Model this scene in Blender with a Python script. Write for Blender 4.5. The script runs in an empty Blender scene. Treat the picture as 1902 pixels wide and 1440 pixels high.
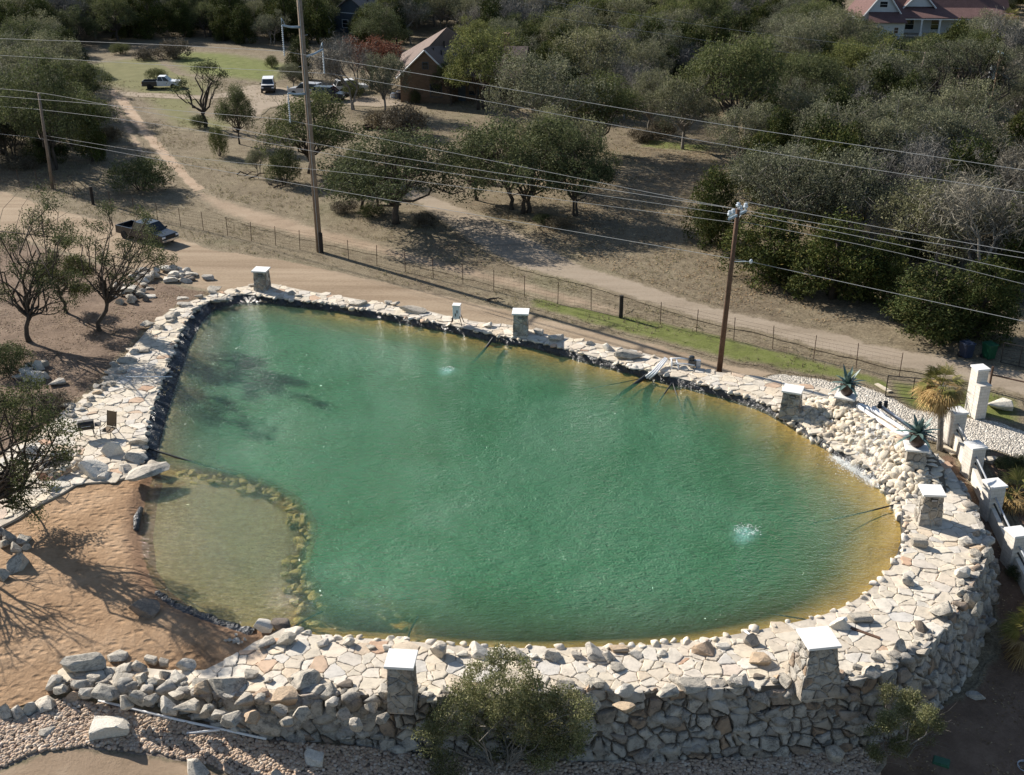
import bpy, bmesh, math, random
import numpy as np
from mathutils import Vector, Matrix, noise
from mathutils.geometry import delaunay_2d_cdt
random.seed(7)
RNG = np.random.default_rng(7)
R = math.radians
SC = bpy.context.scene
COL = SC.collection

# ------------------------------------------------------------------ camera, sky, sun, exposure
FOC, PITCH, CH = 2197.0, R(24.7), 31.4
cam_d = bpy.data.cameras.new('camera')
cam_d.sensor_width = 36.0
cam_d.lens = 36.0 * FOC / 1902.0
cam_d.clip_start = 0.5
cam_d.clip_end = 6000
cam = bpy.data.objects.new('camera', cam_d)
COL.objects.link(cam)
cam.location = (0, 0, CH)
cam.rotation_euler = (R(90) - PITCH, 0, 0)
SC.camera = cam

SUN_EL = R(29.0)
SUN_DIR = Vector((-0.774 * math.cos(SUN_EL), 0.633 * math.cos(SUN_EL), math.sin(SUN_EL)))
w = bpy.data.worlds.new('World')
SC.world = w
w.use_nodes = True
nt = w.node_tree
for n in list(nt.nodes):
    nt.nodes.remove(n)
sky = nt.nodes.new('ShaderNodeTexSky')
sky.sky_type = 'NISHITA'
sky.sun_disc = False
sky.sun_elevation = SUN_EL
sky.sun_rotation = math.atan2(SUN_DIR.x, SUN_DIR.y)
sky.air_density = 1.0
sky.dust_density = 0.6
bg = nt.nodes.new('ShaderNodeBackground')
bg.inputs['Strength'].default_value = 0.072
wo = nt.nodes.new('ShaderNodeOutputWorld')
nt.links.new(sky.outputs[0], bg.inputs[0])
nt.links.new(bg.outputs[0], wo.inputs[0])
sl = bpy.data.lights.new('sun', 'SUN')
sl.energy = 5.0
sl.angle = R(0.53)
sl.color = (1.0, 0.93, 0.83)
so = bpy.data.objects.new('sun', sl)
so.rotation_euler = (-SUN_DIR).to_track_quat('-Z', 'Y').to_euler()
so.location = (-60, 120, 80)
COL.objects.link(so)
SC.view_settings.view_transform = 'Standard'
SC.view_settings.look = 'None'
SC.view_settings.gamma = 1
SC.view_settings.exposure = 0.82
SC.cycles.max_bounces = 6
SC.cycles.transparent_max_bounces = 8
SC.cycles.caustics_reflective = False
SC.cycles.caustics_refractive = False

# ------------------------------------------------------------------ pixel -> place helpers (photo pixels)
def ray(px, py):
    u = (px - 951) / FOC
    v = (720 - py) / FOC
    return np.array([u, math.cos(PITCH) + v * math.sin(PITCH), -math.sin(PITCH) + v * math.cos(PITCH)])
def P(px, py, z=0.0):
    d = ray(px, py)
    t = (z - CH) / d[2]
    return np.array([0, 0, CH]) + d * t
def at_y(px, py, Y):
    d = ray(px, py)
    return np.array([0, 0, CH]) + d * (Y / d[1])
def m_per_px(p):
    dep = p[1] * math.cos(PITCH) + (CH - p[2]) * math.sin(PITCH)
    return dep / FOC
def sstep(a, b, x):
    t = np.clip((np.asarray(x, float) - a) / (b - a), 0, 1)
    return t * t * (3 - 2 * t)

# terrain heights, a smooth surface through surveyed points
TC = [(0,1290,-.5),(110,1300,-.5),(200,1310,-.6),(300,1330,-1.05),(420,1350,-1.2),(500,1372,-1.35),(690,1385,-1.85),(900,1405,-2.35),
      (1100,1412,-2.7),(1290,1408,-2.75),(1490,1390,-2.8),(1590,1375,-2.75),(1740,1325,-2.75),(1850,1250,-2.75),(1868,1180,-2.5),(1862,1060,-1.7),
      (1800,930,-1.0),(1770,860,-.7),(1745,830,-.5),(1850,830,-.5),(1902,760,-.2),(1650,760,-.2),(1780,770,-.35),
      (0,1440,-.8),(250,1440,-1.1),(600,1440,-1.7),(900,1440,-2.4),(1200,1440,-2.8),(1600,1440,-2.95),(1900,1440,-3.1),(1900,1300,-2.9),(1960,1150,-2.4),(1960,1000,-1.5),
      (200,1000,.22),(100,1150,.05),(250,1200,-.02),(440,1180,.16),(30,1240,-.25),(300,1060,.1),(290,1130,.1),(30,1000,.2),(100,950,.25),
      (200,700,.2),(50,780,.25),(100,640,.2),(0,900,.25),(-150,1000,.2),(-150,1300,-.4)]
cp = [P(*c) for c in TC]
for x in range(-120, 121, 20):
    for y in (72, 90, 110, 140, 180, 240, 320):
        if y == 72 and x < -15: continue
        if y == 72 and x > 15: continue
        cp.append(np.array([x, y, 0.0]))
for x, y, z in ((-60,30,-.6),(60,30,-3),(-30,10,-1.2),(0,10,-2.4),(30,10,-3.2),(-60,60,.1),(60,60,-.6),(45,50,-1.6),(-60,0,-.8),(60,0,-3),(-10,75,0.1),(8,74,0.05),(24,70,0)):
    cp.append(np.array([x, y, z], float))
cp = np.array(cp)
_A = np.linalg.norm(cp[:, None, :2] - cp[None, :, :2], axis=2)
_A = np.sqrt(_A ** 2 + 4.0) + np.eye(len(cp)) * -0.4
_M = np.zeros((len(cp) + 1, len(cp) + 1))
_M[:-1, :-1] = _A; _M[:-1, -1] = 1; _M[-1, :-1] = 1
_W = np.linalg.solve(_M, np.append(cp[:, 2], 0))
def tz(x, y):
    x = np.atleast_1d(np.asarray(x, float)); y = np.atleast_1d(np.asarray(y, float))
    out = np.empty(len(x))
    for i in range(0, len(x), 20000):
        d = np.sqrt((x[i:i+20000, None] - cp[None, :, 0]) ** 2 + (y[i:i+20000, None] - cp[None, :, 1]) ** 2 + 4.0)
        out[i:i+20000] = d @ _W[:-1] + _W[-1]
    far = sstep(260, 330, np.hypot(x, y))
    out = out * (1 - far)
    return out
def tz1(x, y):
    return float(tz([x], [y])[0])
def PT(px, py, dz=0.0):
    z = 0.0
    for _ in range(6):
        p = P(px, py, z); z = tz1(p[0], p[1]) + dz
    return P(px, py, z)
def deckz(x, y):
    return 0.42 - 0.62 * float(sstep(-9, -17, x)) * (1.0 if y < 46 else 0.0)
def PD(px, py, dz=0.0):
    z = 0.42
    for _ in range(4):
        p = P(px, py, z); z = deckz(p[0], p[1]) + dz
    return P(px, py, z)

# ------------------------------------------------------------------ materials
def new_mat(name):
    m = bpy.data.materials.new(name)
    m.use_nodes = True
    n = m.node_tree
    for x in list(n.nodes): n.nodes.remove(x)
    return m, n
def N(n, t, **kw):
    x = n.nodes.new(t)
    for k, v in kw.items():
        if k.startswith('i_'):
            x.inputs[k[2:].replace('_', ' ')].default_value = v
        else:
            setattr(x, k, v)
    return x
def ramp(n, fac, stops, interp='LINEAR'):
    r = n.nodes.new('ShaderNodeValToRGB')
    r.color_ramp.interpolation = interp
    while len(r.color_ramp.elements) < len(stops): r.color_ramp.elements.new(0.5)
    for e, (p, c) in zip(r.color_ramp.elements, stops):
        e.position = p
        e.color = (*c, 1) if len(c) == 3 else c
    n.links.new(fac, r.inputs[0])
    return r.outputs[0]
def mixc(n, fac, a, b, mode='MIX'):
    x = n.nodes.new('ShaderNodeMix'); x.data_type = 'RGBA'; x.blend_type = mode
    for s, v in ((x.inputs[0], fac), (x.inputs[6], a), (x.inputs[7], b)):
        if hasattr(v, 'is_linked') or hasattr(v, 'links'): n.links.new(v, s)
        else: s.default_value = v if not isinstance(v, tuple) else ((*v, 1) if len(v) == 3 else v)
    return x.outputs[2]
def math_n(n, op, a, b=0.0, clamp=False):
    x = n.nodes.new('ShaderNodeMath'); x.operation = op; x.use_clamp = clamp
    for s, v in ((x.inputs[0], a), (x.inputs[1], b)):
        if hasattr(v, 'links'): n.links.new(v, s)
        else: s.default_value = v
    return x.outputs[0]
def noise_n(n, vec, scale, detail=4, rough=0.6, dist=0.0):
    x = N(n, 'ShaderNodeTexNoise'); x.inputs['Scale'].default_value = scale
    x.inputs['Detail'].default_value = detail; x.inputs['Roughness'].default_value = rough
    x.inputs['Distortion'].default_value = dist
    n.links.new(vec, x.inputs['Vector'])
    return x.outputs['Fac']
def bump_n(n, h, strength, dist=0.1):
    b = N(n, 'ShaderNodeBump'); b.inputs['Strength'].default_value = strength; b.inputs['Distance'].default_value = dist
    n.links.new(h, b.inputs['Height'])
    return b.outputs[0]
def finish(n, col, rough=0.8, normal=None, metal=0.0, spec=0.3):
    b = N(n, 'ShaderNodeBsdfPrincipled')
    if hasattr(col, 'links'): n.links.new(col, b.inputs['Base Color'])
    else: b.inputs['Base Color'].default_value = (*col, 1)
    if hasattr(rough, 'links'): n.links.new(rough, b.inputs['Roughness'])
    else: b.inputs['Roughness'].default_value = rough
    b.inputs['Metallic'].default_value = metal
    b.inputs['Specular IOR Level'].default_value = spec
    if normal is not None: n.links.new(normal, b.inputs['Normal'])
    o = N(n, 'ShaderNodeOutputMaterial')
    n.links.new(b.outputs[0], o.inputs[0])
def wpos(n):
    return N(n, 'ShaderNodeNewGeometry').outputs['Position']
def opos(n):
    return N(n, 'ShaderNodeTexCoord').outputs['Object']
def simple(name, col, rough=0.7, metal=0.0, var=0.25, scale=3.0, spec=0.35, bump=0.0):
    m, n = new_mat(name)
    v = opos(n)
    f = noise_n(n, v, scale, 5, 0.65)
    lo = tuple(c * (1 - var) for c in col); hi = tuple(min(1, c * (1 + var)) for c in col)
    c = ramp(n, f, [(0.3, lo), (0.7, hi)])
    nb = bump_n(n, noise_n(n, v, scale * 6, 4), bump, 0.05) if bump else None
    finish(n, c, rough, nb, metal, spec)
    return m

def ground_colour(n):
    """colour of the dry winter pasture: straw, brown litter, olive tufts"""
    p = wpos(n)
    a = noise_n(n, p, 0.09, 5, 0.6, 0.4)
    b = noise_n(n, p, 0.9, 6, 0.7)
    c = noise_n(n, p, 7.0, 4, 0.75)
    c1 = ramp(n, a, [(0.32, (0.135, 0.102, 0.070)), (0.46, (0.195, 0.158, 0.105)), (0.56, (0.225, 0.185, 0.125)), (0.68, (0.150, 0.145, 0.080))])
    c2 = ramp(n, b, [(0.30, (0.085, 0.062, 0.044)), (0.46, (0.18, 0.148, 0.102)), (0.72, (0.30, 0.255, 0.18))])
    m1 = mixc(n, 0.55, c1, c2)
    c3 = ramp(n, c, [(0.32, (0.40, 0.39, 0.36)), (0.52, (1.0, 1.0, 1.0)), (0.72, (1.6, 1.55, 1.45))])
    col = mixc(n, 0.85, m1, c3, 'MULTIPLY')
    h = math_n(n, 'ADD', math_n(n, 'MULTIPLY', b, 0.6), math_n(n, 'MULTIPLY', c, 0.5))
    return col, h
def m_ground():
    m, n = new_mat('pasture')
    c, h = ground_colour(n)
    finish(n, c, 0.95, bump_n(n, h, 0.9, 0.12), spec=0.1)
    return m
def m_overlay(name, stops, s1, s2, spec=0.15, bump=0.6, bd=0.06, streak=None, speck=None, hard=False, sharp=6.0):
    """a surface laid over the pasture whose ragged border thins out into it"""
    m, n = new_mat(name)
    p = wpos(n)
    g, gh = ground_colour(n)
    v = p
    if streak:
        mp = N(n, 'ShaderNodeMapping'); n.links.new(p, mp.inputs['Vector'])
        mp.inputs['Rotation'].default_value = (0, 0, streak[0]); mp.inputs['Scale'].default_value = (streak[1], 1, 1)
        v = mp.outputs[0]
    a = noise_n(n, v, s1, 5, 0.65, 0.3)
    b = noise_n(n, p, s2, 5, 0.75)
    f = math_n(n, 'ADD', math_n(n, 'MULTIPLY', a, 0.65), math_n(n, 'MULTIPLY', b, 0.35))
    c = ramp(n, f, stops)
    h = b
    if speck:
        vo = N(n, 'ShaderNodeTexVoronoi'); vo.inputs['Scale'].default_value = speck[0]; n.links.new(p, vo.inputs['Vector'])
        cc = ramp(n, N(n, 'ShaderNodeSeparateColor').outputs[0], [(0, (1, 1, 1)), (1, (1, 1, 1))])
        sep = n.nodes[-2] if False else None
        sp = N(n, 'ShaderNodeSeparateColor'); n.links.new(vo.outputs['Color'], sp.inputs[0])
        k = ramp(n, sp.outputs[0], [(0, tuple([1 - speck[1]] * 3)), (1, tuple([1 + speck[1]] * 3))])
        c = mixc(n, 1.0, c, k, 'MULTIPLY')
        h = math_n(n, 'ADD', math_n(n, 'MULTIPLY', vo.outputs['Distance'], -1.2), math_n(n, 'MULTIPLY', b, 0.4))
    if not hard:
        at = N(n, 'ShaderNodeAttribute', attribute_name='edge')
        e = math_n(n, 'ADD', at.outputs['Fac'], math_n(n, 'MULTIPLY', math_n(n, 'SUBTRACT', noise_n(n, p, 1.3, 6, 0.75), 0.5), 1.3))
        e = math_n(n, 'MULTIPLY', math_n(n, 'SUBTRACT', e, 0.22), sharp * 0.6, True)
        c = mixc(n, e, g, c)
    finish(n, c, 0.95, bump_n(n, h, bump, bd), spec=spec)
    return m

M = {}
M['ground'] = m_ground()
M['dirt'] = m_overlay('packed_dirt', [(0.30, (0.18, 0.130, 0.085)), (0.45, (0.265, 0.198, 0.134)), (0.56, (0.33, 0.255, 0.178)), (0.72, (0.40, 0.32, 0.235))], 0.5, 5.0, streak=(R(37.2), 0.08))
M['track'] = m_overlay('sandy_track', [(0.3, (0.26, 0.185, 0.125)), (0.5, (0.37, 0.275, 0.195)), (0.7, (0.44, 0.345, 0.26))], 0.5, 5.0, sharp=9.0)
M['drive'] = m_overlay('caliche_drive', [(0.3, (0.20, 0.16, 0.115)), (0.5, (0.30, 0.245, 0.185)), (0.7, (0.36, 0.30, 0.235))], 0.5, 6.0, streak=(R(25), 0.15))
M['drive2'] = m_overlay('worn_track', [(0.3, (0.20, 0.145, 0.10)), (0.5, (0.31, 0.235, 0.165)), (0.7, (0.38, 0.30, 0.22))], 0.5, 5.0, sharp=3.0)
M['litter'] = m_overlay('leaf_litter_soil', [(0.3, (0.095, 0.066, 0.047)), (0.5, (0.18, 0.128, 0.092)), (0.7, (0.27, 0.20, 0.147))], 0.6, 6.0, bump=0.9)
M['brownsoil'] = m_overlay('dark_brown_soil', [(0.3, (0.10, 0.066, 0.046)), (0.5, (0.175, 0.116, 0.081)), (0.7, (0.26, 0.178, 0.125))], 0.7, 7.0, bump=0.9)
M['grass'] = m_overlay('green_grass', [(0.3, (0.085, 0.090, 0.035)), (0.48, (0.130, 0.150, 0.040)), (0.7, (0.20, 0.205, 0.085))], 0.8, 8.0, bump=0.9, sharp=2.2)
M['gravel'] = m_overlay('pale_gravel', [(0.3, (0.40, 0.36, 0.30)), (0.5, (0.52, 0.475, 0.41)), (0.7, (0.60, 0.56, 0.49))], 0.5, 6.0, speck=(11.0, 0.45), bump=0.9, bd=0.08)
def m_sand():
    m, n = new_mat('coarse_sand')
    p = wpos(n)
    a = noise_n(n, p, 0.35, 5, 0.6); b = noise_n(n, p, 4.0, 5, 0.7)
    c = ramp(n, math_n(n, 'ADD', math_n(n, 'MULTIPLY', a, 0.6), math_n(n, 'MULTIPLY', b, 0.4)), [(0.32, (0.22, 0.138, 0.080)), (0.5, (0.345, 0.228, 0.138)), (0.68, (0.43, 0.30, 0.195))])
    at = N(n, 'ShaderNodeAttribute', attribute_name='wet')
    c = mixc(n, at.outputs['Fac'], c, (0.20, 0.12, 0.075))
    vo = N(n, 'ShaderNodeTexVoronoi'); vo.inputs['Scale'].default_value = 2.2; vo.inputs['Randomness'].default_value = 1.0
    mp = N(n, 'ShaderNodeMapping'); mp.inputs['Scale'].default_value = (0.75, 1.2, 1); mp.inputs['Rotation'].default_value = (0, 0, 0.5)
    n.links.new(p, mp.inputs[0]); n.links.new(mp.outputs[0], vo.inputs['Vector'])
    pit = ramp(n, vo.outputs['Distance'], [(0.0, (0, 0, 0)), (0.42, (1, 1, 1))])
    h = math_n(n, 'ADD', math_n(n, 'MULTIPLY', pit, 0.8), math_n(n, 'MULTIPLY', b, 0.8))
    finish(n, c, 0.95, bump_n(n, h, 1.0, 0.10), spec=0.1)
    return m
M['sand'] = m_sand()
def stone_island(name, stops, dark=0.25, bump=0.6, lichen=0.5, scale=2.0):
    m, n = new_mat(name)
    v = wpos(n)
    rnd = N(n, 'ShaderNodeNewGeometry').outputs['Random Per Island']
    c = ramp(n, rnd, stops, 'LINEAR')
    a = noise_n(n, v, scale, 6, 0.7, 0.2); b = noise_n(n, v, scale * 6, 5, 0.75)
    c = mixc(n, 0.8, c, ramp(n, a, [(0.3, (1 - dark, 1 - dark, 1 - dark)), (0.6, (1.08, 1.08, 1.08))]), 'MULTIPLY')
    l = ramp(n, math_n(n, 'ADD', math_n(n, 'MULTIPLY', a, 0.5), math_n(n, 'MULTIPLY', b, 0.5)), [(0.40, (1, 1, 1)), (0.50, (0, 0, 0))])
    c = mixc(n, math_n(n, 'MULTIPLY', l, lichen), c, (0.115, 0.108, 0.098))
    finish(n, c, 0.9, bump_n(n, math_n(n, 'ADD', a, b), bump, 0.06), spec=0.15)
    return m
M['flag'] = stone_island('flagstone', [(0.0, (0.62, 0.555, 0.45)), (0.22, (0.55, 0.48, 0.385)), (0.40, (0.66, 0.61, 0.53)), (0.55, (0.62, 0.53, 0.42)), (0.68, (0.55, 0.52, 0.475)), (0.84, (0.68, 0.60, 0.47)), (0.95, (0.60, 0.50, 0.38)), (0.985, (0.48, 0.31, 0.21)), (1.0, (0.66, 0.60, 0.52))], 0.18, 0.4, 0.18)
M['wallstone'] = stone_island('wall_stone', [(0.0, (0.47, 0.43, 0.37)), (0.3, (0.37, 0.35, 0.315)), (0.5, (0.55, 0.51, 0.445)), (0.68, (0.35, 0.30, 0.24)), (0.86, (0.35, 0.335, 0.315)), (0.95, (0.35, 0.25, 0.17)), (1.0, (0.46, 0.44, 0.41))], 0.45, 0.9, 0.65)
M['fallstone'] = stone_island('waterfall_stone', [(0.0, (0.62, 0.545, 0.43)), (0.35, (0.57, 0.50, 0.40)), (0.6, (0.66, 0.60, 0.50)), (0.8, (0.55, 0.45, 0.33)), (1.0, (0.68, 0.63, 0.55))], 0.25, 0.7, 0.22)
M['pebble'] = stone_island('river_pebble', [(0.0, (0.40, 0.30, 0.22)), (0.3, (0.50, 0.385, 0.285)), (0.5, (0.32, 0.235, 0.175)), (0.7, (0.58, 0.48, 0.38)), (0.85, (0.42, 0.29, 0.21)), (1.0, (0.62, 0.54, 0.45))], 0.2, 0.2, 0.05)
M['mortar'] = simple('mortar', (0.50, 0.445, 0.37), 0.95, var=0.3, scale=1.2, spec=0.1, bump=0.5)
M['darkmortar'] = simple('dark_mortar', (0.135, 0.115, 0.095), 0.95, var=0.35, scale=1.2, spec=0.1, bump=0.5)
M['bedpebble'] = simple('pebble_bedding', (0.22, 0.175, 0.14), 0.95, var=0.4, scale=5, bump=0.8)
def m_rock(name, stops, lichen=0.6, lcol=(0.10, 0.097, 0.09)):
    m, n = new_mat(name)
    v = opos(n)
    oi = N(n, 'ShaderNodeObjectInfo')
    add = N(n, 'ShaderNodeVectorMath', operation='ADD'); n.links.new(v, add.inputs[0])
    cmb = N(n, 'ShaderNodeCombineXYZ')
    for i in range(3): n.links.new(math_n(n, 'MULTIPLY', oi.outputs['Random'], 13.0 + 7 * i), cmb.inputs[i])
    n.links.new(cmb.outputs[0], add.inputs[1]); v = add.outputs[0]
    c = ramp(n, oi.outputs['Random'], stops)
    a = noise_n(n, v, 1.6, 6, 0.7, 0.3); b = noise_n(n, v, 9.0, 5, 0.75)
    c = mixc(n, 0.8, c, ramp(n, b, [(0.3, (0.72, 0.71, 0.70)), (0.65, (1.12, 1.12, 1.12))]), 'MULTIPLY')
    l = ramp(n, math_n(n, 'ADD', math_n(n, 'MULTIPLY', a, 0.7), math_n(n, 'MULTIPLY', b, 0.3)), [(0.42, (1, 1, 1)), (0.52, (0, 0, 0))])
    c = mixc(n, math_n(n, 'MULTIPLY', l, lichen), c, lcol)
    finish(n, c, 0.9, bump_n(n, math_n(n, 'ADD', a, math_n(n, 'MULTIPLY', b, 0.6)), 0.7, 0.1), spec=0.15)
    return m
M['rock'] = m_rock('limestone', [(0.0, (0.58, 0.52, 0.43)), (0.4, (0.52, 0.475, 0.41)), (0.7, (0.63, 0.585, 0.51)), (1.0, (0.50, 0.44, 0.355))], 0.55)
M['rockgrey'] = m_rock('weathered_limestone', [(0.0, (0.44, 0.40, 0.335)), (0.5, (0.50, 0.46, 0.39)), (1.0, (0.42, 0.37, 0.305))], 0.7, (0.14, 0.135, 0.125))
M['rockwhite'] = m_rock('white_limestone', [(0.0, (0.66, 0.61, 0.52)), (0.5, (0.70, 0.655, 0.575)), (1.0, (0.62, 0.57, 0.49))], 0.18)
M['rockrust'] = m_rock('rusty_limestone', [(0.0, (0.50, 0.36, 0.25)), (0.5, (0.54, 0.42, 0.29)), (1.0, (0.46, 0.33, 0.24))], 0.4)
M['rocksub'] = m_rock('silted_rock', [(0.0, (0.58, 0.45, 0.17)), (0.5, (0.66, 0.53, 0.24)), (1.0, (0.48, 0.37, 0.13))], 0.6, (0.16, 0.13, 0.06))
M['rockdark'] = m_rock('dark_stained_rock', [(0.0, (0.21, 0.175, 0.145)), (1.0, (0.27, 0.22, 0.175))], 0.5)
M['white'] = simple('white_paint', (0.74, 0.73, 0.705), 0.6, var=0.10, scale=1.6, bump=0.1)
M['whitestucco'] = simple('white_stucco', (0.66, 0.61, 0.53), 0.85, var=0.16, scale=1.3, bump=0.3)
M['pvc'] = simple('white_pvc', (0.80, 0.80, 0.80), 0.35, var=0.05)
M['whiteblock'] = None
M['blackmetal'] = simple('black_metal', (0.030, 0.027, 0.025), 0.5, var=0.3)
M['rust'] = simple('rusty_steel', (0.095, 0.055, 0.038), 0.8, var=0.4, scale=6)
M['galv'] = simple('galvanised_steel', (0.42, 0.44, 0.47), 0.45, 0.5, var=0.15)
M['wire'] = simple('aluminium_wire', (0.30, 0.31, 0.32), 0.8, 0.0, var=0.1, spec=0.1)
M['woodpole'] = simple('weathered_pole', (0.215, 0.165, 0.125), 0.9, var=0.3, scale=2.5, bump=0.4)
M['brownpole'] = simple('treated_pole', (0.115, 0.065, 0.042), 0.9, var=0.3, scale=2.5, bump=0.4)
M['blackpole'] = simple('creosote_post', (0.030, 0.024, 0.020), 0.85, var=0.4, bump=0.4)
M['armblue'] = simple('grey_blue_steel', (0.27, 0.35, 0.43), 0.5, 0.2, var=0.1)
M['insul'] = simple('grey_insulator', (0.52, 0.57, 0.62), 0.3, var=0.1)
M['hose'] = simple('black_hose', (0.018, 0.02, 0.022), 0.5, var=0.2)
M['slate'] = simple('grey_slate', (0.20, 0.20, 0.19), 0.9, var=0.3)
M['fabric'] = simple('tan_sling_fabric', (0.165, 0.115, 0.07), 0.85, var=0.2)
M['brownframe'] = simple('brown_chair_frame', (0.05, 0.032, 0.022), 0.5, var=0.2)
M['woodslat'] = simple('chair_slats', (0.17, 0.085, 0.05), 0.7, var=0.25)
M['soot'] = simple('ash_and_soot', (0.03, 0.028, 0.026), 0.95, var=0.6, scale=8, bump=0.8)
M['pot'] = simple('dark_clay_pot', (0.045, 0.027, 0.020), 0.35, var=0.3)
M['agave'] = simple('agave_leaf', (0.105, 0.165, 0.150), 0.5, var=0.3)
M['greenlid'] = simple('green_plastic', (0.035, 0.115, 0.065), 0.5, var=0.2)
M['binblue'] = simple('blue_plastic', (0.018, 0.028, 0.055), 0.45, var=0.2)
M['bingreen'] = simple('bin_green_plastic', (0.008, 0.065, 0.032), 0.45, var=0.2)
M['pink'] = simple('plank', (0.55, 0.48, 0.37), 0.8, var=0.2)

# ------------------------------------------------------------------ scene graph helpers
def link(o): COL.objects.link(o); return o
def tag(o, label=None, cat=None, group=None, kind=None):
    if label: o['label'] = label
    if cat: o['category'] = cat
    if group: o['group'] = group
    if kind: o['kind'] = kind
    return o
def empty(name, loc, label, cat, group=None, rz=0.0, s=1.0):
    o = bpy.data.objects.new(name, None)
    o.empty_display_size = 0.3
    o.location = Vector([float(c) for c in loc]); o.rotation_euler = (0, 0, rz); o.scale = (s, s, s)
    link(o)
    return tag(o, label, cat, group)
def copy_tree(o, parent=None):
    c = o.copy(); link(c)
    if parent is not None: c.parent = parent
    for ch in list(o.children): copy_tree(ch, c)
    return c
class MB:
    def __init__(s): s.v = []; s.f = []; s.m = []
    def add(s, vs, fs, mi=0):
        k = len(s.v)
        s.v.extend([tuple(float(c) for c in a) for a in vs]); s.f.extend([tuple(i + k for i in f) for f in fs]); s.m.extend([mi] * len(fs))
    def box(s, c, d, rz=0.0, mi=0, taper=1.0, mat=None):
        x, y, z = d[0] / 2, d[1] / 2, d[2] / 2
        vs = [(-x, -y, -z), (x, -y, -z), (x, y, -z), (-x, y, -z), (-x * taper, -y * taper, z), (x * taper, -y * taper, z), (x * taper, y * taper, z), (-x * taper, y * taper, z)]
        Mx = Matrix.Translation(Vector([float(q) for q in c])) @ (mat if mat is not None else Matrix.Rotation(rz, 4, 'Z'))
        s.add([Mx @ Vector(v) for v in vs], [(3, 2, 1, 0), (4, 5, 6, 7), (0, 1, 5, 4), (1, 2, 6, 5), (2, 3, 7, 6), (3, 0, 4, 7)], mi)
    def tube(s, pts, rad, n=6, mi=0, cap=True):
        pts = [Vector([float(q) for q in p]) for p in pts]
        if not hasattr(rad, '__len__'): rad = [rad] * len(pts)
        k = len(s.v); ref = None
        for i, p in enumerate(pts):
            t = (pts[min(i + 1, len(pts) - 1)] - pts[max(i - 1, 0)])
            if t.length < 1e-9: t = Vector((0, 0, 1))
            t.normalize()
            if ref is None:
                ref = Vector((1, 0, 0)) if abs(t.x) < 0.8 else Vector((0, 1, 0))
            a = (ref - t * ref.dot(t)); a.normalize(); b = t.cross(a); ref = a
            for j in range(n):
                q = p + (a * math.cos(2 * math.pi * j / n) + b * math.sin(2 * math.pi * j / n)) * rad[i]
                s.v.append(tuple(q))
        for i in range(len(pts) - 1):
            for j in range(n):
                s.f.append((k + i * n + j, k + i * n + (j + 1) % n, k + (i + 1) * n + (j + 1) % n, k + (i + 1) * n + j)); s.m.append(mi)
        if cap:
            s.f.append(tuple(k + j for j in range(n))[::-1]); s.m.append(mi)
            e = k + (len(pts) - 1) * n
            s.f.append(tuple(e + j for j in range(n))); s.m.append(mi)
    def lathe(s, prof, n=14, c=(0, 0, 0), mi=0, close=True):
        k = len(s.v)
        for r, z in prof:
            for j in range(n):
                a = 2 * math.pi * j / n
                s.v.append((c[0] + r * math.cos(a), c[1] + r * math.sin(a), c[2] + z))
        for i in range(len(prof) - 1):
            for j in range(n):
                s.f.append((k + i * n + j, k + i * n + (j + 1) % n, k + (i + 1) * n + (j + 1) % n, k + (i + 1) * n + j)); s.m.append(mi)
        if close:
            s.f.append(tuple(k + j for j in range(n))[::-1]); s.m.append(mi)
            e = k + (len(prof) - 1) * n
            s.f.append(tuple(e + j for j in range(n))); s.m.append(mi)
    def prism(s, poly, axis, a, b, mi=0):
        """poly of (u, v); axis 'y' extrudes an xz outline along y, axis 'x' a yz outline along x"""
        k = len(poly)
        def q(p, t): return (p[0], t, p[1]) if axis == 'y' else (t, p[0], p[1])
        s.add([q(p, a) for p in poly] + [q(p, b) for p in poly],
              [tuple(range(k)), tuple(range(2 * k - 1, k - 1, -1))] + [(i, (i + 1) % k, k + (i + 1) % k, k + i)[::-1] for i in range(k)], mi)
    def build(s, name, mats, parent=None, smooth=False, bevel=0.0):
        me = bpy.data.meshes.new(name)
        me.from_pydata(s.v, [], s.f)
        if not isinstance(mats, (list, tuple)): mats = [mats]
        for m in mats: me.materials.append(m)
        if len(mats) > 1: me.polygons.foreach_set('material_index', s.m)
        bm = bmesh.new(); bm.from_mesh(me); bmesh.ops.recalc_face_normals(bm, faces=bm.faces)
        if bevel:
            bmesh.ops.bevel(bm, geom=list(bm.edges), offset=bevel, segments=2, affect='EDGES', profile=0.6)
        bm.to_mesh(me); bm.free()
        if smooth: me.polygons.foreach_set('use_smooth', [True] * len(me.polygons))
        o = bpy.data.objects.new(name, me)
        if parent is not None: o.parent = parent
        return link(o)
def mesh_np(name, V, F, mats, parent=None, mi=None, smooth=False):
    """fast mesh from arrays; F is (n, k)"""
    me = bpy.data.meshes.new(name)
    V = np.asarray(V, np.float32); F = np.asarray(F, np.int32)
    k = F.shape[1]
    me.vertices.add(len(V)); me.vertices.foreach_set('co', V.ravel())
    me.loops.add(F.size); me.loops.foreach_set('vertex_index', F.ravel())
    me.polygons.add(len(F)); me.polygons.foreach_set('loop_start', np.arange(0, F.size, k, dtype=np.int32))
    if not isinstance(mats, (list, tuple)): mats = [mats]
    for m in mats: me.materials.append(m)
    if mi is not None: me.polygons.foreach_set('material_index', np.asarray(mi, np.int32))
    if smooth: me.polygons.foreach_set('use_smooth', [True] * len(F))
    me.update(calc_edges=True); me.validate()
    o = bpy.data.objects.new(name, me)
    if parent is not None: o.parent = parent
    return link(o)
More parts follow.
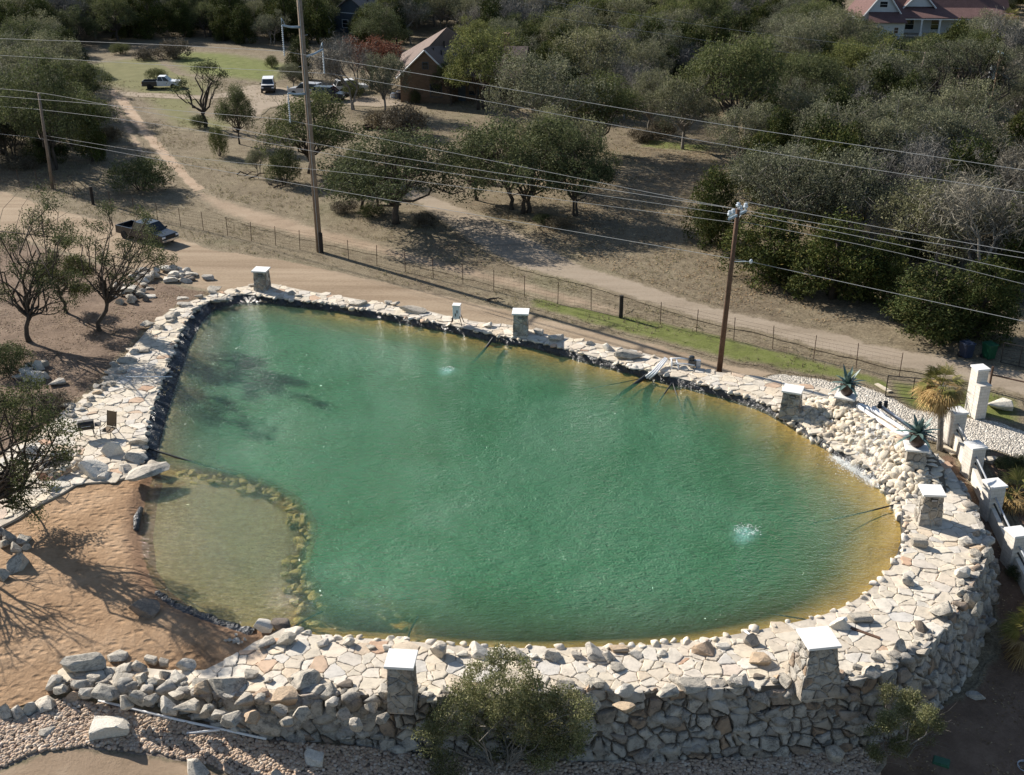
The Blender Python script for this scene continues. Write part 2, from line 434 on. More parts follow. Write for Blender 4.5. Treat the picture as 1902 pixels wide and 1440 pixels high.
def in_poly(pts, poly):
    pts = np.asarray(pts, float); poly = np.asarray(poly, float)
    ins = np.zeros(len(pts), bool)
    x, y = pts[:, 0], pts[:, 1]
    j = len(poly) - 1
    for i in range(len(poly)):
        xi, yi = poly[i]; xj, yj = poly[j]
        c = ((yi > y) != (yj > y)) & (x < (xj - xi) * (y - yi) / (yj - yi + 1e-12) + xi)
        ins ^= c; j = i
    return ins
def dist_line(pts, poly, closed=True):
    pts = np.asarray(pts, float)[:, :2]; poly = np.asarray(poly, float)[:, :2]
    a = poly if closed else poly[:-1]
    b = np.roll(poly, -1, 0) if closed else poly[1:]
    best = np.full(len(pts), 1e9)
    for i in range(len(a)):
        d = b[i] - a[i]; L = d @ d + 1e-12
        t = np.clip(((pts - a[i]) @ d) / L, 0, 1)
        best = np.minimum(best, np.linalg.norm(pts - a[i] - t[:, None] * d, axis=1))
    return best
def resample(pts, step, closed=False):
    pts = [np.asarray(p, float) for p in pts]
    if closed: pts = pts + [pts[0]]
    L = [0.0]
    for a, b in zip(pts, pts[1:]): L.append(L[-1] + np.linalg.norm(b - a))
    n = max(2, int(L[-1] / step))
    ts = np.linspace(0, L[-1], n + 1)
    A = np.array(pts)
    out = np.stack([np.interp(ts, L, A[:, k]) for k in range(A.shape[1])], 1)
    return out[:-1] if closed else out
def smooth_line(pts, it=2, closed=False):
    pts = np.asarray(pts, float)
    for _ in range(it):
        if closed:
            q = np.roll(pts, -1, 0); pts = np.stack([pts * .75 + q * .25, pts * .25 + q * .75], 1).reshape(-1, pts.shape[1])
        else:
            a, b = pts[:-1], pts[1:]
            mid = np.stack([a * .75 + b * .25, a * .25 + b * .75], 1).reshape(-1, pts.shape[1])
            pts = np.vstack([pts[:1], mid, pts[-1:]])
    return pts
def n2(x, y, s, seed=0.0):
    return noise.noise(Vector((x * s + seed, y * s - seed, seed * 1.7)))
def area(name, poly, spacing, zf, mat, hole=None, edge_w=0.6, wob=0.25, kind='structure', skirt=0.0, attrs=None):
    """a sheet of ground cover with a ragged outline: poly is world xy"""
    p = resample([q[:2] for q in poly], spacing, True)
    if wob:
        p = np.array([[a + wob * n2(a, b, 0.8, 3.1), b + wob * n2(a, b, 0.8, 9.7)] for a, b in p])
    lo, hi = p.min(0), p.max(0)
    gx, gy = np.meshgrid(np.arange(lo[0], hi[0], spacing), np.arange(lo[1], hi[1], spacing))
    g = np.stack([gx.ravel(), gy.ravel()], 1) + RNG.uniform(-.2, .2, (gx.size, 2)) * spacing
    g = g[in_poly(g, p)]
    g = g[dist_line(g, p) > spacing * 0.6]
    if hole is not None:
        g = g[~in_poly(g, hole)]; g = g[dist_line(g, hole) > spacing * 0.5]
    vs = [Vector(q) for q in p]; es = [(i, (i + 1) % len(p)) for i in range(len(p))]
    if hole is not None:
        k = len(vs); vs += [Vector(q[:2]) for q in hole]; es += [(k + i, k + (i + 1) % len(hole)) for i in range(len(hole))]
    vs += [Vector(q) for q in g]
    V, E, F, *_ = delaunay_2d_cdt(vs, es, [], 0, 1e-5)
    V = np.array([[v.x, v.y] for v in V]); F = np.array([f for f in F if len(f) == 3])
    c = V[F].mean(1)
    ok = in_poly(c, p)
    if hole is not None: ok &= ~in_poly(c, hole)
    F = F[ok]
    a = V[F[:, 1]] - V[F[:, 0]]; b = V[F[:, 2]] - V[F[:, 0]]
    fl = (a[:, 0] * b[:, 1] - a[:, 1] * b[:, 0]) < 0
    F[fl] = F[fl][:, ::-1]
    z = zf(V[:, 0], V[:, 1])
    o = mesh_np(name, np.column_stack([V, z]), F, mat, smooth=True)
    at = o.data.attributes.new('edge', 'FLOAT', 'POINT')
    at.data.foreach_set('value', np.clip(dist_line(V, p) / edge_w, 0, 1).astype(np.float32))
    for k2, fn in (attrs or {}).items():
        at = o.data.attributes.new(k2, 'FLOAT', 'POINT'); at.data.foreach_set('value', fn(V).astype(np.float32))
    if kind: o['kind'] = kind
    return o, p
def terr(dz): return lambda x, y: tz(x, y) + dz

# ------------------------------------------------------------------ the pond outline (water level z = 0)
WLpx = [(288,868),(292,845),(300,815),(308,780),(318,745),(330,705),(340,680),(352,640),(372,600),(398,575),(440,563),(490,563),(560,569),(640,581),(700,591),(780,606),
        (860,621),(920,635),(1000,648),(1100,675),(1200,702),(1290,723),(1350,740),(1420,762),(1450,780),(1500,812),(1555,848),(1600,876),(1635,905),(1655,930),(1672,962),
        (1676,1000),(1660,1045),(1630,1085),(1580,1125),(1530,1150),(1440,1171),(1380,1183),(1300,1197),(1200,1207),(1100,1209),(1000,1213),(900,1210),(820,1205),(750,1197),
        (640,1192),(575,1186),(525,1172)]
COVEpx = [(470,1172),(420,1164),(345,1136),(296,1108),(268,1050),(260,990),(266,940),(276,905)]
WL_deck = smooth_line([P(*q) for q in WLpx], 2)
WL_cove = smooth_line([P(*q) for q in [WLpx[-1]] + COVEpx + [WLpx[0]]], 2)
WL = np.vstack([WL_deck, WL_cove[1:-1]])[:, :2]
WL = resample(WL, 0.45, True)
ARCpx = [(300,873),(360,877),(420,884),(480,898),(530,924),(558,950),(572,985),(560,1020),(550,1050),(556,1080),(566,1110),(548,1138),(520,1163)]
ARC = smooth_line([P(*q) for q in ARCpx], 2)[:, :2]
COVE_POLY = np.vstack([ARC, WL_cove[1:-1, :2]])
def depth_at(V):
    d = dist_line(V, WL)
    dep = 0.08 + 0.40 * d + 0.16 * np.maximum(d - 1.2, 0) ** 1.5
    dep = np.minimum(dep, 4.2)
    rx = sstep(8, 18, V[:, 0]) * sstep(66, 58, V[:, 1]) * sstep(46, 50, V[:, 1])
    dep = dep * (1 - 0.35 * rx)
    inc = in_poly(V, COVE_POLY)
    da = dist_line(V, ARC, False)
    shelf = np.minimum(0.05 + d * 0.10, 0.50)
    k = np.where(inc, 1.0, np.clip(1 - da / 1.6, 0, 1) ** 2)
    return dep * (1 - k) + np.minimum(shelf, dep) * k
def murk_at(V):
    inc = in_poly(V, COVE_POLY); d = depth_at(V)
    da = dist_line(V, ARC, False)
    return np.where(inc, d * .95 + .06, d) * (1 - .45 * np.exp(-(da / .7) ** 2))

# ------------------------------------------------------------------ ground: one sheet to the horizon
def grid_axis(lo, hi, fine_lo, fine_hi, fs, cs):
    a = list(np.arange(fine_lo, fine_hi, fs)); x = fine_lo; s = fs
    while x > lo: s = min(s * 1.25, cs); x -= s; a.insert(0, x)
    x = a[-1]; s = fs
    while x < hi: s = min(s * 1.25, cs); x += s; a.append(x)
    return np.array(a)
gx = grid_axis(-2500, 2500, -50, 50, 0.7, 120); gy = grid_axis(-60, 4500, 26, 135, 0.7, 150)
X, Y = np.meshgrid(gx, gy)
V = np.stack([X.ravel(), Y.ravel()], 1)
Z = tz(V[:, 0], V[:, 1])
near = (np.abs(V[:, 0]) < 40) & (V[:, 1] < 100)
dd = np.zeros(len(V))
insd = np.zeros(len(V), bool)
idx = np.where(near)[0]
insd[idx] = in_poly(V[idx], WL)
dd[idx] = dist_line(V[idx], WL)
Z = Z - np.where(insd, 0.8 + 5.0 * sstep(0.0, 1.6, dd), 0) - np.where((~insd) & near & (dd > 0), 0.7 * sstep(1.6, 0.0, dd), 0)
nx, ny = len(gx), len(gy)
ii = np.arange(nx * ny).reshape(ny, nx)
F = np.stack([ii[:-1, :-1], ii[:-1, 1:], ii[1:, 1:], ii[1:, :-1]], -1).reshape(-1, 4)
g = mesh_np('ground', np.column_stack([V, Z]), F, M['ground'], smooth=True); g['kind'] = 'structure'

def PX(lst): return [PT(*q)[:2] for q in lst]
# dirt road along the fence
road_up = [(-120,318),(0,352),(120,392),(210,412),(330,440),(400,463),(500,479),(560,488),(640,506),(740,528),(850,553),(960,579),(1060,603),(1150,622),(1230,641),(1300,661),(1340,671),(1440,692),(1500,704)]
road_dn = [(1440,720),(1340,705),(1250,690),(1150,665),(1000,632),(880,606),(700,572),(560,552),(480,540),(400,548),(300,520),(240,500),(150,480),(60,455),(-120,400)]
area('dirt_road', PX(road_up + road_dn), 0.45, terr(0.03), M['dirt'], edge_w=0.9)
# two-rut track climbing to the left field, and its side spur
def strip(px, wpx):
    up = [(x - a, y) for (x, y), a in zip(px, wpx)]; dn = [(x + a, y) for (x, y), a in zip(px, wpx)]
    return up + dn[::-1]
area('track', PX(strip([(212,168),(232,195),(262,235),(300,282),(345,330),(380,362),(420,385)], [15,15,15,16,17,20,24]) ), 0.45, terr(0.034), M['track'], edge_w=0.9, wob=.3)
area('track', PX([(378,352),(430,372),(500,392),(560,410),(640,432),(740,460),(840,487),(960,515),(1060,545),(1180,575),(1150,590),(1040,566),(960,544),(840,512),(740,486),(640,462),(560,445),(480,425),(400,398),(345,360)]), 0.45, terr(0.036), M['drive2'], edge_w=1.6, wob=.35)
area('track', PX([(208,178),(222,196),(262,262),(290,312),(330,345),(318,350),(280,318),(240,262),(204,200)]), 0.45, terr(0.042), M['track'], edge_w=1.2, wob=.3)
area('track', PX([(215,170),(300,174),(380,178),(460,165),(520,168),(520,182),(460,178),(380,186),(300,183),(220,180)]), 0.5, terr(0.038), M['drive'], edge_w=1.0, wob=.3)
area('driveway', PX([(430,165),(470,158),(520,162),(560,168),(600,178),(660,176),(740,180),(760,196),(700,200),(640,196),(560,190),(500,202),(480,222),(465,225),(455,205),(462,185)]), 0.5, terr(0.046), M['drive'], edge_w=1.2)
area('driveway', PX([(760,350),(800,362),(850,380),(930,412),(1010,452),(1090,495),(1180,520),(1300,562),(1420,590),(1530,612),(1640,640),(1760,660),(1902,690),(2000,712),(2000,770),(1902,742),(1760,705),(1640,682),(1530,655),(1420,625),(1300,598),(1180,560),(1080,530),(960,500),(900,470),(840,430),(790,395),(770,380),(720,350)]), 0.5, terr(0.05), M['drive'], edge_w=1.5)
area('driveway', PX([(1600,205),(1700,215),(1800,222),(1902,228),(1990,235),(1990,265),(1902,255),(1800,248),(1700,240),(1600,226)]), 0.6, terr(0.05), M['drive'], edge_w=1.5)
# green patches of winter grass
area('grass_patch', PX([(290,100),(350,92),(430,96),(520,110),(560,120),(540,150),(480,158),(420,150),(330,140),(300,120)]), 0.8, terr(0.026), M['grass'], edge_w=4.0)
area('grass_patch', PX([(130,120),(290,100),(420,160),(380,210),(480,230),(420,250),(300,240),(240,180),(150,150)]), 0.8, terr(0.022), m_overlay('thin_grass', [(0.3,(0.10,0.10,0.045)),(0.5,(0.155,0.15,0.065)),(0.7,(0.2,0.185,0.09))],0.5,6.0,sharp=3.0), edge_w=4.0)
area('grass_patch', PX([(980,548),(1060,562),(1160,582),(1300,612),(1450,650),(1600,690),(1690,720),(1730,760),(1700,765),(1600,712),(1500,700),(1340,668),(1230,638),(1100,606),(980,572)]), 0.4, terr(0.024), M['grass'], edge_w=0.8)
area('grass_patch', PX([(1640,700),(1720,715),(1800,720),(1860,730),(1902,742),(1902,800),(1840,780),(1760,775),(1690,765),(1650,735)]), 0.4, terr(0.027), M['grass'], edge_w=0.8)
area('grass_patch', PX([(1180,255),(1250,262),(1330,268),(1330,285),(1250,282),(1180,275)]), 0.5, terr(0.025), M['grass'], edge_w=1.5)
area('lawn', PX([(1400,8),(1560,2),(1580,25),(1540,36),(1480,36),(1420,26)]), 1.0, terr(0.03), M['grass'], edge_w=2.5)
area('lawn', PX([(1590,78),(1800,60),(1870,72),(1840,92),(1700,88),(1620,90)]), 1.0, terr(0.03), M['grass'], edge_w=2.5)
area('lawn', PX([(690,30),(730,28),(760,75),(730,90),(700,70)]), 1.0, terr(0.03), M['grass'], edge_w=2.5)
# soil under the oaks, the beach, the bed below the wall
area('soil_bed', PX([(-200,400),(60,450),(150,480),(240,500),(300,520),(400,545),(330,575),(270,620),(200,705),(150,750),(90,800),(0,860),(-250,900)]), 0.6, terr(0.028), M['litter'], edge_w=1.2)
def sand_z(x, y):
    q = np.stack([x, y], 1); d = np.where(in_poly(q, WL), -1, 1) * dist_line(q, WL)
    return (tz(x, y) + 0.045) * sstep(-.05, .6, d) - .01 * sstep(.3, 0, d) + np.minimum(d, 0) * .16
sand_px = [(292,862),(250,885),(200,893),(144,897),(117,914),(64,940),(35,960),(-10,985),(-120,1010),(-160,1250),(0,1325),(100,1290),(150,1262),(200,1250),(300,1262),(400,1262),(450,1225),(500,1188),(520,1180),(500,1160),(470,1160),(420,1150),(352,1118),(312,1090),(290,1050),(284,1000),(288,950),(305,905)]
area('sand_beach', PX(sand_px), 0.4, lambda x, y: sand_z(x, y), M['sand'], wob=0.1,
     attrs={'wet': lambda V: sstep(1.1, 0.15, np.where(in_poly(V, WL), -1, 1) * dist_line(V, WL)) * 0.8})
area('soil_bed', PX([(1740,845),(1765,838),(1790,870),(1850,960),(1902,1060),(1960,1150),(2050,1300),(2100,1560),(1560,1560),(1580,1400),(1640,1345),(1720,1320),(1810,1270),(1850,1210),(1850,1080),(1830,1010),(1800,950)]), 0.5, terr(0.03), M['brownsoil'], edge_w=0.5)
area('soil_bed', PX([(1830,830),(1902,845),(2000,900),(2060,1100),(1940,1090),(1870,940),(1835,880)]), 0.5, terr(0.034), M['brownsoil'], edge_w=0.6)
area('gravel_drive', PX([(1400,706),(1440,694),(1490,700),(1540,708),(1600,716),(1650,735),(1700,762),(1780,770),(1850,782),(1902,800),(2000,840),(2000,905),(1902,862),(1850,842),(1800,835),(1770,832),(1735,825),(1690,810),(1640,780),(1590,750),(1520,740),(1450,722)]), 0.4, terr(0.055), M['gravel'], edge_w=0.5)
area('bare_patch', PX([(-100,1440),(0,1430),(60,1400),(150,1388),(300,1402),(400,1425),(440,1450),(440,1560),(-100,1560)]), 0.5, terr(0.034), m_overlay('bare_clay', [(0.3,(0.22,0.16,0.105)),(0.5,(0.30,0.22,0.15)),(0.7,(0.36,0.275,0.195))],0.5,6.0), edge_w=0.6)
peb_px = [(-60,1340),(60,1330),(110,1296),(200,1310),(320,1335),(420,1358),(500,1378),(690,1390),(900,1410),(1100,1416),(1300,1412),(1490,1396),(1590,1385),(1640,1420),(1620,1500),(1300,1520),(900,1520),(600,1500),(440,1452),(400,1428),(300,1405),(150,1391),(60,1403),(0,1433),(-60,1445)]
peb_poly = PX(peb_px)
area('pebble_bed', peb_poly, 0.5, terr(0.038), M['bedpebble'], edge_w=0.4)

# ------------------------------------------------------------------ rocks
def ico(sub):
    bm = bmesh.new(); bmesh.ops.create_icosphere(bm, subdivisions=sub, radius=1.0)
    v = np.array([q.co[:] for q in bm.verts]); f = np.array([[l.index for l in p.verts] for p in bm.faces]); bm.free()
    return v, f
ICO = {k: ico(k) for k in (1, 2, 3)}
def rock_verts(seed, sub=3, cuts=7, rough=0.16, flat=1.0):
    r = np.random.default_rng(seed)
    v, f = ICO[sub]; v = v.copy()
    off = r.uniform(-50, 50, 3)
    for i in range(len(v)):
        q = Vector(v[i] * 1.1 + off); d = noise.fractal(q, 0.9, 2.1, 4) * rough
        v[i] *= 1 + d
    for _ in range(cuts + 4):
        n = r.normal(size=3); n /= np.linalg.norm(n); h = r.uniform(0.30, 0.72)
        d = v @ n - h; m = d > 0
        v[m] -= np.outer(d[m] * 0.96, n)
    v[:, 2] *= flat
    v /= np.abs(v).max(0)
    return v, f
ROCKS = []
for s in range(14):
    v, f = rock_verts(100 + s, 3, 9, 0.13)
    ROCKS.append((v, f))
RMESH = {}
def rock_mesh(i, mk):
    if (i, mk) not in RMESH:
        me = bpy.data.meshes.new('rock')
        v, f = ROCKS[i]
        me.from_pydata([tuple(q) for q in v], [], [tuple(int(a) for a in q) for q in f])
        me.materials.append(M[mk])
        RMESH[(i, mk)] = me
    return RMESH[(i, mk)]
def rock(pos, w_, d_, h_, mk, label, group=None, name='boulder', cat='rock', rz=None, sink=0.25, tilt=(0, 0), var=None):
    i = random.randrange(len(ROCKS)) if var is None else var
    o = bpy.data.objects.new(name, rock_mesh(i, mk))
    o.scale = (w_ / 2, d_ / 2, h_ / 2)
    o.rotation_euler = (tilt[0], tilt[1], random.uniform(-0.4, 0.4) + (math.pi if random.random() < .5 else 0) if rz is None else rz)
    o.location = (float(pos[0]), float(pos[1]), float(pos[2]) + h_ * (0.5 - sink))
    link(o)
    return tag(o, label, cat, group)
def islands(name, items, mat, parent=None, sub=2):
    """many stones in one masonry mesh: items of (verts, faces)"""
    VV, FF, k = [], [], 0
    for v, f in items:
        VV.append(v); FF.append(f + k); k += len(v)
    return mesh_np(name, np.vstack(VV), np.vstack(FF), mat, parent)

# ------------------------------------------------------------------ the deck of flagstones
outer_px = [(262,872),(250,882),(208,893),(144,897),(117,914),(64,940),(35,960),(-10,982),(-110,990),(-120,880),(-20,862),(60,815),(95,785),(130,758),(150,742),(190,710),(215,680),(250,640),(285,600),(310,580),
            (350,560),(400,545),(450,532),(500,525),(560,538),(650,553),(750,570),(800,578),(850,592),(900,599),(960,604),(1020,622),(1080,632),(1150,645),(1200,656),(1280,680),(1340,692),(1400,697),(1480,712),(1540,722),
            (1590,745),(1640,790),(1690,826),(1738,842),(1760,860),(1780,890),(1802,935),(1822,980),(1832,1012)]
walltop_px = [(1832,1012),(1822,1045),(1803,1080),(1785,1120),(1750,1170),(1702,1215),(1640,1248),(1560,1268),(1470,1272),(1380,1277),(1290,1280),(1200,1285),(1100,1282),(1000,1286),(900,1290),(780,1292),(690,1292),(600,1290),(500,1298),(400,1285),(300,1272),(200,1272),(110,1264)]
rest_px = [(104,1250),(180,1222),(300,1244),(380,1244),(440,1214),(478,1188),(505,1178)]
inner = []
wl3 = resample(WL_deck, 0.45)
for i, p in enumerate(wl3):
    t = wl3[min(i + 1, len(wl3) - 1)] - wl3[max(i - 1, 0)]
    nrm = np.array([-t[1], t[0]]); nrm /= np.linalg.norm(nrm)
    left = 1.0 if (p[0] < -17) else 0.0
    wd = 0.24 + 0.62 * float(sstep(-17.5, -20.5, p[0]))
    inner.append(p[:2] + nrm * wd)
inner = np.array(inner)
outer = [PD(*q)[:2] for q in outer_px] + [PD(*q)[:2] for q in walltop_px[1:]] + [PD(*q)[:2] for q in rest_px]
deck_poly = np.vstack([inner, np.array(outer)[::-1]])
def dz_np(x, y): return 0.42 - 0.62 * sstep(-9, -17, x) * (np.asarray(y) < 46)
deck_mb, dp = area('stone_deck', deck_poly, 0.8, lambda x, y: dz_np(x, y) - 0.02, M['mortar'], wob=0.0)
# skirt under the rim so the deck has thickness
sk = MB(); q = resample(deck_poly, 0.5, True); zq = dz_np(q[:, 0], q[:, 1]) - 0.02
n_ = len(q)
sk.add([(a, b, c) for (a, b), c in zip(q, zq)] + [(a, b, c - 1.1) for (a, b), c in zip(q, zq)], [(i, (i + 1) % n_, n_ + (i + 1) % n_, n_ + i) for i in range(n_)])

def clip(poly, p, nrm):
    out = []
    for i in range(len(poly)):
        a, b = poly[i], poly[(i + 1) % len(poly)]
        da, db = (a - p) @ nrm, (b - p) @ nrm
        if da <= 0: out.append(a)
        if (da < 0 < db) or (db < 0 < da): out.append(a + (b - a) * (da / (da - db)))
    return out
def cells(lo, hi, sp, keep=0.78, seed=1, jit=0.46):
    """irregular stone outlines: Voronoi cells on a jittered grid"""
    r = np.random.default_rng(seed)
    nx, ny = int((hi[0] - lo[0]) / sp) + 1, int((hi[1] - lo[1]) / sp) + 1
    G = {}
    for i in range(nx):
        for j in range(ny):
            if r.random() < keep:
                G[i, j] = np.array([lo[0] + (i + .5 + r.uniform(-jit, jit)) * sp, lo[1] + (j + .5 + r.uniform(-jit, jit)) * sp])
    return G, sp
def cell_w(c):
    v = math.sin(c[0] * 127.1 + c[1] * 311.7) * 43758.5453
    return (v - math.floor(v)) ** 2 * 1.1 - .3
def cell_poly(G, sp, key):
    c = G[key]
    poly = [c + np.array(q) * sp * 1.25 for q in ((-1, -1), (1, -1), (1, 1), (-1, 1))]
    for di in range(-2, 3):
        for dj in range(-2, 3):
            k = (key[0] + di, key[1] + dj)
            if k != key and k in G:
                o = G[k]; d2 = (o - c) @ (o - c)
                f_ = 0.5 + (cell_w(c) - cell_w(o)) * sp * sp * 0.5 / max(d2, 1e-6)
                poly = clip(poly, c + (o - c) * min(max(f_, .12), .88), o - c)
                if len(poly) < 3: return None
    return poly
def stone_cells(G, sp, inside, fn, gap, th, mat, name, parent=None, seed=5, bulge=0.0, top_var=0.02):
    r = np.random.default_rng(seed)
    mb = MB()
    keys = [k for k in G]
    cs = np.array([G[k] for k in keys]); ok = inside(cs)
    for k, o_ in zip(keys, ok):
        if not o_: continue
        poly = cell_poly(G, sp, k)
        if poly is None or len(poly) < 3: continue
        c = np.mean(poly, 0)
        def ins(p, g_):
            d = p - c; L = np.linalg.norm(d)
            return c + d * max(0.3, 1 - g_ / max(L, 1e-3))
        # break the straight edges a little
        pp = []
        for a, b in zip(poly, poly[1:] + poly[:1]):
            ns = int(np.linalg.norm(b - a) / (sp * .26)) + 1
            for q_ in range(ns): pp.append(a + (b - a) * q_ / ns + r.uniform(-.055, .055, 2) * sp * (1 if q_ else .5))
        n = len(pp)
        h = th + r.uniform(-top_var, top_var); tl = r.uniform(-.04, .04, 2)
        base = [fn(*ins(p, gap), -0.05) for p in pp]
        rim = [fn(*ins(p, gap + 0.012), h * 0.75 + (p - c) @ tl) for p in pp]
        top = [fn(*ins(p, gap + 0.05 + bulge * 0.2), h + bulge * 0.6 + (p - c) @ tl) for p in pp]
        fs = [(i, (i + 1) % n, n + (i + 1) % n, n + i) for i in range(n)] + [(n + i, n + (i + 1) % n, 2 * n + (i + 1) % n, 2 * n + i) for i in range(n)]
        if bulge:
            fs += [(2 * n + i, 2 * n + (i + 1) % n, 3 * n) for i in range(n)]
            mb.add(base + rim + top + [fn(*c, h + bulge)], fs)
        else:
            mb.add(base + rim + top, fs + [tuple(2 * n + i for i in range(n))])
    return mb
G, sp = cells(deck_poly.min(0), deck_poly.max(0), 0.56, 0.86, 11)
fl = stone_cells(G, sp, lambda c: in_poly(c, deck_poly) & (dist_line(c, deck_poly) > 0.16), lambda x, y, h: (x, y, deckz(x, y) + h), 0.010, 0.03, M['flag'], 'flagstones', top_var=.025)
sk_o = sk.build('deck_rim', M['mortar'], deck_mb)
fl_o = fl.build('flagstones', M['flag'], deck_mb)

# ------------------------------------------------------------------ retaining wall below the deck (near and right side)
wallbot_px = [(1858,1050),(1866,1085),(1870,1130),(1866,1190),(1850,1250),(1808,1298),(1745,1325),(1680,1350),(1592,1376),(1490,1391),(1390,1403),(1290,1409),(1200,1411),(1100,1412),(1000,1410),(900,1406),(790,1396),(690,1386),(600,1376),(500,1372),(420,1351),(320,1327),(190,1306),(100,1290)]
wallbot_px = [(1800,940),(1832,995)] + wallbot_px
wtop_px = [(1782,893),(1812,960)] + walltop_px
T_ = smooth_line([PD(*q) for q in wtop_px], 1); B_ = smooth_line([PT(*q) for q in wallbot_px], 1)
NW = 240
def even(A, n):
    L = np.append(0, np.cumsum(np.linalg.norm(np.diff(A[:, :2], axis=0), axis=1)))
    t = np.linspace(0, L[-1], n); return np.stack([np.interp(t, L, A[:, k]) for k in range(3)], 1), L[-1]
TT, LT = even(T_, NW); BB, LB = even(B_, NW)
BB[:, 2] -= 0.25
wl_mid = (TT + BB) / 2
dirv = np.gradient(wl_mid[:, :2], axis=0); dirv /= np.linalg.norm(dirv, axis=1)[:, None]
onrm = np.stack([dirv[:, 1], -dirv[:, 0]], 1)
if ((BB - TT)[:, :2] * onrm).sum() < 0: onrm = -onrm
# keep the batter modest
for i in range(NW):
    hgt = TT[i, 2] - BB[i, 2]
    want = TT[i, :2] + onrm[i] * (0.10 + 0.14 * hgt)
    BB[i, :2] = BB[i, :2] * 0.35 + want * 0.65
wall = empty('retaining_wall', (float(TT[110, 0]), float(TT[110, 1]), float(BB[110, 2])), 'long curved rubble stone retaining wall holding up the near and right rim of the pond', 'retaining wall')
off = np.array(wall.location)
ROWS = 8
TT0 = TT.copy(); TT0[:, 2] += 0.02
Vw = np.concatenate([(TT0 * (1 - r_ / ROWS) + BB * (r_ / ROWS)) for r_ in range(ROWS + 1)]) - off
iw = np.arange(NW * (ROWS + 1)).reshape(ROWS + 1, NW)
Fw = np.stack([iw[:-1, :-1], iw[1:, :-1], iw[1:, 1:], iw[:-1, 1:]], -1).reshape(-1, 4)
mesh_np('mortar_face', Vw, Fw, M['darkmortar'], wall)
H0 = float((TT[:, 2] - BB[:, 2]).max())
def wall_fn(u, v, h):
    t = min(max(u / LT, 0), 1) * (NW - 1); i = min(int(t), NW - 2); k = t - i
    a = TT[i] * (1 - k) + TT[i + 1] * k; b = BB[i] * (1 - k) + BB[i + 1] * k; nn = onrm[i] * (1 - k) + onrm[i + 1] * k
    hh = max(a[2] - b[2], 0.1); s = min(max(v / hh, -0.01), 1.15)
    p = a * (1 - s) + b * s
    return (p[0] + nn[0] * h - off[0], p[1] + nn[1] * h - off[1], p[2] + 0.25 * h - off[2])
def wall_in(c):
    t = np.clip(c[:, 0] / LT, 0, 1) * (NW - 1); hh = np.interp(t, np.arange(NW), TT[:, 2] - BB[:, 2])
    return (c[:, 1] > 0.05) & (c[:, 1] < hh + 0.1) & (c[:, 0] > 0) & (c[:, 0] < LT)
G, sp = cells((0, 0), (LT, H0 + 0.6), 0.40, 0.62, 21)
ws = stone_cells(G, sp, wall_in, wall_fn, 0.03, 0.09, None, 'stones', None, 8, bulge=0.09, top_var=0.09)
ws.build('stones', M['wallstone'], wall)
it = []; r_ = np.random.default_rng(77)
for i in range(520):
    u = r_.uniform(0, LT); t_ = u / LT * (NW - 1); hh = float(np.interp(t_, np.arange(NW), TT[:, 2] - BB[:, 2])); v_ = hh * r_.beta(.8, 1.0)
    s_ = r_.choice([r_.uniform(.10, .2), r_.uniform(.16, .34), r_.uniform(.3, .5)]); p_ = np.array(wall_fn(u, v_, .02)); vv, ff = None, None
    it.append((u, v_, s_, p_))
WALL_ROCKS = it

# ------------------------------------------------------------------ pond bed, liner, water
bedpoly = WL + 0
def bed_poly_grow(d):
    out = []
    for i in range(len(WL)):
        t = WL[(i + 1) % len(WL)] - WL[i - 1]; nn = np.array([-t[1], t[0]]); nn /= np.linalg.norm(nn)
        out.append(WL[i] + nn * d)
    return np.array(out)
_area = 0.5 * np.sum(WL[:, 0] * np.roll(WL[:, 1], -1) - np.roll(WL[:, 0], -1) * WL[:, 1])
if _area > 0: pass
grow = bed_poly_grow(0.35 if _area < 0 else -0.35)
def m_bed():
    m, n = new_mat('silty_pond_bed')
    p = wpos(n)
    a = noise_n(n, p, 0.5, 5, 0.6); b = noise_n(n, p, 5.0, 4, 0.7)
    c = ramp(n, math_n(n, 'ADD', math_n(n, 'MULTIPLY', a, .6), math_n(n, 'MULTIPLY', b, .4)), [(0.35, (0.26, 0.165, 0.05)), (0.5, (0.46, 0.30, 0.10)), (0.66, (0.60, 0.43, 0.18))])
    at = N(n, 'ShaderNodeAttribute', attribute_name='silt')
    b2 = noise_n(n, p, 3.2, 6, 0.8)
    c = mixc(n, at.outputs['Fac'], c, ramp(n, b2, [(0.33, (0.11, 0.10, 0.055)), (0.5, (0.235, 0.205, 0.125)), (0.66, (0.40, 0.35, 0.23))]))
    finish(n, c, 0.9, bump_n(n, b, 0.5, 0.1), spec=0.1)
    return m
area('pond_bed', grow, 0.7, lambda x, y: np.where(in_poly(np.stack([x, y], 1), WL), -depth_at(np.stack([x, y], 1)), -0.06), m_bed(), wob=0.0,
     attrs={'silt': lambda V: np.maximum(sstep(-12, -19, V[:, 0]) * sstep(54, 62, V[:, 1]), in_poly(V, COVE_POLY) * 0.75)})
AER = [P(832, 686), P(1387, 985)]
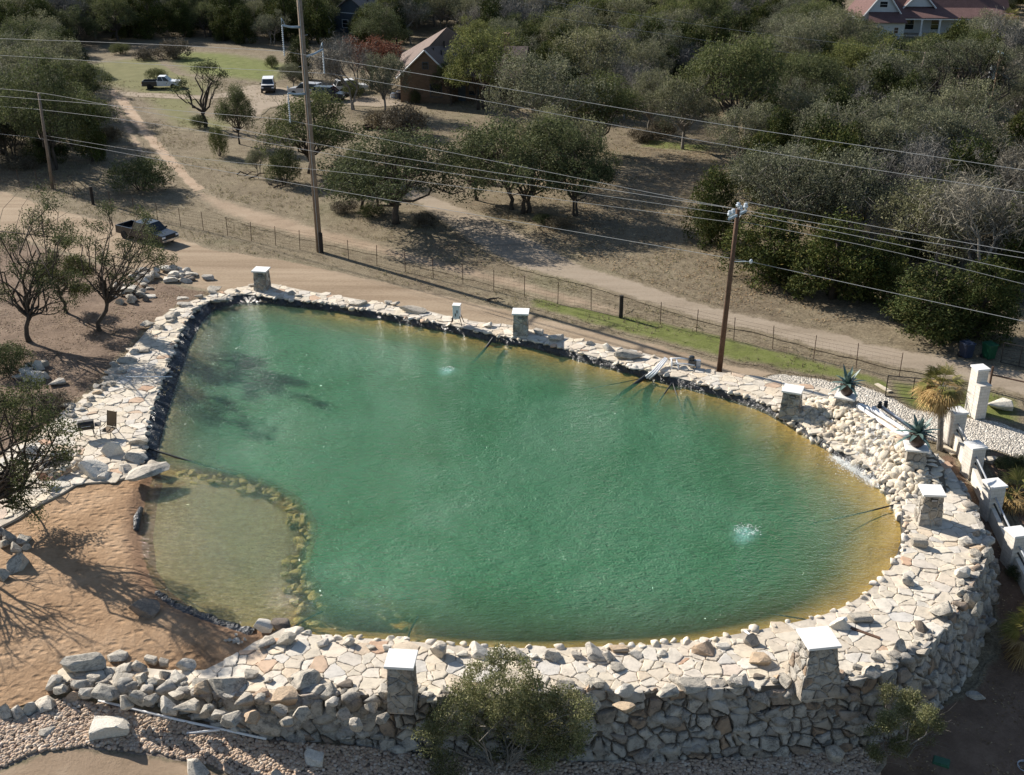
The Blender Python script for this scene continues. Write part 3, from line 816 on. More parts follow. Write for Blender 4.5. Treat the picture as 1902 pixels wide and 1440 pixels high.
def m_water():
    m, n = new_mat('pond_water')
    p = wpos(n)
    at = N(n, 'ShaderNodeAttribute', attribute_name='depth')
    k = math_n(n, 'SUBTRACT', 1.0, math_n(n, 'POWER', 2.718, math_n(n, 'MULTIPLY', at.outputs['Fac'], -0.72)))
    big = noise_n(n, p, 0.13, 6, 0.62, 0.6)
    deep = ramp(n, big, [(0.3, (0.042, 0.142, 0.064)), (0.5, (0.060, 0.178, 0.090)), (0.68, (0.090, 0.208, 0.120))])
    ae = N(n, 'ShaderNodeAttribute', attribute_name='bubbles')
    aen = math_n(n, 'MULTIPLY', ae.outputs['Fac'], ramp(n, noise_n(n, p, 5, 4, .7), [(.3, (.25, .25, .25)), (.6, (1, 1, 1))]))
    deep = mixc(n, aen, deep, (0.30, 0.62, 0.55))
    k = math_n(n, 'MAXIMUM', k, math_n(n, 'MULTIPLY', aen, 0.9))
    # ripples: short wind waves plus a longer chop
    mp = N(n, 'ShaderNodeMapping'); n.links.new(p, mp.inputs[0]); mp.inputs['Rotation'].default_value = (0, 0, R(35)); mp.inputs['Scale'].default_value = (0.55, 1.25, 1)
    w1 = noise_n(n, mp.outputs[0], 3.4, 3, 0.6, 0.3); w2 = noise_n(n, p, 0.9, 3, 0.5, 0.2); w3 = noise_n(n, p, 9.0, 2, 0.5)
    h = math_n(n, 'ADD', math_n(n, 'MULTIPLY', w1, 1.0), math_n(n, 'ADD', math_n(n, 'MULTIPLY', w2, 0.9), math_n(n, 'MULTIPLY', w3, 0.55)))
    nb = bump_n(n, h, 1.0, 0.16)
    tr = N(n, 'ShaderNodeBsdfTransparent'); tr.inputs[0].default_value = (0.92, 0.92, 0.80, 1)
    di = N(n, 'ShaderNodeBsdfDiffuse'); n.links.new(deep, di.inputs[0]); n.links.new(bump_n(n, h, 0.85, 0.16), di.inputs['Normal'])
    mx = N(n, 'ShaderNodeMixShader'); n.links.new(k, mx.inputs[0]); n.links.new(tr.outputs[0], mx.inputs[1]); n.links.new(di.outputs[0], mx.inputs[2])
    # Schlick reflectance, the same from above and from below
    geo = N(n, 'ShaderNodeNewGeometry'); dt = N(n, 'ShaderNodeVectorMath', operation='DOT_PRODUCT')
    n.links.new(geo.outputs['Incoming'], dt.inputs[0]); n.links.new(nb, dt.inputs[1])
    om = math_n(n, 'SUBTRACT', 1.0, math_n(n, 'ABSOLUTE', dt.outputs['Value']), True)
    fr = math_n(n, 'ADD', math_n(n, 'MULTIPLY', math_n(n, 'POWER', om, 5.0), 0.97), 0.03, True)
    gl = N(n, 'ShaderNodeBsdfGlossy'); gl.inputs['Roughness'].default_value = 0.06; n.links.new(nb, gl.inputs['Normal'])
    m2 = N(n, 'ShaderNodeMixShader'); n.links.new(fr, m2.inputs[0]); n.links.new(mx.outputs[0], m2.inputs[1]); n.links.new(gl.outputs[0], m2.inputs[2])
    fo_ = N(n, 'ShaderNodeAttribute', attribute_name='foam')
    fm = ramp(n, math_n(n, 'ADD', fo_.outputs['Fac'], math_n(n, 'MULTIPLY', math_n(n, 'SUBTRACT', noise_n(n, p, 5.0, 7, .85), .5), 2.2)), [(.40, (0, 0, 0)), (.80, (.85, .85, .85))])
    fd_ = N(n, 'ShaderNodeBsdfDiffuse'); fd_.inputs[0].default_value = (.82, .85, .84, 1); n.links.new(bump_n(n, noise_n(n, p, 12, 4, .7), 1.0, .08), fd_.inputs['Normal'])
    m3 = N(n, 'ShaderNodeMixShader'); n.links.new(fm, m3.inputs[0]); n.links.new(m2.outputs[0], m3.inputs[1]); n.links.new(fd_.outputs[0], m3.inputs[2])
    o = N(n, 'ShaderNodeOutputMaterial'); n.links.new(m3.outputs[0], o.inputs[0])
    return m
FALL_TOE = np.array([P(*q)[:2] for q in [(1556,850),(1578,864),(1602,879),(1626,897)]])
def foam(V):
    out = np.exp(-(dist_line(V, FALL_TOE, False) / .65) ** 2) * .8
    for a, r_ in zip(AER, (.38, .55)):
        d = np.linalg.norm(V - a[:2], axis=1); out = np.maximum(out, np.exp(-((d - r_ * .75) / (r_ * .4)) ** 2) * .42)
    out[out < .04] = -2
    return out
def bub(V):
    out = np.zeros(len(V))
    for a, e in zip(AER, ((-.28, -1.0, 1.35, .45), (-.45, -1.0, 1.9, .5))):
        d = V - a[:2]
        ax = np.array(e[:2]); ax /= np.linalg.norm(ax); s = d @ ax; t = d @ np.array([-ax[1], ax[0]])
        w_ = e[3] * (1 - 0.45 * np.clip(s / e[2], 0, 1))
        out = np.maximum(out, np.exp(-(t / w_) ** 2) * sstep(-.4, 0, s) * sstep(e[2], e[2] * .2, s) * .8)
    return out
wat, _ = area('water', WL, 0.25, lambda x, y: np.zeros(len(x)), m_water(), wob=0.0, attrs={'depth': murk_at, 'bubbles': bub, 'foam': foam})

def m_liner():
    m, n = new_mat('black_pond_liner')
    p = wpos(n)
    a = noise_n(n, p, 2.0, 4, 0.6, 1.5)
    finish(n, ramp(n, a, [(0.3, (0.014, 0.015, 0.018)), (0.7, (0.045, 0.048, 0.055))]), 0.33, bump_n(n, a, 1.0, 0.25), spec=0.5)
    return m
M['liner'] = m_liner()
ln = MB(); vs = []; K = 5
il = resample(inner, 0.22); wl_ = resample(wl3[:, :2], 0.22)
m_ = min(len(il), len(wl_)); il = resample(inner, 0.22)[np.linspace(0, len(il) - 1, 420).astype(int)]; wl_ = wl_[np.linspace(0, len(wl_) - 1, 420).astype(int)]
r_ = np.random.default_rng(3)
for i in range(420):
    fold = r_.uniform(-1, 1)
    for j in range(K):
        t = j / (K - 1)
        wob = fold * 0.06 * math.sin(math.pi * t) * (1 + 1.2 * (il[i, 0] < -18))
        q = wl_[i] * (1 - t) + il[i] * t
        z = -0.16 + (0.16 + deckz(*il[i]) - 0.06) * t ** 0.8 + wob
        inw = (wl_[i] - il[i]) / (np.linalg.norm(wl_[i] - il[i]) + 1e-6)
        q = q + inw * 0.06
        vs.append((q[0], q[1], z))
ln.add(vs, [(i * K + j, (i + 1) * K + j, (i + 1) * K + j + 1, i * K + j + 1) for i in range(419) for j in range(K - 1)])
tag(ln.build('pond_liner', M['liner'], smooth=False), 'wrinkled black plastic liner showing round the rim of the pond above the water', 'pond liner')
# a rag of liner along the sandy shore
lp = smooth_line([P(*q, 0.04) for q in [(292,1100),(320,1122),(360,1138),(400,1152),(440,1166),(472,1172)]], 1)
l2 = MB()
vs = []
for i, q in enumerate(resample(lp, 0.15)):
    for j in range(4):
        vs.append((q[0] + 0.1 * random.uniform(-1, 1), q[1] + (j - 1.5) * 0.22 + 0.08 * random.uniform(-1, 1), 0.05 + 0.10 * random.random() * (j in (1, 2)) - 0.1 * (j == 3) ))
n_ = len(vs) // 4
l2.add(vs, [(i * 4 + j, (i + 1) * 4 + j, (i + 1) * 4 + j + 1, i * 4 + j + 1) for i in range(n_ - 1) for j in range(3)])
tag(l2.build('pond_liner', M['liner']), 'crumpled strip of dark liner exposed along the sand shore beside the dark rock', 'pond liner')
l3 = MB(); a, b = P(262, 945, 0.14), P(253, 985, 0.14)
l3.tube([a, a * .5 + b * .5 + np.array([-.08, 0, .05]), b], [0.13, 0.2, 0.14], 8)
tag(l3.build('liner_roll', M['liner'], smooth=True), 'short roll of grey black liner lying on the sand at the left water edge', 'pond liner')

# ------------------------------------------------------------------ boulders on the rim, wall and gravel (px, py = middle; w, h in photo pixels)
def px_rock(px, py, wp, hp, mk, label, group=None, on='deck', sink=0.22, var=None, rz=None, deep=0.85, tilt=(0, 0), lift=0.0, name='boulder'):
    base = PD(px, py + hp * 0.25) if on == 'deck' else PT(px, py + hp * 0.25)
    s = m_per_px(base)
    w_ = wp * s * 1.06; h_ = hp * s * 0.95; d_ = w_ * deep
    base[2] += lift
    return rock(base, w_, d_, h_, mk, label, group, sink=sink, var=var, rz=rz, tilt=tilt, name=name)
islands('bulging_stones', [(lambda q: (q[0] * np.array([s_ * 1.2, s_ * .8, s_ * .8]) + p_, q[1]))(rock_verts(9000 + i, 2, 5, .15)) for i, (u, v_, s_, p_) in enumerate(WALL_ROCKS)], M['wallstone'], wall)
GR1 = 'loose boulders heaped on the near left end of the stone terrace'
L1 = 'weathered limestone boulder in the heap on the near left end of the stone terrace'
for q in [(214,1219,45,22),(281,1224,30,27),(305,1226,22,22),(257,1236,30,30),(232,1240,34,24),(264,1258,34,38),(229,1261,38,26),(306,1253,28,28),(327,1258,32,24),(347,1234,36,28),
          (104,1262,36,34),(114,1278,34,24),(145,1270,28,26),(193,1283,56,32),(232,1297,34,36),(257,1293,36,30),(286,1295,34,30),(313,1309,36,34),(352,1309,44,30),(387,1315,32,34),(175,1262,30,20),(160,1285,30,24),(205,1245,26,20),(330,1285,34,22),(275,1280,30,22)]:
    px_rock(*q, random.choice(['rock', 'rock', 'rockgrey']), L1, GR1, sink=0.3)
px_rock(150, 1232, 88, 38, 'rockgrey', 'long dark grey weathered boulder at the sand edge on the left terrace end', deep=.5)
px_rock(143, 1292, 36, 24, 'rockrust', 'small rust brown boulder at the foot of the left terrace end', on='t')
px_rock(374, 1277, 42, 26, 'rockrust', 'flat orange tan slab beside the big grey slab on the terrace')
px_rock(421, 1266, 90, 46, 'rockgrey', 'big pale grey slab boulder lying on the left part of the terrace', deep=.7, sink=.4)
GR2 = 'boulders along the foot of the terrace beside the pebbles'
L2 = 'pale limestone boulder bedded in the sloping foot of the terrace above the pebbles'
for q in [(468,1254,34,20),(455,1297,36,34),(438,1330,48,36),(485,1298,28,26),(566,1320,40,30),(545,1262,28,18),(586,1278,36,22),(520,1318,30,24),(620,1300,30,22),(640,1322,32,28),(530,1340,30,28),(660,1345,30,34),(690,1310,28,24),(610,1275,26,16),(655,1280,28,16),(715,1330,30,30),(500,1262,22,14),(408,1325,26,26)]:
    px_rock(*q, random.choice(['rock', 'rock', 'rockgrey']), L2, GR2, sink=0.3)
px_rock(472, 1328, 36, 26, 'rockrust', 'rust coloured boulder in the terrace foot left of the largest grey boulder')
px_rock(493, 1346, 68, 52, 'rockgrey', 'largest rounded grey boulder at the terrace foot by the end of the long white pipe', on='t', lift=.3)
px_rock(532, 1291, 58, 32, 'rockrust', 'flat yellow ochre slab boulder in the middle of the terrace slope', sink=.4)
px_rock(576, 1257, 68, 36, 'rockgrey', 'grey block boulder on the flagstones above the yellow slab')
px_rock(552, 1354, 28, 44, 'rock', 'narrow upright pale boulder between the two large boulders at the terrace foot', on='t', lift=.2)
px_rock(610, 1348, 82, 46, 'rock', 'wide smooth pale boulder at the terrace foot right of the white pipe', on='t', lift=.35, deep=.6)
GR3 = 'low stones edging the pebbles at the left'
for q in [(88,1306,60,28),(60,1313,34,28),(34,1323,30,34),(12,1321,32,38),(-20,1328,36,36)]:
    px_rock(*q, 'rock', 'pale limestone block in the low edging between the sand and the pebbles', GR3, on='t')
px_rock(205, 1348, 68, 52, 'rockwhite', 'large white pointed boulder standing alone in the pebbles left of the pipe', on='t')
px_rock(362, 1421, 54, 42, 'rock', 'grey white boulder in the pebbles at the bottom edge of the photo', on='t')
px_rock(584, 1402, 44, 42, 'rockwhite', 'cream boulder in the pebbles below the wide smooth boulder', on='t')
px_rock(86, 1360, 30, 16, 'rock', 'small flat pale rock in the pebbles left of the white boulder', on='t')
px_rock(512, 1436, 26, 18, 'rock', 'small pale rock in the pebbles at the bottom edge beneath the cream boulder', on='t')
px_rock(1548, 1402, 42, 42, 'rock', 'pale boulder at the end of the pebbles beside the small near tree', on='t')
px_rock(1494, 1378, 28, 20, 'rock', 'small pale rock at the foot of the wall under the drain pipe', on='t')
px_rock(1811, 1291, 32, 18, 'rock', 'flat pale slab leaning at the foot of the wall corner over the brown soil', on='t')
px_rock(271, 1130, 54, 36, 'rockdark', 'dark brown block of rock standing on the sand by the water', on='t', var=4)
px_rock(490, 1162, 36, 32, 'rockwhite', 'white boulder at the corner where the sand meets the flagstones', on='t')
px_rock(520, 1159, 40, 24, 'rockdark', 'dark flat boulder in the water edge beside the white corner boulder', on='t')
px_rock(535, 1185, 44, 34, 'rockgrey', 'grey boulder on the flagstones behind the white corner boulder')
px_rock(495, 1192, 36, 20, 'rock', 'flat cream boulder at the sand corner next to the grey boulder')
px_rock(37, 1041, 30, 52, 'rockgrey', 'long grey slab boulder half buried in the sand at the left', on='t', deep=1.9, rz=-0.6, sink=.35, var=2)
px_rock(7, 1068, 26, 28, 'rock', 'squat pale boulder at the left edge by the long grey slab', on='t')
for q in [(44,1003,26,20),(18,998,30,26),(30,1018,24,20),(0,990,30,30),(8,1010,28,24),(52,1015,22,16),(-25,1000,30,30)]:
    px_rock(*q, 'rockgrey', 'grey boulder in the low curved edging between the left patio and the sand', 'edging boulders at the left patio', on='t')
GR4 = 'boulders along the near pond edge'
for q in [(650,1191,26,24),(928,1214,24,22),(963,1215,32,22),(1027,1217,32,26),(600,1195,24,14),(690,1200,22,12),(990,1216,24,14),(1070,1216,24,14),(860,1214,22,12),(720,1204,20,14),(1180,1216,26,12),(1230,1212,24,12),(1340,1198,26,14)]:
    px_rock(*q, random.choice(['rock', 'rockwhite']), 'pale limestone rock in the row lining the near edge of the green water', GR4)
px_rock(817, 1208, 38, 38, 'rock', 'upright leaning boulder at the near water edge right of the white capped pillar')
px_rock(891, 1210, 40, 30, 'rockwhite', 'rounded white boulder at the near water edge above the big bush')
px_rock(1105, 1213, 42, 32, 'rock', 'cream boulder on the near water edge, left of a matching pair')
px_rock(1129, 1219, 28, 28, 'rock', 'smaller boulder tucked against the cream boulder on the near water edge')
px_rock(1152, 1206, 36, 18, 'rockrust', 'low pinkish rock at the near water edge beside the paired boulders')
px_rock(1145, 1239, 34, 12, 'rockgrey', 'thin grey slab lying on the flagstones behind the paired boulders')
px_rock(643, 1270, 30, 16, 'rockdark', 'dark flat rock on the flagstones left of the near pillar')
px_rock(1098, 1302, 36, 52, 'rockgrey', 'tall grey boulder on the wall top just right of the big bush')
px_rock(1160, 1280, 34, 30, 'rockwhite', 'pointed white boulder on the wall top above the orange one')
px_rock(1160, 1308, 44, 24, 'rockrust', 'orange boulder set in the wall top below the pointed white one')
px_rock(1240, 1284, 42, 32, 'rockgrey', 'dark grey jagged boulder on the wall top, left of a larger grey one')
px_rock(1280, 1266, 56, 32, 'rockgrey', 'wide grey weathered boulder on the wall top in the middle of the near side')
px_rock(1373, 1266, 36, 28, 'rock', 'squarish pale boulder on the wall top left of the big corner pillar')
px_rock(1410, 1258, 26, 12, 'rockdark', 'small brown rock next to the squarish boulder on the wall top')
px_rock(1412, 1226, 46, 20, 'rockrust', 'brown hollow slab on the flagstones left of the corner pillar')
px_rock(1300, 1205, 52, 22, 'rockrust', 'flat orange pink slab at the near water edge')
px_rock(1395, 1187, 32, 28, 'rockgrey', 'grey rounded boulder at the water edge by the white pipe end')
GR5 = 'stones capping the top of the near wall'
for i in range(110):
    t = random.uniform(0.05, 0.97); k = int(t * (NW - 1)); p = TT[k]; nn = onrm[k]
    s = random.choice([random.uniform(.2, .4), random.uniform(.35, .7)])
    rock((p[0] - nn[0] * random.uniform(-.12, .55), p[1] - nn[1] * random.uniform(-.05, .5), p[2] - 0.03), s * 1.3, s, s * random.uniform(.5, .95), random.choice(['rock', 'rock', 'rockgrey', 'rockgrey', 'rockrust'] if k < 400 else ['rock']),
         'rough limestone rock set on the outer lip of the retaining wall', GR5, rz=random.uniform(0, 6), name='capping_stone')
px_rock(1561, 1159, 40, 28, 'rockwhite', 'white knobbly boulder at the water edge right of the corner pillar')
px_rock(1600, 1148, 44, 28, 'rockgrey', 'dark grey boulder at the water edge beside the white knobbly one')
px_rock(1684, 1078, 30, 30, 'rock', 'pale cube shaped boulder standing on the flagstones at the right end of the pond')
px_rock(1708, 1008, 32, 34, 'rockgrey', 'pale grey boulder on the flagstones below the right side pillar')
px_rock(1747, 1133, 44, 32, 'rockgrey', 'grey angular block on the right flagstones near the wall top')
px_rock(1708, 1160, 32, 30, 'rockdark', 'brownish pitted rock on the right flagstones')
px_rock(1669, 1200, 26, 38, 'rock', 'tall narrow pale rock on the flagstones right of the corner pillar')
px_rock(1713, 1212, 24, 22, 'rockgrey', 'small grey rock near the wall top by the tall narrow rock')
px_rock(1627, 1220, 32, 14, 'rockgrey', 'low grey rock on the flagstones between the corner pillar and the tall narrow rock')
px_rock(1615, 1246, 40, 22, 'rock', 'flat topped pale slab rock on the wall lip right of the corner pillar')
px_rock(1790, 1061, 34, 28, 'rockwhite', 'pale boulder on the outer lip at the right end of the pond')
px_rock(1797, 1005, 36, 22, 'rock', 'flat pale boulder on the right deck below the shaded steps')
px_rock(1831, 1026, 26, 26, 'rock', 'pale boulder at the outermost right corner of the deck')
for q in [(1782,1100,22,30),(1800,1112,22,34),(1815,1125,24,36),(1790,1140,26,22)]:
    px_rock(*q, 'rockgrey', 'upright grey slab in the row of step like slabs on the right wall top', 'upright slabs on the right wall top', deep=.6, sink=.4)
# far rim
px_rock(665, 561, 38, 14, 'rockgrey', 'low grey boulder on the far rim left of the long pale slab')
px_rock(768, 576, 52, 16, 'rock', 'long pale slab boulder on the far rim', deep=.5)
px_rock(1169, 660, 58, 26, 'rockgrey', 'dark grey boulder on the far rim near the white pipes', deep=.6)
px_rock(1032, 628, 30, 16, 'rock', 'pale boulder on the far rim, right of the pillar')
px_rock(906, 604, 18, 12, 'rockwhite', 'small round white rock on the far rim between the white box and the pillar')
px_rock(1127, 645, 22, 18, 'rockwhite', 'white boulder on the far rim left of the dark grey one')
for q in [(721,561,16,10),(734,564,18,10),(1000,616,24,12),(1096,637,18,10),(1150,650,18,10),(1215,662,16,9),(540,545,18,10),(555,549,14,8),(470,530,16,9),(440,540,16,10),(1250,676,20,10),(1270,684,20,10)]:
    px_rock(*q, 'rock', 'small pale rock on the outer side of the far rim beside the dirt road', 'small rocks along the far rim')
px_rock(1531, 739, 36, 28, 'rockwhite', 'smooth white boulder between the far right pillar and the potted agave', on='t')
px_rock(1503, 732, 18, 14, 'rock', 'small cream boulder between the far right pillar and the smooth white boulder', on='t')
px_rock(1858, 751, 46, 30, 'rockwhite', 'big white boulder on the gravel right of the tall gate pillar', on='t')
px_rock(1838, 852, 30, 24, 'rock', 'pale boulder half shaded behind the low white wall', on='t')
# left patio and banks
px_rock(236, 668, 36, 16, 'rockgrey', 'flat grey boulder on the left deck')
px_rock(182, 729, 20, 12, 'rockrust', 'small red brown boulder on the left deck')
px_rock(215, 833, 46, 34, 'rockwhite', 'white block boulder by the patio chair')
px_rock(175, 874, 54, 42, 'rockwhite', 'large white boulder at the patio edge, left of the tilted slab', on='t')
px_rock(196, 884, 28, 24, 'rockwhite', 'small white boulder leaning against the large patio edge boulder', on='t')
px_rock(232, 870, 48, 24, 'rock', 'flat cream boulder behind the tilted slab', on='t')
px_rock(252, 848, 40, 24, 'rock', 'tan boulder at the pond edge between the block boulder and the tilted slab')
px_rock(259, 818, 32, 20, 'rock', 'cream rim stone at the pond edge right of the patio chair')
px_rock(54, 838, 44, 22, 'rock', 'long pale boulder behind the fire pit')
v, f = rock_verts(555, 3, 12, 0.14, 1.0)
ROCKS.append((v, f))
c = PT(262, 882, 0.4); s = m_per_px(c)
sb = rock((c[0], c[1], c[2] - 0.1), 112 * s, 1.6, 0.62, 'rock', 'great flat tilted limestone slab jutting over the water at the sandy corner', var=14, rz=R(44), sink=0.2, tilt=(R(6), R(-5)), name='slab_boulder')
px_rock(286, 866, 34, 16, 'rock', 'pale rock under the upper end of the great tilted slab', on='t')
for i in range(70):
    t = random.random(); cx, cy = (300, 512) if i < 42 else (243, 545)
    a = random.uniform(0, 6.28); rr = math.sqrt(random.random())
    px, py = cx + rr * math.cos(a) * (64 if i < 42 else 44), cy + rr * math.sin(a) * (15 if i < 42 else 21)
    px_rock(px, py, random.uniform(9, 26), random.uniform(7, 17), random.choice(['rock', 'rock', 'rockgrey', 'rockdark', 'rockwhite']), 'broken limestone rock in the long heap between the oaks and the dirt road', 'rock heap between the oaks and the road', on='t', name='heap_rock', lift=random.uniform(0, .35) * (1 - rr))
for i in range(13):
    a = random.uniform(0, 6.28); rr = math.sqrt(random.random())
    px_rock(78 + rr * math.cos(a) * 42, 695 + rr * math.sin(a) * 24, random.uniform(18, 36), random.uniform(14, 26), random.choice(['rock', 'rockgrey', 'rockwhite']), 'jagged pale boulder in the heap under the left oaks', 'rock heap under the left oaks', on='t', lift=random.uniform(0, .3) * (1 - rr))
px_rock(385, 516, 26, 12, 'rock', 'lone pale rock on the bare soil between the heap and the far left pillar', on='t')
GR6 = 'rough stones in the left deck edge'
for i in range(40):
    q = random.choice([(190,712),(215,682),(250,642),(285,603),(310,583),(350,562),(400,547),(130,760),(150,743)])
    px_rock(q[0] + random.uniform(-14, 22), q[1] + random.uniform(-12, 12), random.uniform(12, 26), random.uniform(7, 13), random.choice(['rock', 'rock', 'rockgrey']), 'rough rock bedded along the outer edge of the left deck', GR6, name='edge_stone')
# drowned row of rocks fencing the shallow cove
for q in resample(ARC, 0.42)[2:-1]:
    for k in range(random.choice([2, 3, 4])):
        s = random.uniform(0.22, 0.62)
        rock((q[0] + random.gauss(.08, .38), q[1] + random.gauss(0, .34), -0.34), s * random.uniform(1, 1.5), s, s * .6, 'rocksub', 'yellow silted rock under water in the drowned row that fences the shallow cove', 'drowned rocks fencing the cove', rz=random.uniform(0, 6), name='drowned_rock')
# rim stones on the inner edge
RI = []
for i in range(0, len(inner), 1):
    if random.random() < .72:
        p = inner[i]; s = random.uniform(.18, .36); v, f = rock_verts(1000 + i, 2, 5, .2)
        RI.append((v * np.array([s * .8, s * .8, s * .5]) + np.array([p[0] + random.uniform(-.12, .12), p[1] + random.uniform(-.12, .12), deckz(*p) - .02]), f))
islands('rim_stones', RI, M['flag'], deck_mb)

# pebbles: thousands of river stones
PV, PF, k = [], [], 0
lo, hi = np.min(peb_poly, 0), np.max(peb_poly, 0)
pts = np.stack([RNG.uniform(lo[0], hi[0], 60000), RNG.uniform(max(lo[1], 31), hi[1], 60000)], 1)
pts = pts[in_poly(pts, np.array(peb_poly))]
pts = pts[dist_line(pts, np.array(peb_poly)) > 0.08]
pts = pts[:15000]; zs = tz(pts[:, 0], pts[:, 1])
bv, bf = ICO[1]
for (x, y), z in zip(pts, zs):
    s = RNG.uniform(.045, .105); a = RNG.uniform(0, 6.28); c_, s_ = math.cos(a), math.sin(a)
    q = bv * np.array([s * RNG.uniform(1, 1.5), s, s * .75])
    PV.append(np.stack([q[:, 0] * c_ - q[:, 1] * s_ + x, q[:, 0] * s_ + q[:, 1] * c_ + y, q[:, 2] + z + .05 + RNG.uniform(0, .04)], 1)); PF.append(bf + k); k += len(bv)
o = mesh_np('pebbles', np.vstack(PV), np.vstack(PF), M['pebble'], smooth=True)
tag(o, 'brown and tan river pebbles spread along the foot of the wall', 'pebbles', kind='stuff')
# little heap of pale rubble on the sand
for i in range(16):
    px_rock(441 + random.gauss(0, 9), 1190 + random.gauss(0, 4), random.uniform(6, 11), random.uniform(5, 8), 'rockwhite', 'fist sized pale stone in the little rubble heap on the sand', 'rubble heap on the sand', on='t', name='rubble_stone', lift=random.uniform(0, .08))

# ------------------------------------------------------------------ stone pillars with white caps
def cell_box(mb_out, hw, hz, seed, bat=0.0, hw2=None):
    """stones on the four sides of a pillar of half width hw, height hz"""
    for side in range(4):
        def fn(u, v, h, side=side):
            hwv = hw + bat * (1 - v / hz)
            x = (u - hw) / hw * hwv; y = -hwv - h
            for _ in range(side): x, y = -y, x
            return (x, y, v)
        G, sp = cells((0, 0), (2 * hw, hz), 0.30, 0.85, seed * 10 + side)
        mb = stone_cells(G, sp, lambda c: np.ones(len(c), bool), lambda u, v, h, fn=fn: fn(min(max(u, -.02), 2 * hw + .02), min(max(v, -.1), hz), h), 0.018, 0.03, None, '', None, seed, bulge=0.03, top_var=.015)
        mb_out.add(mb.v, mb.f)
def pillar(loc, hz, label, rz, cap=1.16, light=None, hw=0.42, bat=0.06, seed=1, z0=0.0):
    t = empty('stone_pillar', loc, label, 'stone pillar', 'white capped stone pillars round the pond', rz)
    c = MB(); wb = 2 * (hw + bat) - .02; c.box((0, 0, hz / 2 - .1), (wb, wb, hz + .2), taper=(2 * hw - .02) / wb); c.build('core', M['mortar'], t)
    st = MB(); cell_box(st, hw, hz, seed, bat); st.build('stones', M['wallstone'], t)
    k = MB(); k.box((0, 0, hz + .055), (cap, cap, .11)); k.build('cap', M['white'], t, bevel=.012)
    if light is not None:
        l = MB(); a = light; d = hw + .06
        mx = Matrix.Rotation(a, 4, 'Z')
        l.box(mx @ Vector((0, -d - .03, hz - .22)), (.34, .06, .17), rz=a); l.build('light_fixture', M['blackmetal'], t)
        g2 = MB()
        for q in (-.04, 0, .04): g2.box(mx @ Vector((0, -d - .065, hz - .22 + q)), (.28, .012, .018), rz=a)
        g2.build('louvre', M['galv'], t.children[-1])
    return t
def pil(cap_px, base_px, label, rz, **kw):
    b = PD(*base_px); top = at_y(*cap_px, b[1]); hz = top[2] - b[2] - 0.1
    return pillar(b, max(hz, .4), label, rz, **kw)
pil((487, 500), (488, 537), 'white capped stone pillar at the far left corner of the pond', R(-8), light=R(8), seed=2)
pil((968, 578), (967, 621), 'white capped stone pillar on the middle of the far rim by the dirt road', R(-4), light=R(5), seed=3)
pil((1471, 722), (1468, 769), 'white capped stone pillar on the far right rim beside the smooth white boulder', R(-22), light=R(10), seed=4, bat=.14)
pil((1722, 910), (1722, 968), 'white capped stone pillar on the right deck below the waterfall', R(-4), light=R(2), seed=5, bat=.1, cap=1.12)
pil((750, 1223), (749, 1304), 'white capped stone pillar on the near side left of the big bush', R(-5), seed=6, bat=.08)
pil((1508, 1184), (1510, 1268), 'large white capped stone pillar on the near right corner above the retaining wall', R(9), seed=7, bat=.32, cap=1.36, hw=.5)

# ------------------------------------------------------------------ waterfall: a mound of rubble with two pots on top
rid = smooth_line([P(1478, 775, .5), P(1500, 755, .8), P(1540, 745, 1.25), P(1572, 750, 1.5), P(1630, 790, 1.55), P(1698, 838, 1.6), P(1712, 866, 1.1), P(1716, 905, .6)], 1)
toe = smooth_line([P(1470, 790, -.1), P(1490, 808, -.15), P(1520, 825, -.15), P(1555, 848, -.15), P(1600, 876, -.15), P(1648, 918, -.15), P(1665, 945, -.15), P(1674, 975, -.1)], 1)
RA, _ = even(rid, 60); TA, _ = even(toe, 60)
fall = empty('waterfall_wall', (float(RA[30, 0]), float(RA[30, 1]), 0.0), 'cream rubble rock face of the waterfall at the right end of the pond', 'waterfall wall')
fo = np.array(fall.location)
dr = np.gradient(RA[:, :2], axis=0); dr /= np.linalg.norm(dr, axis=1)[:, None]
bn = np.stack([-dr[:, 1], dr[:, 0]], 1)
if ((TA - RA)[:, :2] * bn).sum() > 0: bn = -bn
BK = RA.copy(); BK[:, :2] += bn * 1.15; BK[:, 2] -= .08
BG = RA.copy(); BG[:, :2] += bn * 1.45; BG[:, 2] = -.7
rows = [TA, TA * .66 + RA * .34, TA * .33 + RA * .67, RA, BK, BG]
Vf = np.concatenate(rows) - fo; iw = np.arange(60 * 6).reshape(6, 60)
mesh_np('mortar_core', Vf, np.stack([iw[:-1, :-1], iw[1:, :-1], iw[1:, 1:], iw[:-1, 1:]], -1).reshape(-1, 4), M['darkmortar'], fall)
it = []
for i in range(900):
    u = random.random() * 59; a = int(min(u, 58)); k = u - a; v_ = random.random() ** .9
    t_ = TA[a] * (1 - k) + TA[a + 1] * k; r_ = RA[a] * (1 - k) + RA[a + 1] * k
    p = t_ * (1 - v_) + r_ * v_
    s = random.choice([random.uniform(.08, .18), random.uniform(.15, .26), random.uniform(.24, .40)]) * (1.15 if v_ < .15 else 1)
    vv, ff = rock_verts(3000 + i, 2, 5, .22)
    b_ = np.array([-bn[a][0], -bn[a][1], .6])
    it.append((vv * np.array([s, s, s * .8]) + p + b_ * random.uniform(-.02, .12) - fo, ff))
islands('rubble_face', it, M['fallstone'], fall)
it = []
for a in range(0, 59):
    for j in range(2):
        p = RA[a] * (1 - .1 - .5 * j) + BK[a] * (.1 + .5 * j)
        vv, ff = rock_verts(5000 + a * 2 + j, 2, 6, .2); s = random.uniform(.3, .45)
        it.append((vv * np.array([s, s, .06]) + p + np.array([random.uniform(-.1, .1), random.uniform(-.1, .1), .02]) - fo, ff))
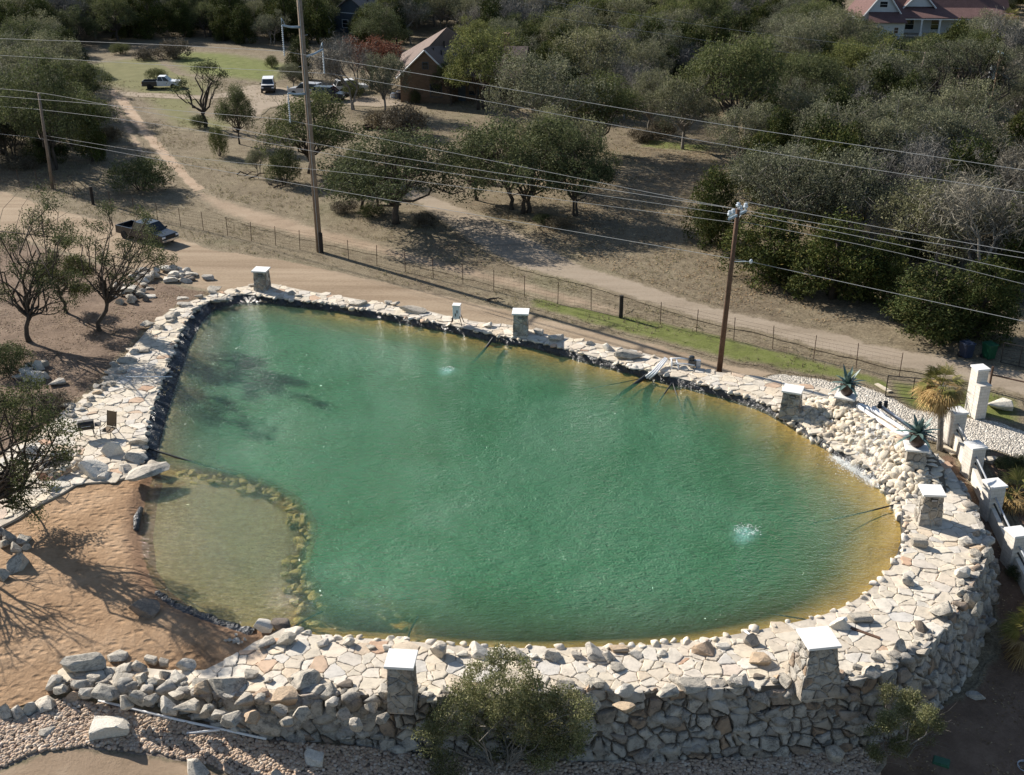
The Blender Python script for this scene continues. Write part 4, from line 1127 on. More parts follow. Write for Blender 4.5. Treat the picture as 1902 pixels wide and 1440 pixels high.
islands('ledge_slabs', it, M['flag'], fall)
it = []
for i in range(230):
    a = random.randrange(60); v_ = random.random(); p = BK[a] * (1 - v_) + BG[a] * v_
    vv, ff = rock_verts(6000 + i, 2, 5, .2); s = random.uniform(.12, .24)
    it.append((vv * s + p - fo, ff))
islands('back_stones', it, M['wallstone'], fall)
# the foam where the water lands and the thin sheet sliding over the rocks
m, n = new_mat('white_foam'); finish(n, (0.86, 0.88, 0.88), 0.5, None, spec=0.3); M['foam'] = m
m, n = new_mat('falling_water')
tr = N(n, 'ShaderNodeBsdfTransparent'); di = N(n, 'ShaderNodeBsdfPrincipled'); di.inputs['Base Color'].default_value = (.85, .87, .88, 1); di.inputs['Roughness'].default_value = .15
mx = N(n, 'ShaderNodeMixShader'); p_ = wpos(n); mp = N(n, 'ShaderNodeMapping'); mp.inputs['Scale'].default_value = (5, 5, .8); n.links.new(p_, mp.inputs[0])
n.links.new(ramp(n, noise_n(n, mp.outputs[0], 1.5, 4, .7), [(.45, (0, 0, 0)), (.75, (.55, .55, .55))]), mx.inputs[0]); n.links.new(tr.outputs[0], mx.inputs[1]); n.links.new(di.outputs[0], mx.inputs[2])
o = N(n, 'ShaderNodeOutputMaterial'); n.links.new(mx.outputs[0], o.inputs[0]); M['sheet'] = m
Vs, Fs = [], []
ks = list(range(26, 42)); 
for r_ in range(9):
    v_ = r_ / 8
    for a in ks:
        p = RA[a] * (1 - v_) + TA[a] * v_ + np.array([-bn[a][0], -bn[a][1], .6]) * (.26 + .05 * n2(a, r_, .9))
        Vs.append(p)
nk = len(ks); iw = np.arange(nk * 9).reshape(9, nk)
mesh_np('water_sheet', np.array(Vs) - fo, np.stack([iw[:-1, :-1], iw[1:, :-1], iw[1:, 1:], iw[:-1, 1:]], -1).reshape(-1, 4), M['sheet'], fall, smooth=True)
it = []
c0 = P(1586, 868)
for i in range(900):
    a = 30 + random.gauss(0, 3.4); a = min(max(a, 20), 42); p = TA[int(a)] + np.array([bn[int(a)][0], bn[int(a)][1], 0]) * -abs(random.gauss(0, .55)) + np.array([random.gauss(0, .15), random.gauss(0, .15), .17 + abs(random.gauss(0, .12))])
    vv, ff = ICO[1]; s = random.uniform(.008, .03)
    it.append((vv * s * np.array([1, 1, .6]) + p, ff))
tag(islands('splash', it, M['foam']), 'white splash where the waterfall meets the green pond', 'splash', kind='stuff')
# aerators
def aerator(p, r0, label, seed):
    r = np.random.default_rng(seed); it = []
    for i in range(120):
        a = r.uniform(0, 6.28); q = r0 * r.normal(1, .16) if i < 90 else r0 * math.sqrt(r.random()) * .9
        s = r.uniform(.01, .032) * r0
        it.append((ICO[1][0] * np.array([s * r.uniform(1, 2.6), s * r.uniform(1, 1.8), s * .5]) + np.array([p[0] + q * math.cos(a), p[1] + q * math.sin(a) * .9, .02 + (.05 * r.random() if i < 90 else .1 * r.random() ** 2)]), ICO[1][1]))
    return tag(islands('aerator_boil', it, M['foam']), label, 'aerator')
aerator(AER[0], .38, 'small white bubbling boil of the aerator in the upper part of the pond', 1)
aerator(AER[1], .55, 'larger bubbling boil of the aerator with a pale plume at the right of the pond', 2)

# ------------------------------------------------------------------ trees
def m_leaf(name, stops, trans=0.25, clump=(0.6, 1.35)):
    m, n = new_mat(name)
    rnd = N(n, 'ShaderNodeNewGeometry').outputs['Random Per Island']
    c = ramp(n, rnd, stops)
    v = opos(n)
    f = noise_n(n, v, 0.55, 3, 0.6)
    c = mixc(n, 1.0, c, ramp(n, f, [(0.32, tuple([clump[0]] * 3)), (0.68, (clump[1], clump[1], clump[1] * .92))]), 'MULTIPLY')
    oi = N(n, 'ShaderNodeObjectInfo')
    c = mixc(n, 1.0, c, ramp(n, oi.outputs['Random'], [(0, (0.78, 0.8, 0.85)), (.5, (1.0, 1.0, 1.0)), (1, (1.2, 1.15, 1.0))]), 'MULTIPLY')
    d = N(n, 'ShaderNodeBsdfPrincipled'); n.links.new(c, d.inputs['Base Color']); d.inputs['Roughness'].default_value = .75; d.inputs['Specular IOR Level'].default_value = .1
    t = N(n, 'ShaderNodeBsdfTranslucent'); n.links.new(c, t.inputs[0])
    mx = N(n, 'ShaderNodeMixShader'); mx.inputs[0].default_value = trans
    n.links.new(d.outputs[0], mx.inputs[1]); n.links.new(t.outputs[0], mx.inputs[2])
    o = N(n, 'ShaderNodeOutputMaterial'); n.links.new(mx.outputs[0], o.inputs[0])
    return m
M['oakleaf'] = m_leaf('oak_leaf', [(0, (0.060, 0.074, 0.034)), (.5, (0.098, 0.114, 0.052)), (.85, (0.135, 0.15, 0.072)), (1, (0.165, 0.165, 0.085))])
M['oliveleaf'] = m_leaf('olive_leaf', [(0, (0.082, 0.10, 0.038)), (.5, (0.125, 0.145, 0.055)), (1, (0.20, 0.20, 0.09))])
M['greyleaf'] = m_leaf('grey_oak_leaf', [(0, (0.092, 0.100, 0.062)), (.5, (0.145, 0.152, 0.098)), (1, (0.23, 0.225, 0.16))])
M['cedarleaf'] = m_leaf('juniper_needles', [(0, (0.033, 0.046, 0.015)), (.5, (0.055, 0.072, 0.022)), (.85, (0.085, 0.095, 0.03)), (1, (0.12, 0.10, 0.035))], .15)
M['twig'] = m_leaf('grey_twigs', [(0, (0.12, 0.11, 0.10)), (.5, (0.19, 0.18, 0.165)), (1, (0.27, 0.255, 0.235))], .0, (.8, 1.2))
M['redleaf'] = m_leaf('russet_leaf', [(0, (0.09, 0.04, 0.03)), (.5, (0.15, 0.06, 0.042)), (1, (0.19, 0.09, 0.055))])
M['bushleaf'] = m_leaf('yaupon_leaf', [(0, (0.11, 0.122, 0.055)), (.5, (0.175, 0.185, 0.088)), (.8, (0.255, 0.25, 0.135)), (1, (0.33, 0.30, 0.18))])
M['drybush'] = m_leaf('dry_brush', [(0, (0.10, 0.082, 0.058)), (.5, (0.155, 0.13, 0.095)), (1, (0.22, 0.185, 0.14))], .1)
M['bark'] = simple('oak_bark', (0.075, 0.060, 0.048), 0.95, var=0.4, scale=4, bump=0.6)
M['barkgrey'] = simple('grey_bark', (0.21, 0.19, 0.165), 0.95, var=0.35, scale=4, bump=0.5)

def leaves(r, centers, per, ll, lw, spread, up=0.3, droop=0.0):
    """leaf quads in little sprays round twig points"""
    n = len(centers) * per
    c = np.repeat(centers, per, 0) + r.normal(0, spread, (n, 3))
    d = r.normal(size=(n, 3)); d[:, 2] += up; d /= np.linalg.norm(d, axis=1)[:, None]
    s = np.cross(d, r.normal(size=(n, 3))); s /= np.linalg.norm(s, axis=1)[:, None] + 1e-9
    L = (ll * r.uniform(.65, 1.35, n))[:, None]; W = (lw * r.uniform(.65, 1.35, n))[:, None]
    V = np.stack([c - d * L * .5, c + s * W * .5, c + d * L * .5, c - s * W * .5], 1).reshape(-1, 3)
    F = np.arange(n * 4).reshape(-1, 4)
    return V, F
def blob_points(r, blobs, n, shell=0.55):
    vol = np.array([b[1][0] * b[1][1] * b[1][2] for b in blobs]) ** .8; k = r.choice(len(blobs), n, p=vol / vol.sum())
    d = r.normal(size=(n, 3)); d /= np.linalg.norm(d, axis=1)[:, None]
    rad = r.random(n) ** (1 / 3) * (1 - shell) + shell * (r.random(n) ** .25)
    C = np.array([b[0] for b in blobs])[k]; S = np.array([b[1] for b in blobs])[k]
    p = C + d * S * rad[:, None]
    # holes: drop points in low pockets of a 3-D noise
    keep = np.array([noise.noise(Vector(q * 1.3) + Vector((r_ * 0, 3, 7))) > -0.16 for q, r_ in zip(p, range(n))])
    return p[keep]
def bend(r, a, b, k=4, wob=.12):
    a, b = np.array(a, float), np.array(b, float); L = np.linalg.norm(b - a)
    pts = [a]
    for i in range(1, k):
        t = i / k; pts.append(a * (1 - t) + b * t + r.normal(0, wob * L * .5, 3) * math.sin(math.pi * t) + np.array([0, 0, .08 * L * math.sin(math.pi * t)]))
    return pts + [b]
def make_oak(seed, Rad, H, trunk_h, nb, nleaf, leaf, lmat, ntr=1, lean=(0, 0), flat=.6, blob=.34, bark='bark', r0=.28, spread=1.0, spots=None, twigs=True, twigmat=None, lw=.5, low=.25):
    r = np.random.default_rng(seed)
    tr = MB(); blobs = []
    tops = []
    for k in range(ntr):
        a = r.uniform(0, 6.28); o = np.array([math.cos(a), math.sin(a), 0]) * (.25 * (ntr > 1)) * Rad * .4
        top = np.array([lean[0] * trunk_h, lean[1] * trunk_h, trunk_h * r.uniform(.85, 1.1)]) + o * 1.6
        pts = bend(r, (o[0], o[1], -.2), top, 4, .10); rr = np.linspace(r0, r0 * .66, len(pts)) / (ntr ** .4); rr[0] *= 1.25
        tr.tube(pts, list(rr), 8); tops.append(top)
    cx, cy = lean[0] * H * .8, lean[1] * H * .8
    if spots is None:
        spots = []
        for i in range(nb):
            a = i * 2.399 + r.uniform(-.4, .4); q = math.sqrt((i + .5) / nb) * spread
            z = trunk_h + (H - trunk_h) * (low + r.uniform(.35, 1) * (.86 - low) * math.sqrt(max(0, 1 - (q * .9) ** 2)) + r.uniform(-.06, .08))
            q2 = q * r.uniform(.82, 1.12); spots.append((cx + math.cos(a) * q2 * Rad * .78, cy + math.sin(a) * q2 * Rad * .78, z, r.uniform(.6, 1.25)))
    for (x, y, z, s) in spots:
        br = Rad * blob * s
        blobs.append((np.array([x, y, z]), np.array([br, br, br * flat])))
        tp = min(tops, key=lambda t: np.linalg.norm(t[:2] - np.array([x, y])))
        pts = bend(r, tp - np.array([0, 0, .25 * trunk_h * r.random()]), (x, y, z - br * flat * .3), 5, .2)
        rb = r0 * (.5 if len(spots) < 12 else .36) * (.7 + .5 * s) / (ntr ** .3)
        tr.tube(pts, list(np.linspace(rb, rb * .28, len(pts))), 6, cap=False)
        for j in range(5 if twigs else 2):
            e = blobs[-1][0] + r.normal(size=3) * blobs[-1][1] * .6
            s0 = pts[r.integers(2, len(pts))]
            tr.tube(bend(r, s0, e, 3, .25), [rb * .3, rb * .2, rb * .14, rb * .07], 4, cap=False)
            if twigs:
                e2 = e + r.normal(size=3) * br * .4
                tr.tube(bend(r, e, e2, 2, .25), [rb * .12, rb * .08, rb * .04], 3, cap=False)
    pts = blob_points(r, blobs, max(10, nleaf // 6))
    V, F = leaves(r, pts, 6, leaf, leaf * lw, leaf * 1.1)
    return tr, V, F
def make_cedar(seed, Rad, H, nleaf, leaf):
    r = np.random.default_rng(seed); tr = MB()
    tr.tube([(0, 0, -.2), (.05, 0, H * .4), (0, .05, H * .9)], [.2, .14, .04], 6)
    blobs = []
    nb = 15
    for i in range(nb):
        t = (i + .5) / nb; a = i * 2.4 + r.uniform(-.5, .5)
        prof = (math.sin(math.pi * min(1, .18 + t * .82)) ** .8) if t < .5 else (1 - t) ** .55 * 1.25
        q = Rad * max(.12, min(1, prof)) * r.uniform(.45, .75)
        z = H * (.07 + .88 * t); br = Rad * r.uniform(.3, .48) * (1.1 - .5 * t)
        blobs.append((np.array([math.cos(a) * q, math.sin(a) * q, z]), np.array([br, br, br * 1.25])))
        tr.tube([(0, 0, z * .8), (math.cos(a) * q, math.sin(a) * q, z)], [.06, .02], 4, cap=False)
    blobs.append((np.array([0, 0, H * .5]), np.array([Rad * .5, Rad * .5, H * .42])))
    pts = blob_points(r, blobs, nleaf // 6)
    return (tr,) + leaves(r, pts, 6, leaf, leaf * .42, leaf * .8, up=.9)
def make_bare(seed, Rad, H, ntw, lmat=None):
    r = np.random.default_rng(seed); tr = MB(); tips = []
    def grow(p, d, L, rad, lev):
        q = p + d * L; mid = (p + q) / 2 + r.normal(0, .08 * L, 3)
        tr.tube([p, mid, q], [rad, rad * .85, rad * .68], 6 if lev < 2 else 4, cap=False)
        tips.append(q); tips.append(mid) if lev > 1 else None
        if lev >= 4: return
        for _ in range(3 if lev < 3 else 2):
            e = d + r.normal(0, .55, 3); e[2] = abs(e[2]) * .8 + .05; e /= np.linalg.norm(e)
            e[:2] *= Rad / (H * .62); e /= np.linalg.norm(e)
            grow(q, e, L * r.uniform(.62, .85), rad * .62, lev + 1)
    for k in range(2):
        a = r.uniform(0, 6.28); d = np.array([math.cos(a) * .25, math.sin(a) * .25, 1]); d /= np.linalg.norm(d)
        grow(np.array([math.cos(a) * .2, math.sin(a) * .2, -.2]), d, H * .32, .15, 0)
    tips = np.array(tips[6:]); k = r.choice(len(tips), ntw // 4)
    pts = tips[k] + r.normal(0, Rad * .12, (len(k), 3)); pts[:, 2] = np.clip(pts[:, 2], .5, H * 1.05)
    return (tr,) + leaves(r, pts, 4, .75, .028, .25, up=.4)
def make_shrub(seed, Rad, H, nleaf, leaf):
    r = np.random.default_rng(seed); tr = MB(); blobs = []
    for i in range(9):
        a = i * 2.4; q = Rad * math.sqrt((i + .3) / 9) * .75; z = H * (.35 + .3 * (1 - q / Rad)) * r.uniform(.85, 1.15)
        blobs.append((np.array([math.cos(a) * q, math.sin(a) * q, z]), np.array([Rad * .42, Rad * .42, H * .38])))
        tr.tube(bend(r, (math.cos(a) * .1, math.sin(a) * .1, -.1), blobs[-1][0], 3, .15), [.05, .04, .03, .012], 4, cap=False)
    pts = blob_points(r, blobs, nleaf // 6)
    return (tr,) + leaves(r, pts, 6, leaf, leaf * .45, leaf)
def tree_obj(name, parts, lmat, bark, loc, label, cat, group=None, rz=0, s=1.0, tn='trunk'):
    tr, V, F = parts
    t = empty(name, loc, label, cat, group, rz, s)
    tr.build(tn, M[bark], t, smooth=True)
    mesh_np('crown', V, F, M[lmat], t)
    return t

PROTO = {}
def proto(kind, i):
    """a first tree of each kind; later ones copy it and its parts"""
    s = 40 + i * 7
    if kind == 'oak': return make_oak(s, 4.6, 6.6, 1.5, 22, 22000, .16, 'oakleaf', ntr=1 + i % 3, blob=.27, flat=.72, r0=.2, low=.02), 'oakleaf', 'bark', 4.6, 6.6
    if kind == 'grey': return make_oak(s + 1, 4.6, 7.2, 1.9, 22, 18000, .16, 'greyleaf', ntr=1 + i % 2, bark='barkgrey', flat=.8, blob=.26, r0=.19, low=.05), 'greyleaf', 'barkgrey', 4.6, 7.2
    if kind == 'olive': return make_oak(s + 2, 4.4, 7.4, 2.0, 20, 20000, .17, 'oliveleaf', ntr=1 + i % 2, flat=.8, blob=.28, r0=.2, low=.08), 'oliveleaf', 'bark', 4.4, 7.4
    if kind == 'cedar': return make_cedar(s + 3, 2.7, 6.0, 20000, .19), 'cedarleaf', 'bark', 2.7, 6.0
    if kind == 'bare': return make_bare(s + 4, 4.2, 7.4, 7000), 'twig', 'barkgrey', 4.2, 7.4
    if kind == 'shrub': return make_shrub(s + 5, 2.0, 2.3, 9000, .14), 'oakleaf', 'bark', 2.0, 2.3
    if kind == 'dry': return make_shrub(s + 6, 1.8, 1.6, 6000, .16), 'drybush', 'barkgrey', 1.8, 1.6
NAME = {'oak': ('live_oak_tree', 'tree'), 'grey': ('oak_tree', 'tree'), 'olive': ('olive_green_oak_tree', 'tree'), 'cedar': ('juniper_tree', 'tree'), 'bare': ('bare_tree', 'tree'), 'shrub': ('shrub', 'shrub'), 'dry': ('dry_shrub', 'shrub')}
NV = {'oak': 4, 'grey': 3, 'olive': 3, 'cedar': 4, 'bare': 3, 'shrub': 2, 'dry': 2}
TREES = []
def plant(kind, loc, label, group=None, Rw=None, H=None, rz=None):
    i = random.randrange(NV[kind]); rz = random.uniform(0, 6.28) if rz is None else rz
    if (kind, i) not in PROTO:
        parts, lm, bk, r_, h_ = proto(kind, i)
        t = tree_obj(NAME[kind][0], parts, lm, bk, loc, label, NAME[kind][1], group, rz)
        PROTO[kind, i] = (t, r_, h_)
    else:
        t0 = PROTO[kind, i][0]; t = copy_tree(t0)
        t.location = Vector([float(c) for c in loc]); t.rotation_euler = (0, 0, rz)
        if group: t['group'] = group
        elif 'group' in t: del t['group']
        t['label'] = label
    _, r_, h_ = PROTO[kind, i]
    sx = (Rw / r_) if Rw else 1.0; sz = (H / h_) if H else sx
    t.scale = (sx, sx, sz)
    TREES.append((float(loc[0]), float(loc[1]), Rw or r_))
    return t
def px_tree(kind, bx, by, top, wpx, label, group=None, rz=None):
    b = PT(bx, by); h = at_y(bx, top, b[1])[2] - b[2]
    k = 1.22 if kind in ('oak', 'grey', 'olive') else 1.12
    return plant(kind, b, label, group, wpx * m_per_px(b) / 2 * k, h * (1.2 if k > 1.2 else 1.06), rz)

# trees one can point at
px_tree('oak', 575, 322, 192, 185, 'broad dark live oak just left of the tall utility pole')
px_tree('oak', 735, 415, 262, 270, 'wide multi stemmed live oak right of the tall pole, behind the fence')
px_tree('oak', 965, 392, 232, 270, 'big spreading live oak with bare lower trunks in the middle of the pasture')
px_tree('oak', 1075, 400, 262, 130, 'smaller dark oak touching the right side of the big spreading live oak')
px_tree('oak', 672, 388, 290, 130, 'rounded dark oak between the tall pole and the wide multi stemmed live oak')
px_tree('oak', 885, 372, 262, 120, 'dark oak touching the left side of the big spreading live oak')
px_tree('grey', 1030, 345, 205, 170, 'grey oak rising behind the big spreading live oak')
px_tree('grey', 1205, 250, 140, 110, 'grey oak at the back of the pasture near the grass strip')
px_tree('grey', 1010, 292, 118, 215, 'tall pale grey oak right of the brown brick house')
px_tree('olive', 1115, 282, 150, 130, 'olive green oak standing behind the big spreading live oak')
px_tree('olive', 1350, 272, 82, 200, 'tall olive green oak with a thick leaning trunk at the wood edge')
px_tree('grey', 1268, 278, 150, 125, 'slender grey green oak with a thin trunk at the grass strip')
px_tree('olive', 896, 204, 72, 140, 'bright olive tree against the right wall of the brown brick house')
px_tree('grey', 1100, 200, 62, 170, 'pale leafless looking oak above the olive green oak')
px_tree('oak', 445, 268, 170, 68, 'small upright dark oak with one straight trunk in the left pasture')
px_tree('shrub', 408, 290, 236, 34, 'little dark sapling on a thin stem in the left pasture')
px_tree('grey', 480, 326, 276, 42, 'pale grey green sapling beside the broad dark live oak')
px_tree('shrub', 528, 342, 278, 66, 'low grey green bush under the broad dark live oak')
px_tree('shrub', 370, 238, 214, 32, 'small dark bush at the foot of the crooked oak')
px_tree('shrub', 262, 352, 295, 112, 'large round dark bush by the sandy track behind the fence')
px_tree('oak', 105, 318, 135, 165, 'large dark oak in the thicket left of the sandy track')
px_tree('cedar', 172, 300, 195, 62, 'dark juniper at the right edge of the thicket by the sandy track')
px_tree('grey', 60, 262, 140, 150, 'grey oak at the left edge in the thicket by the sandy track')
px_tree('cedar', 95, 300, 215, 80, 'green juniper in front of the thicket by the left utility pole')
px_tree('oak', 20, 300, 200, 120, 'dark oak at the far left edge behind the fence')
px_tree('dry', 40, 312, 290, 60, 'low brown brush in front of the left thicket')
px_tree('dry', 205, 262, 238, 44, 'brownish scrub along the left side of the sandy track')
px_tree('shrub', 292, 148, 128, 40, 'round green bush behind the white and black pickup')
px_tree('dry', 325, 108, 75, 60, 'pale grey leafless thicket on the bright grass')
px_tree('dry', 272, 110, 92, 50, 'low grey brush left of the pale thicket on the bright grass')
px_tree('shrub', 225, 100, 80, 40, 'small dark bush at the back edge of the left field')
px_tree('shrub', 505, 126, 104, 26, 'small bush on the grass behind the white jeep')
px_tree('cedar', 560, 150, 75, 62, 'dark juniper behind the parked cars')
px_tree('grey', 545, 165, 120, 50, 'small oak in front of the silver car')
t = px_tree('bare', 655, 205, 70, 120, 'grey trunked oak left of the brown brick house')
px_tree('grey', 715, 215, 105, 90, 'grey green oak shading the left gable of the brown brick house')
px_tree('shrub', 655, 182, 150, 40, 'round dark shrub on the driveway left of the brown brick house')
px_tree('dry', 710, 238, 205, 60, 'reddish dry shrub on the lawn below the brown brick house')
px_tree('dry', 750, 250, 200, 80, 'grey leafless shrub on the lawn below the brown brick house')
px_tree('shrub', 772, 192, 168, 22, 'small conical evergreen at the front wall of the brown brick house')
px_tree('olive', 838, 196, 112, 60, 'small tree at the front corner of the brown brick house')
px_tree('cedar', 1722, 622, 498, 205, 'bushy yellow green juniper at the right edge of the dirt drive')
px_tree('bare', 1790, 560, 335, 240, 'big bare grey tree behind the bushy yellow green juniper')
px_tree('bare', 1880, 520, 330, 200, 'bare grey tree at the right border of the photo')
px_tree('cedar', 1425, 520, 400, 175, 'dark juniper behind the brown utility pole')
px_tree('cedar', 1320, 452, 320, 120, 'dark juniper at the left front of the thick wood on the right')
px_tree('cedar', 1545, 555, 405, 190, 'dark spreading juniper on the drive edge in the right wood')
px_tree('grey', 1450, 452, 285, 220, 'grey oak filling the front of the right wood')
px_tree('grey', 1580, 470, 290, 210, 'grey green oak in the right wood above the dark spreading juniper')
px_tree('cedar', 1850, 340, 255, 150, 'dark juniper below the pole with the transformer')
px_tree('cedar', 1640, 560, 450, 110, 'dark juniper left of the bushy yellow green juniper')
px_tree('cedar', 1815, 628, 490, 150, 'dark tree added over the trash bins at the right to shade them')  # extra tree, added so that the bins stand in shade
for (bx, by, sd, lab) in ((1750, 258, 61, 'open oak with forked bare limbs left of the transformer pole'), (1800, 258, 62, 'open leaning oak with bare limbs beside the transformer pole')):
    b_ = PT(bx, by); TREES.append((float(b_[0]), float(b_[1]), 5.0)); sg = -1 if sd == 61 else 1
    tree_obj('oak_tree', make_oak(sd, 5.0, 10, 2.6, 11, 7500, .17, 'greyleaf', blob=.27, r0=.3, flat=.6, lean=(.12 * sg, 0),
             spots=[(-4.2,.3,7.4,.9),(-2.8,-.6,9.2,1.0),(-1.0,.5,10.4,1.0),(1.0,-.4,10.6,1.0),(2.8,.6,9.4,1.0),(4.4,0,7.8,.9),(-3.4,1.5,6.2,.6),(3.6,-1.2,6.6,.6),(0,1.5,9.0,.8),(-1.8,-1.5,8.2,.7),(2.0,1.4,8.2,.7)]), 'greyleaf', 'bark', b_, lab, 'tree')
px_tree('grey', 1885, 252, 140, 90, 'oak at the right border beyond the transformer pole')
px_tree('grey', 1585, 92, 40, 80, 'oak in front of the left wing of the white house')
px_tree('cedar', 1730, 112, 66, 80, 'dark juniper in front of the porch of the white house')
px_tree('grey', 1835, 100, 25, 110, 'oak right of the porch of the white house')
# the crooked half bare oak in the left field
cb = PT(381, 236); cs = m_per_px(cb)
tree_obj('live_oak_tree', make_oak(77, 3.6, 7.2, 2.1, 9, 3400, .2, 'oakleaf', blob=.26, r0=.24,
         spots=[(-3.2,0,4.6,.9),(-2.6,.8,5.2,.8),(-1.6,-.5,4.2,.6),(.2,0,7.0,1.2),(1.2,.5,7.2,1.1),(2.6,0,6.3,.8),(2.2,-.6,5.2,.6),(.9,.6,5.6,.8)]), 'oakleaf', 'bark', cb, 'crooked half bare oak with twisted limbs in the left field', 'tree')
rb = PT(690, 165)
tree_obj('russet_tree', make_oak(78, 5.0, 7.6, 2.2, 11, 9500, .26, 'redleaf', flat=.7), 'redleaf', 'bark', rb, 'dark red leaved tree left of the brown brick house', 'tree')

# the woods: every trunk a tree of its own
def forest(poly_px, spacing, mix, where, holes=(), grp=None, hr=(.8, 1.32)):
    poly = np.array([P(*q)[:2] for q in poly_px]); hp = [np.array([P(*q)[:2] for q in h]) for h in holes]
    lo, hi = poly.min(0), poly.max(0); tries = int((hi - lo).prod() / spacing ** 2 * 14); got = []
    for _ in range(tries):
        q = np.array([random.uniform(lo[0], hi[0]), random.uniform(lo[1], hi[1])])
        if not in_poly([q], poly)[0] or any(in_poly([q], h)[0] for h in hp): continue
        if any((q[0] - a[0]) ** 2 + (q[1] - a[1]) ** 2 < spacing ** 2 for a in got): continue
        if any((q[0] - a) ** 2 + (q[1] - b) ** 2 < (.55 * rr + 1.2) ** 2 for a, b, rr in TREES): continue
        got.append(q)
    for q in got:
        k = random.choices([m_[0] for m_ in mix], [m_[1] for m_ in mix])[0]
        s = random.uniform(*hr); base = {'oak': (4.9, 7.2), 'grey': (4.7, 7.6), 'olive': (4.6, 7.6), 'cedar': (3.1, 6.6), 'bare': (3.9, 7.4), 'shrub': (1.8, 2.1), 'dry': (1.8, 1.6)}[k]
        adj = {'oak': 'dark live oak', 'grey': 'grey green oak', 'olive': 'olive green oak', 'cedar': 'dark green juniper', 'bare': 'leafless grey tree', 'shrub': 'dark low bush', 'dry': 'dry brown brush'}[k]
        n_before = len(TREES)
        plant(k, (q[0], q[1], tz1(*q)), f'{adj} {where}', f'{adj}s {where}', base[0] * s, base[1] * s * random.uniform(.9, 1.12))
        del TREES[n_before:]
    return len(got)
nf = 0
nf += forest([(-120,-30),(600,-30),(600,60),(520,92),(440,78),(280,72),(120,90),(60,120),(-160,150)], 4.4, [('cedar', .5), ('oak', .25), ('grey', .15), ('bare', .1)], 'in the shaded woods along the top left')
nf += forest([(-140,150),(60,120),(110,115),(140,150),(160,215),(150,265),(100,290),(0,300),(-160,320)], 4.6, [('grey', .4), ('cedar', .25), ('oak', .25), ('dry', .1)], 'in the thicket at the left edge')
nf += forest([(720,-30),(1420,-30),(1400,40),(1300,120),(1180,230),(1060,220),(880,120),(860,60),(780,60),(760,90),(735,60)], 4.6, [('bare', .2), ('grey', .3), ('cedar', .35), ('olive', .15)], 'in the woods behind the brown brick house')
nf += forest([(1180,140),(1420,60),(1540,70),(1590,125),(1700,135),(1902,140),(2040,120),(2040,190),(1700,200),(1660,330),(1560,380),(1480,300),(1290,180)], 4.6, [('grey', .28), ('cedar', .46), ('oak', .12), ('olive', .08), ('bare', .06)], 'in the woods between the pasture and the white house', holes=[[(1580,40),(1910,40),(1910,128),(1720,140),(1700,165),(1590,165),(1575,120)]])
nf += forest([(1360,320),(1470,300),(1640,300),(1760,300),(1902,290),(2060,300),(2080,470),(1902,590),(1720,560),(1640,520),(1520,470),(1400,420)], 4.5, [('grey', .34), ('cedar', .5), ('bare', .16)], 'in the thick wood on the right')
nf += forest([(1500,-30),(2040,-30),(2040,55),(1900,40),(1560,-5)], 6.0, [('grey', .6), ('cedar', .4)], 'beyond the white house', holes=[[(1560,-40),(1830,-40),(1830,80),(1560,80)]])
nf += forest([(540,50),(600,20),(600,-30),(720,-30),(740,80),(720,115),(660,75),(600,92)], 5.0, [('cedar', .5), ('oak', .5)], 'round the dark roofed house', holes=[[(585,-10),(715,-10),(715,62),(600,85)]])
print('forest', nf)
for q in [(1000,300),(1040,285),(1190,262),(900,340),(690,402),(660,360),(790,420),(640,395),(1010,415),(1040,425),(1230,250),(840,182),(1210,258),(1700,590),(1650,545),(1770,590)]:
    px_tree('dry' if random.random() < .6 else 'shrub', q[0], q[1], q[1] - random.uniform(14, 26), random.uniform(36, 60), 'low scrub growing in the grass under the pasture trees', 'scrub under the pasture trees')

# near trees, each grown for its own place
def near_oak(seed, bx, by, label, spots_px, r0, trunk_top, nleaf, leaf, dys=None, lmat='oakleaf', bark='bark', blob=.33, Rad=3.2, ntr=1, flat=.6):
    b = PT(bx, by); sp_ = []
    rr = np.random.default_rng(seed)
    spots_px = spots_px + [(x + rr.uniform(-30, 30), y + rr.uniform(-26, 26), s * rr.uniform(.6, .95)) for (x, y, s) in spots_px]
    for i, (x, y, s) in enumerate(spots_px):
        dy = rr.uniform(-1.6, 1.6) if dys is None else dys[i]
        p = at_y(x, y, b[1] + dy) - b
        sp_.append((p[0], p[1], p[2], s))
    tt = at_y(*trunk_top, b[1]) - b
    parts = make_oak(seed, Rad, 6, float(tt[2]), len(sp_), nleaf, leaf, lmat, ntr=ntr, lean=(float(tt[0] / tt[2]), 0), spots=sp_, r0=r0, blob=blob, flat=flat)
    return tree_obj('live_oak_tree', parts, lmat, bark, b, label, 'tree')
near_oak(301, 55, 635, 'leafy live oak with a forked trunk at the left edge above the patio', [(20,450,1.1),(70,420,1.1),(95,375,1.0),(120,430,.8),(40,500,1.0),(100,480,.9),(140,520,.8),(0,540,1.0),(60,400,.8),(-40,470,1.2),(-20,520,1.0),(125,560,.7),(90,540,.8)], .19, (52, 575), 15000, .14, blob=.33)
near_oak(302, 185, 615, 'slanting live oak whose crown hides the dark pickup', [(258,392,.55),(268,425,.6),(285,468,.85),(250,455,.75),(200,480,.8),(180,425,.8),(215,510,.7),(310,488,.7),(195,385,.7),(160,450,.8),(240,480,.7),(180,530,.6),(265,480,.9)], .17, (195, 555), 10500, .135, blob=.28)
near_oak(303, 125, 582, 'small leaning oak between the two larger left oaks', [(105,520,.8),(140,490,.8),(90,490,.8),(150,540,.7),(115,450,.6),(160,505,.6)], .15, (110, 540), 16000, .14, blob=.34)
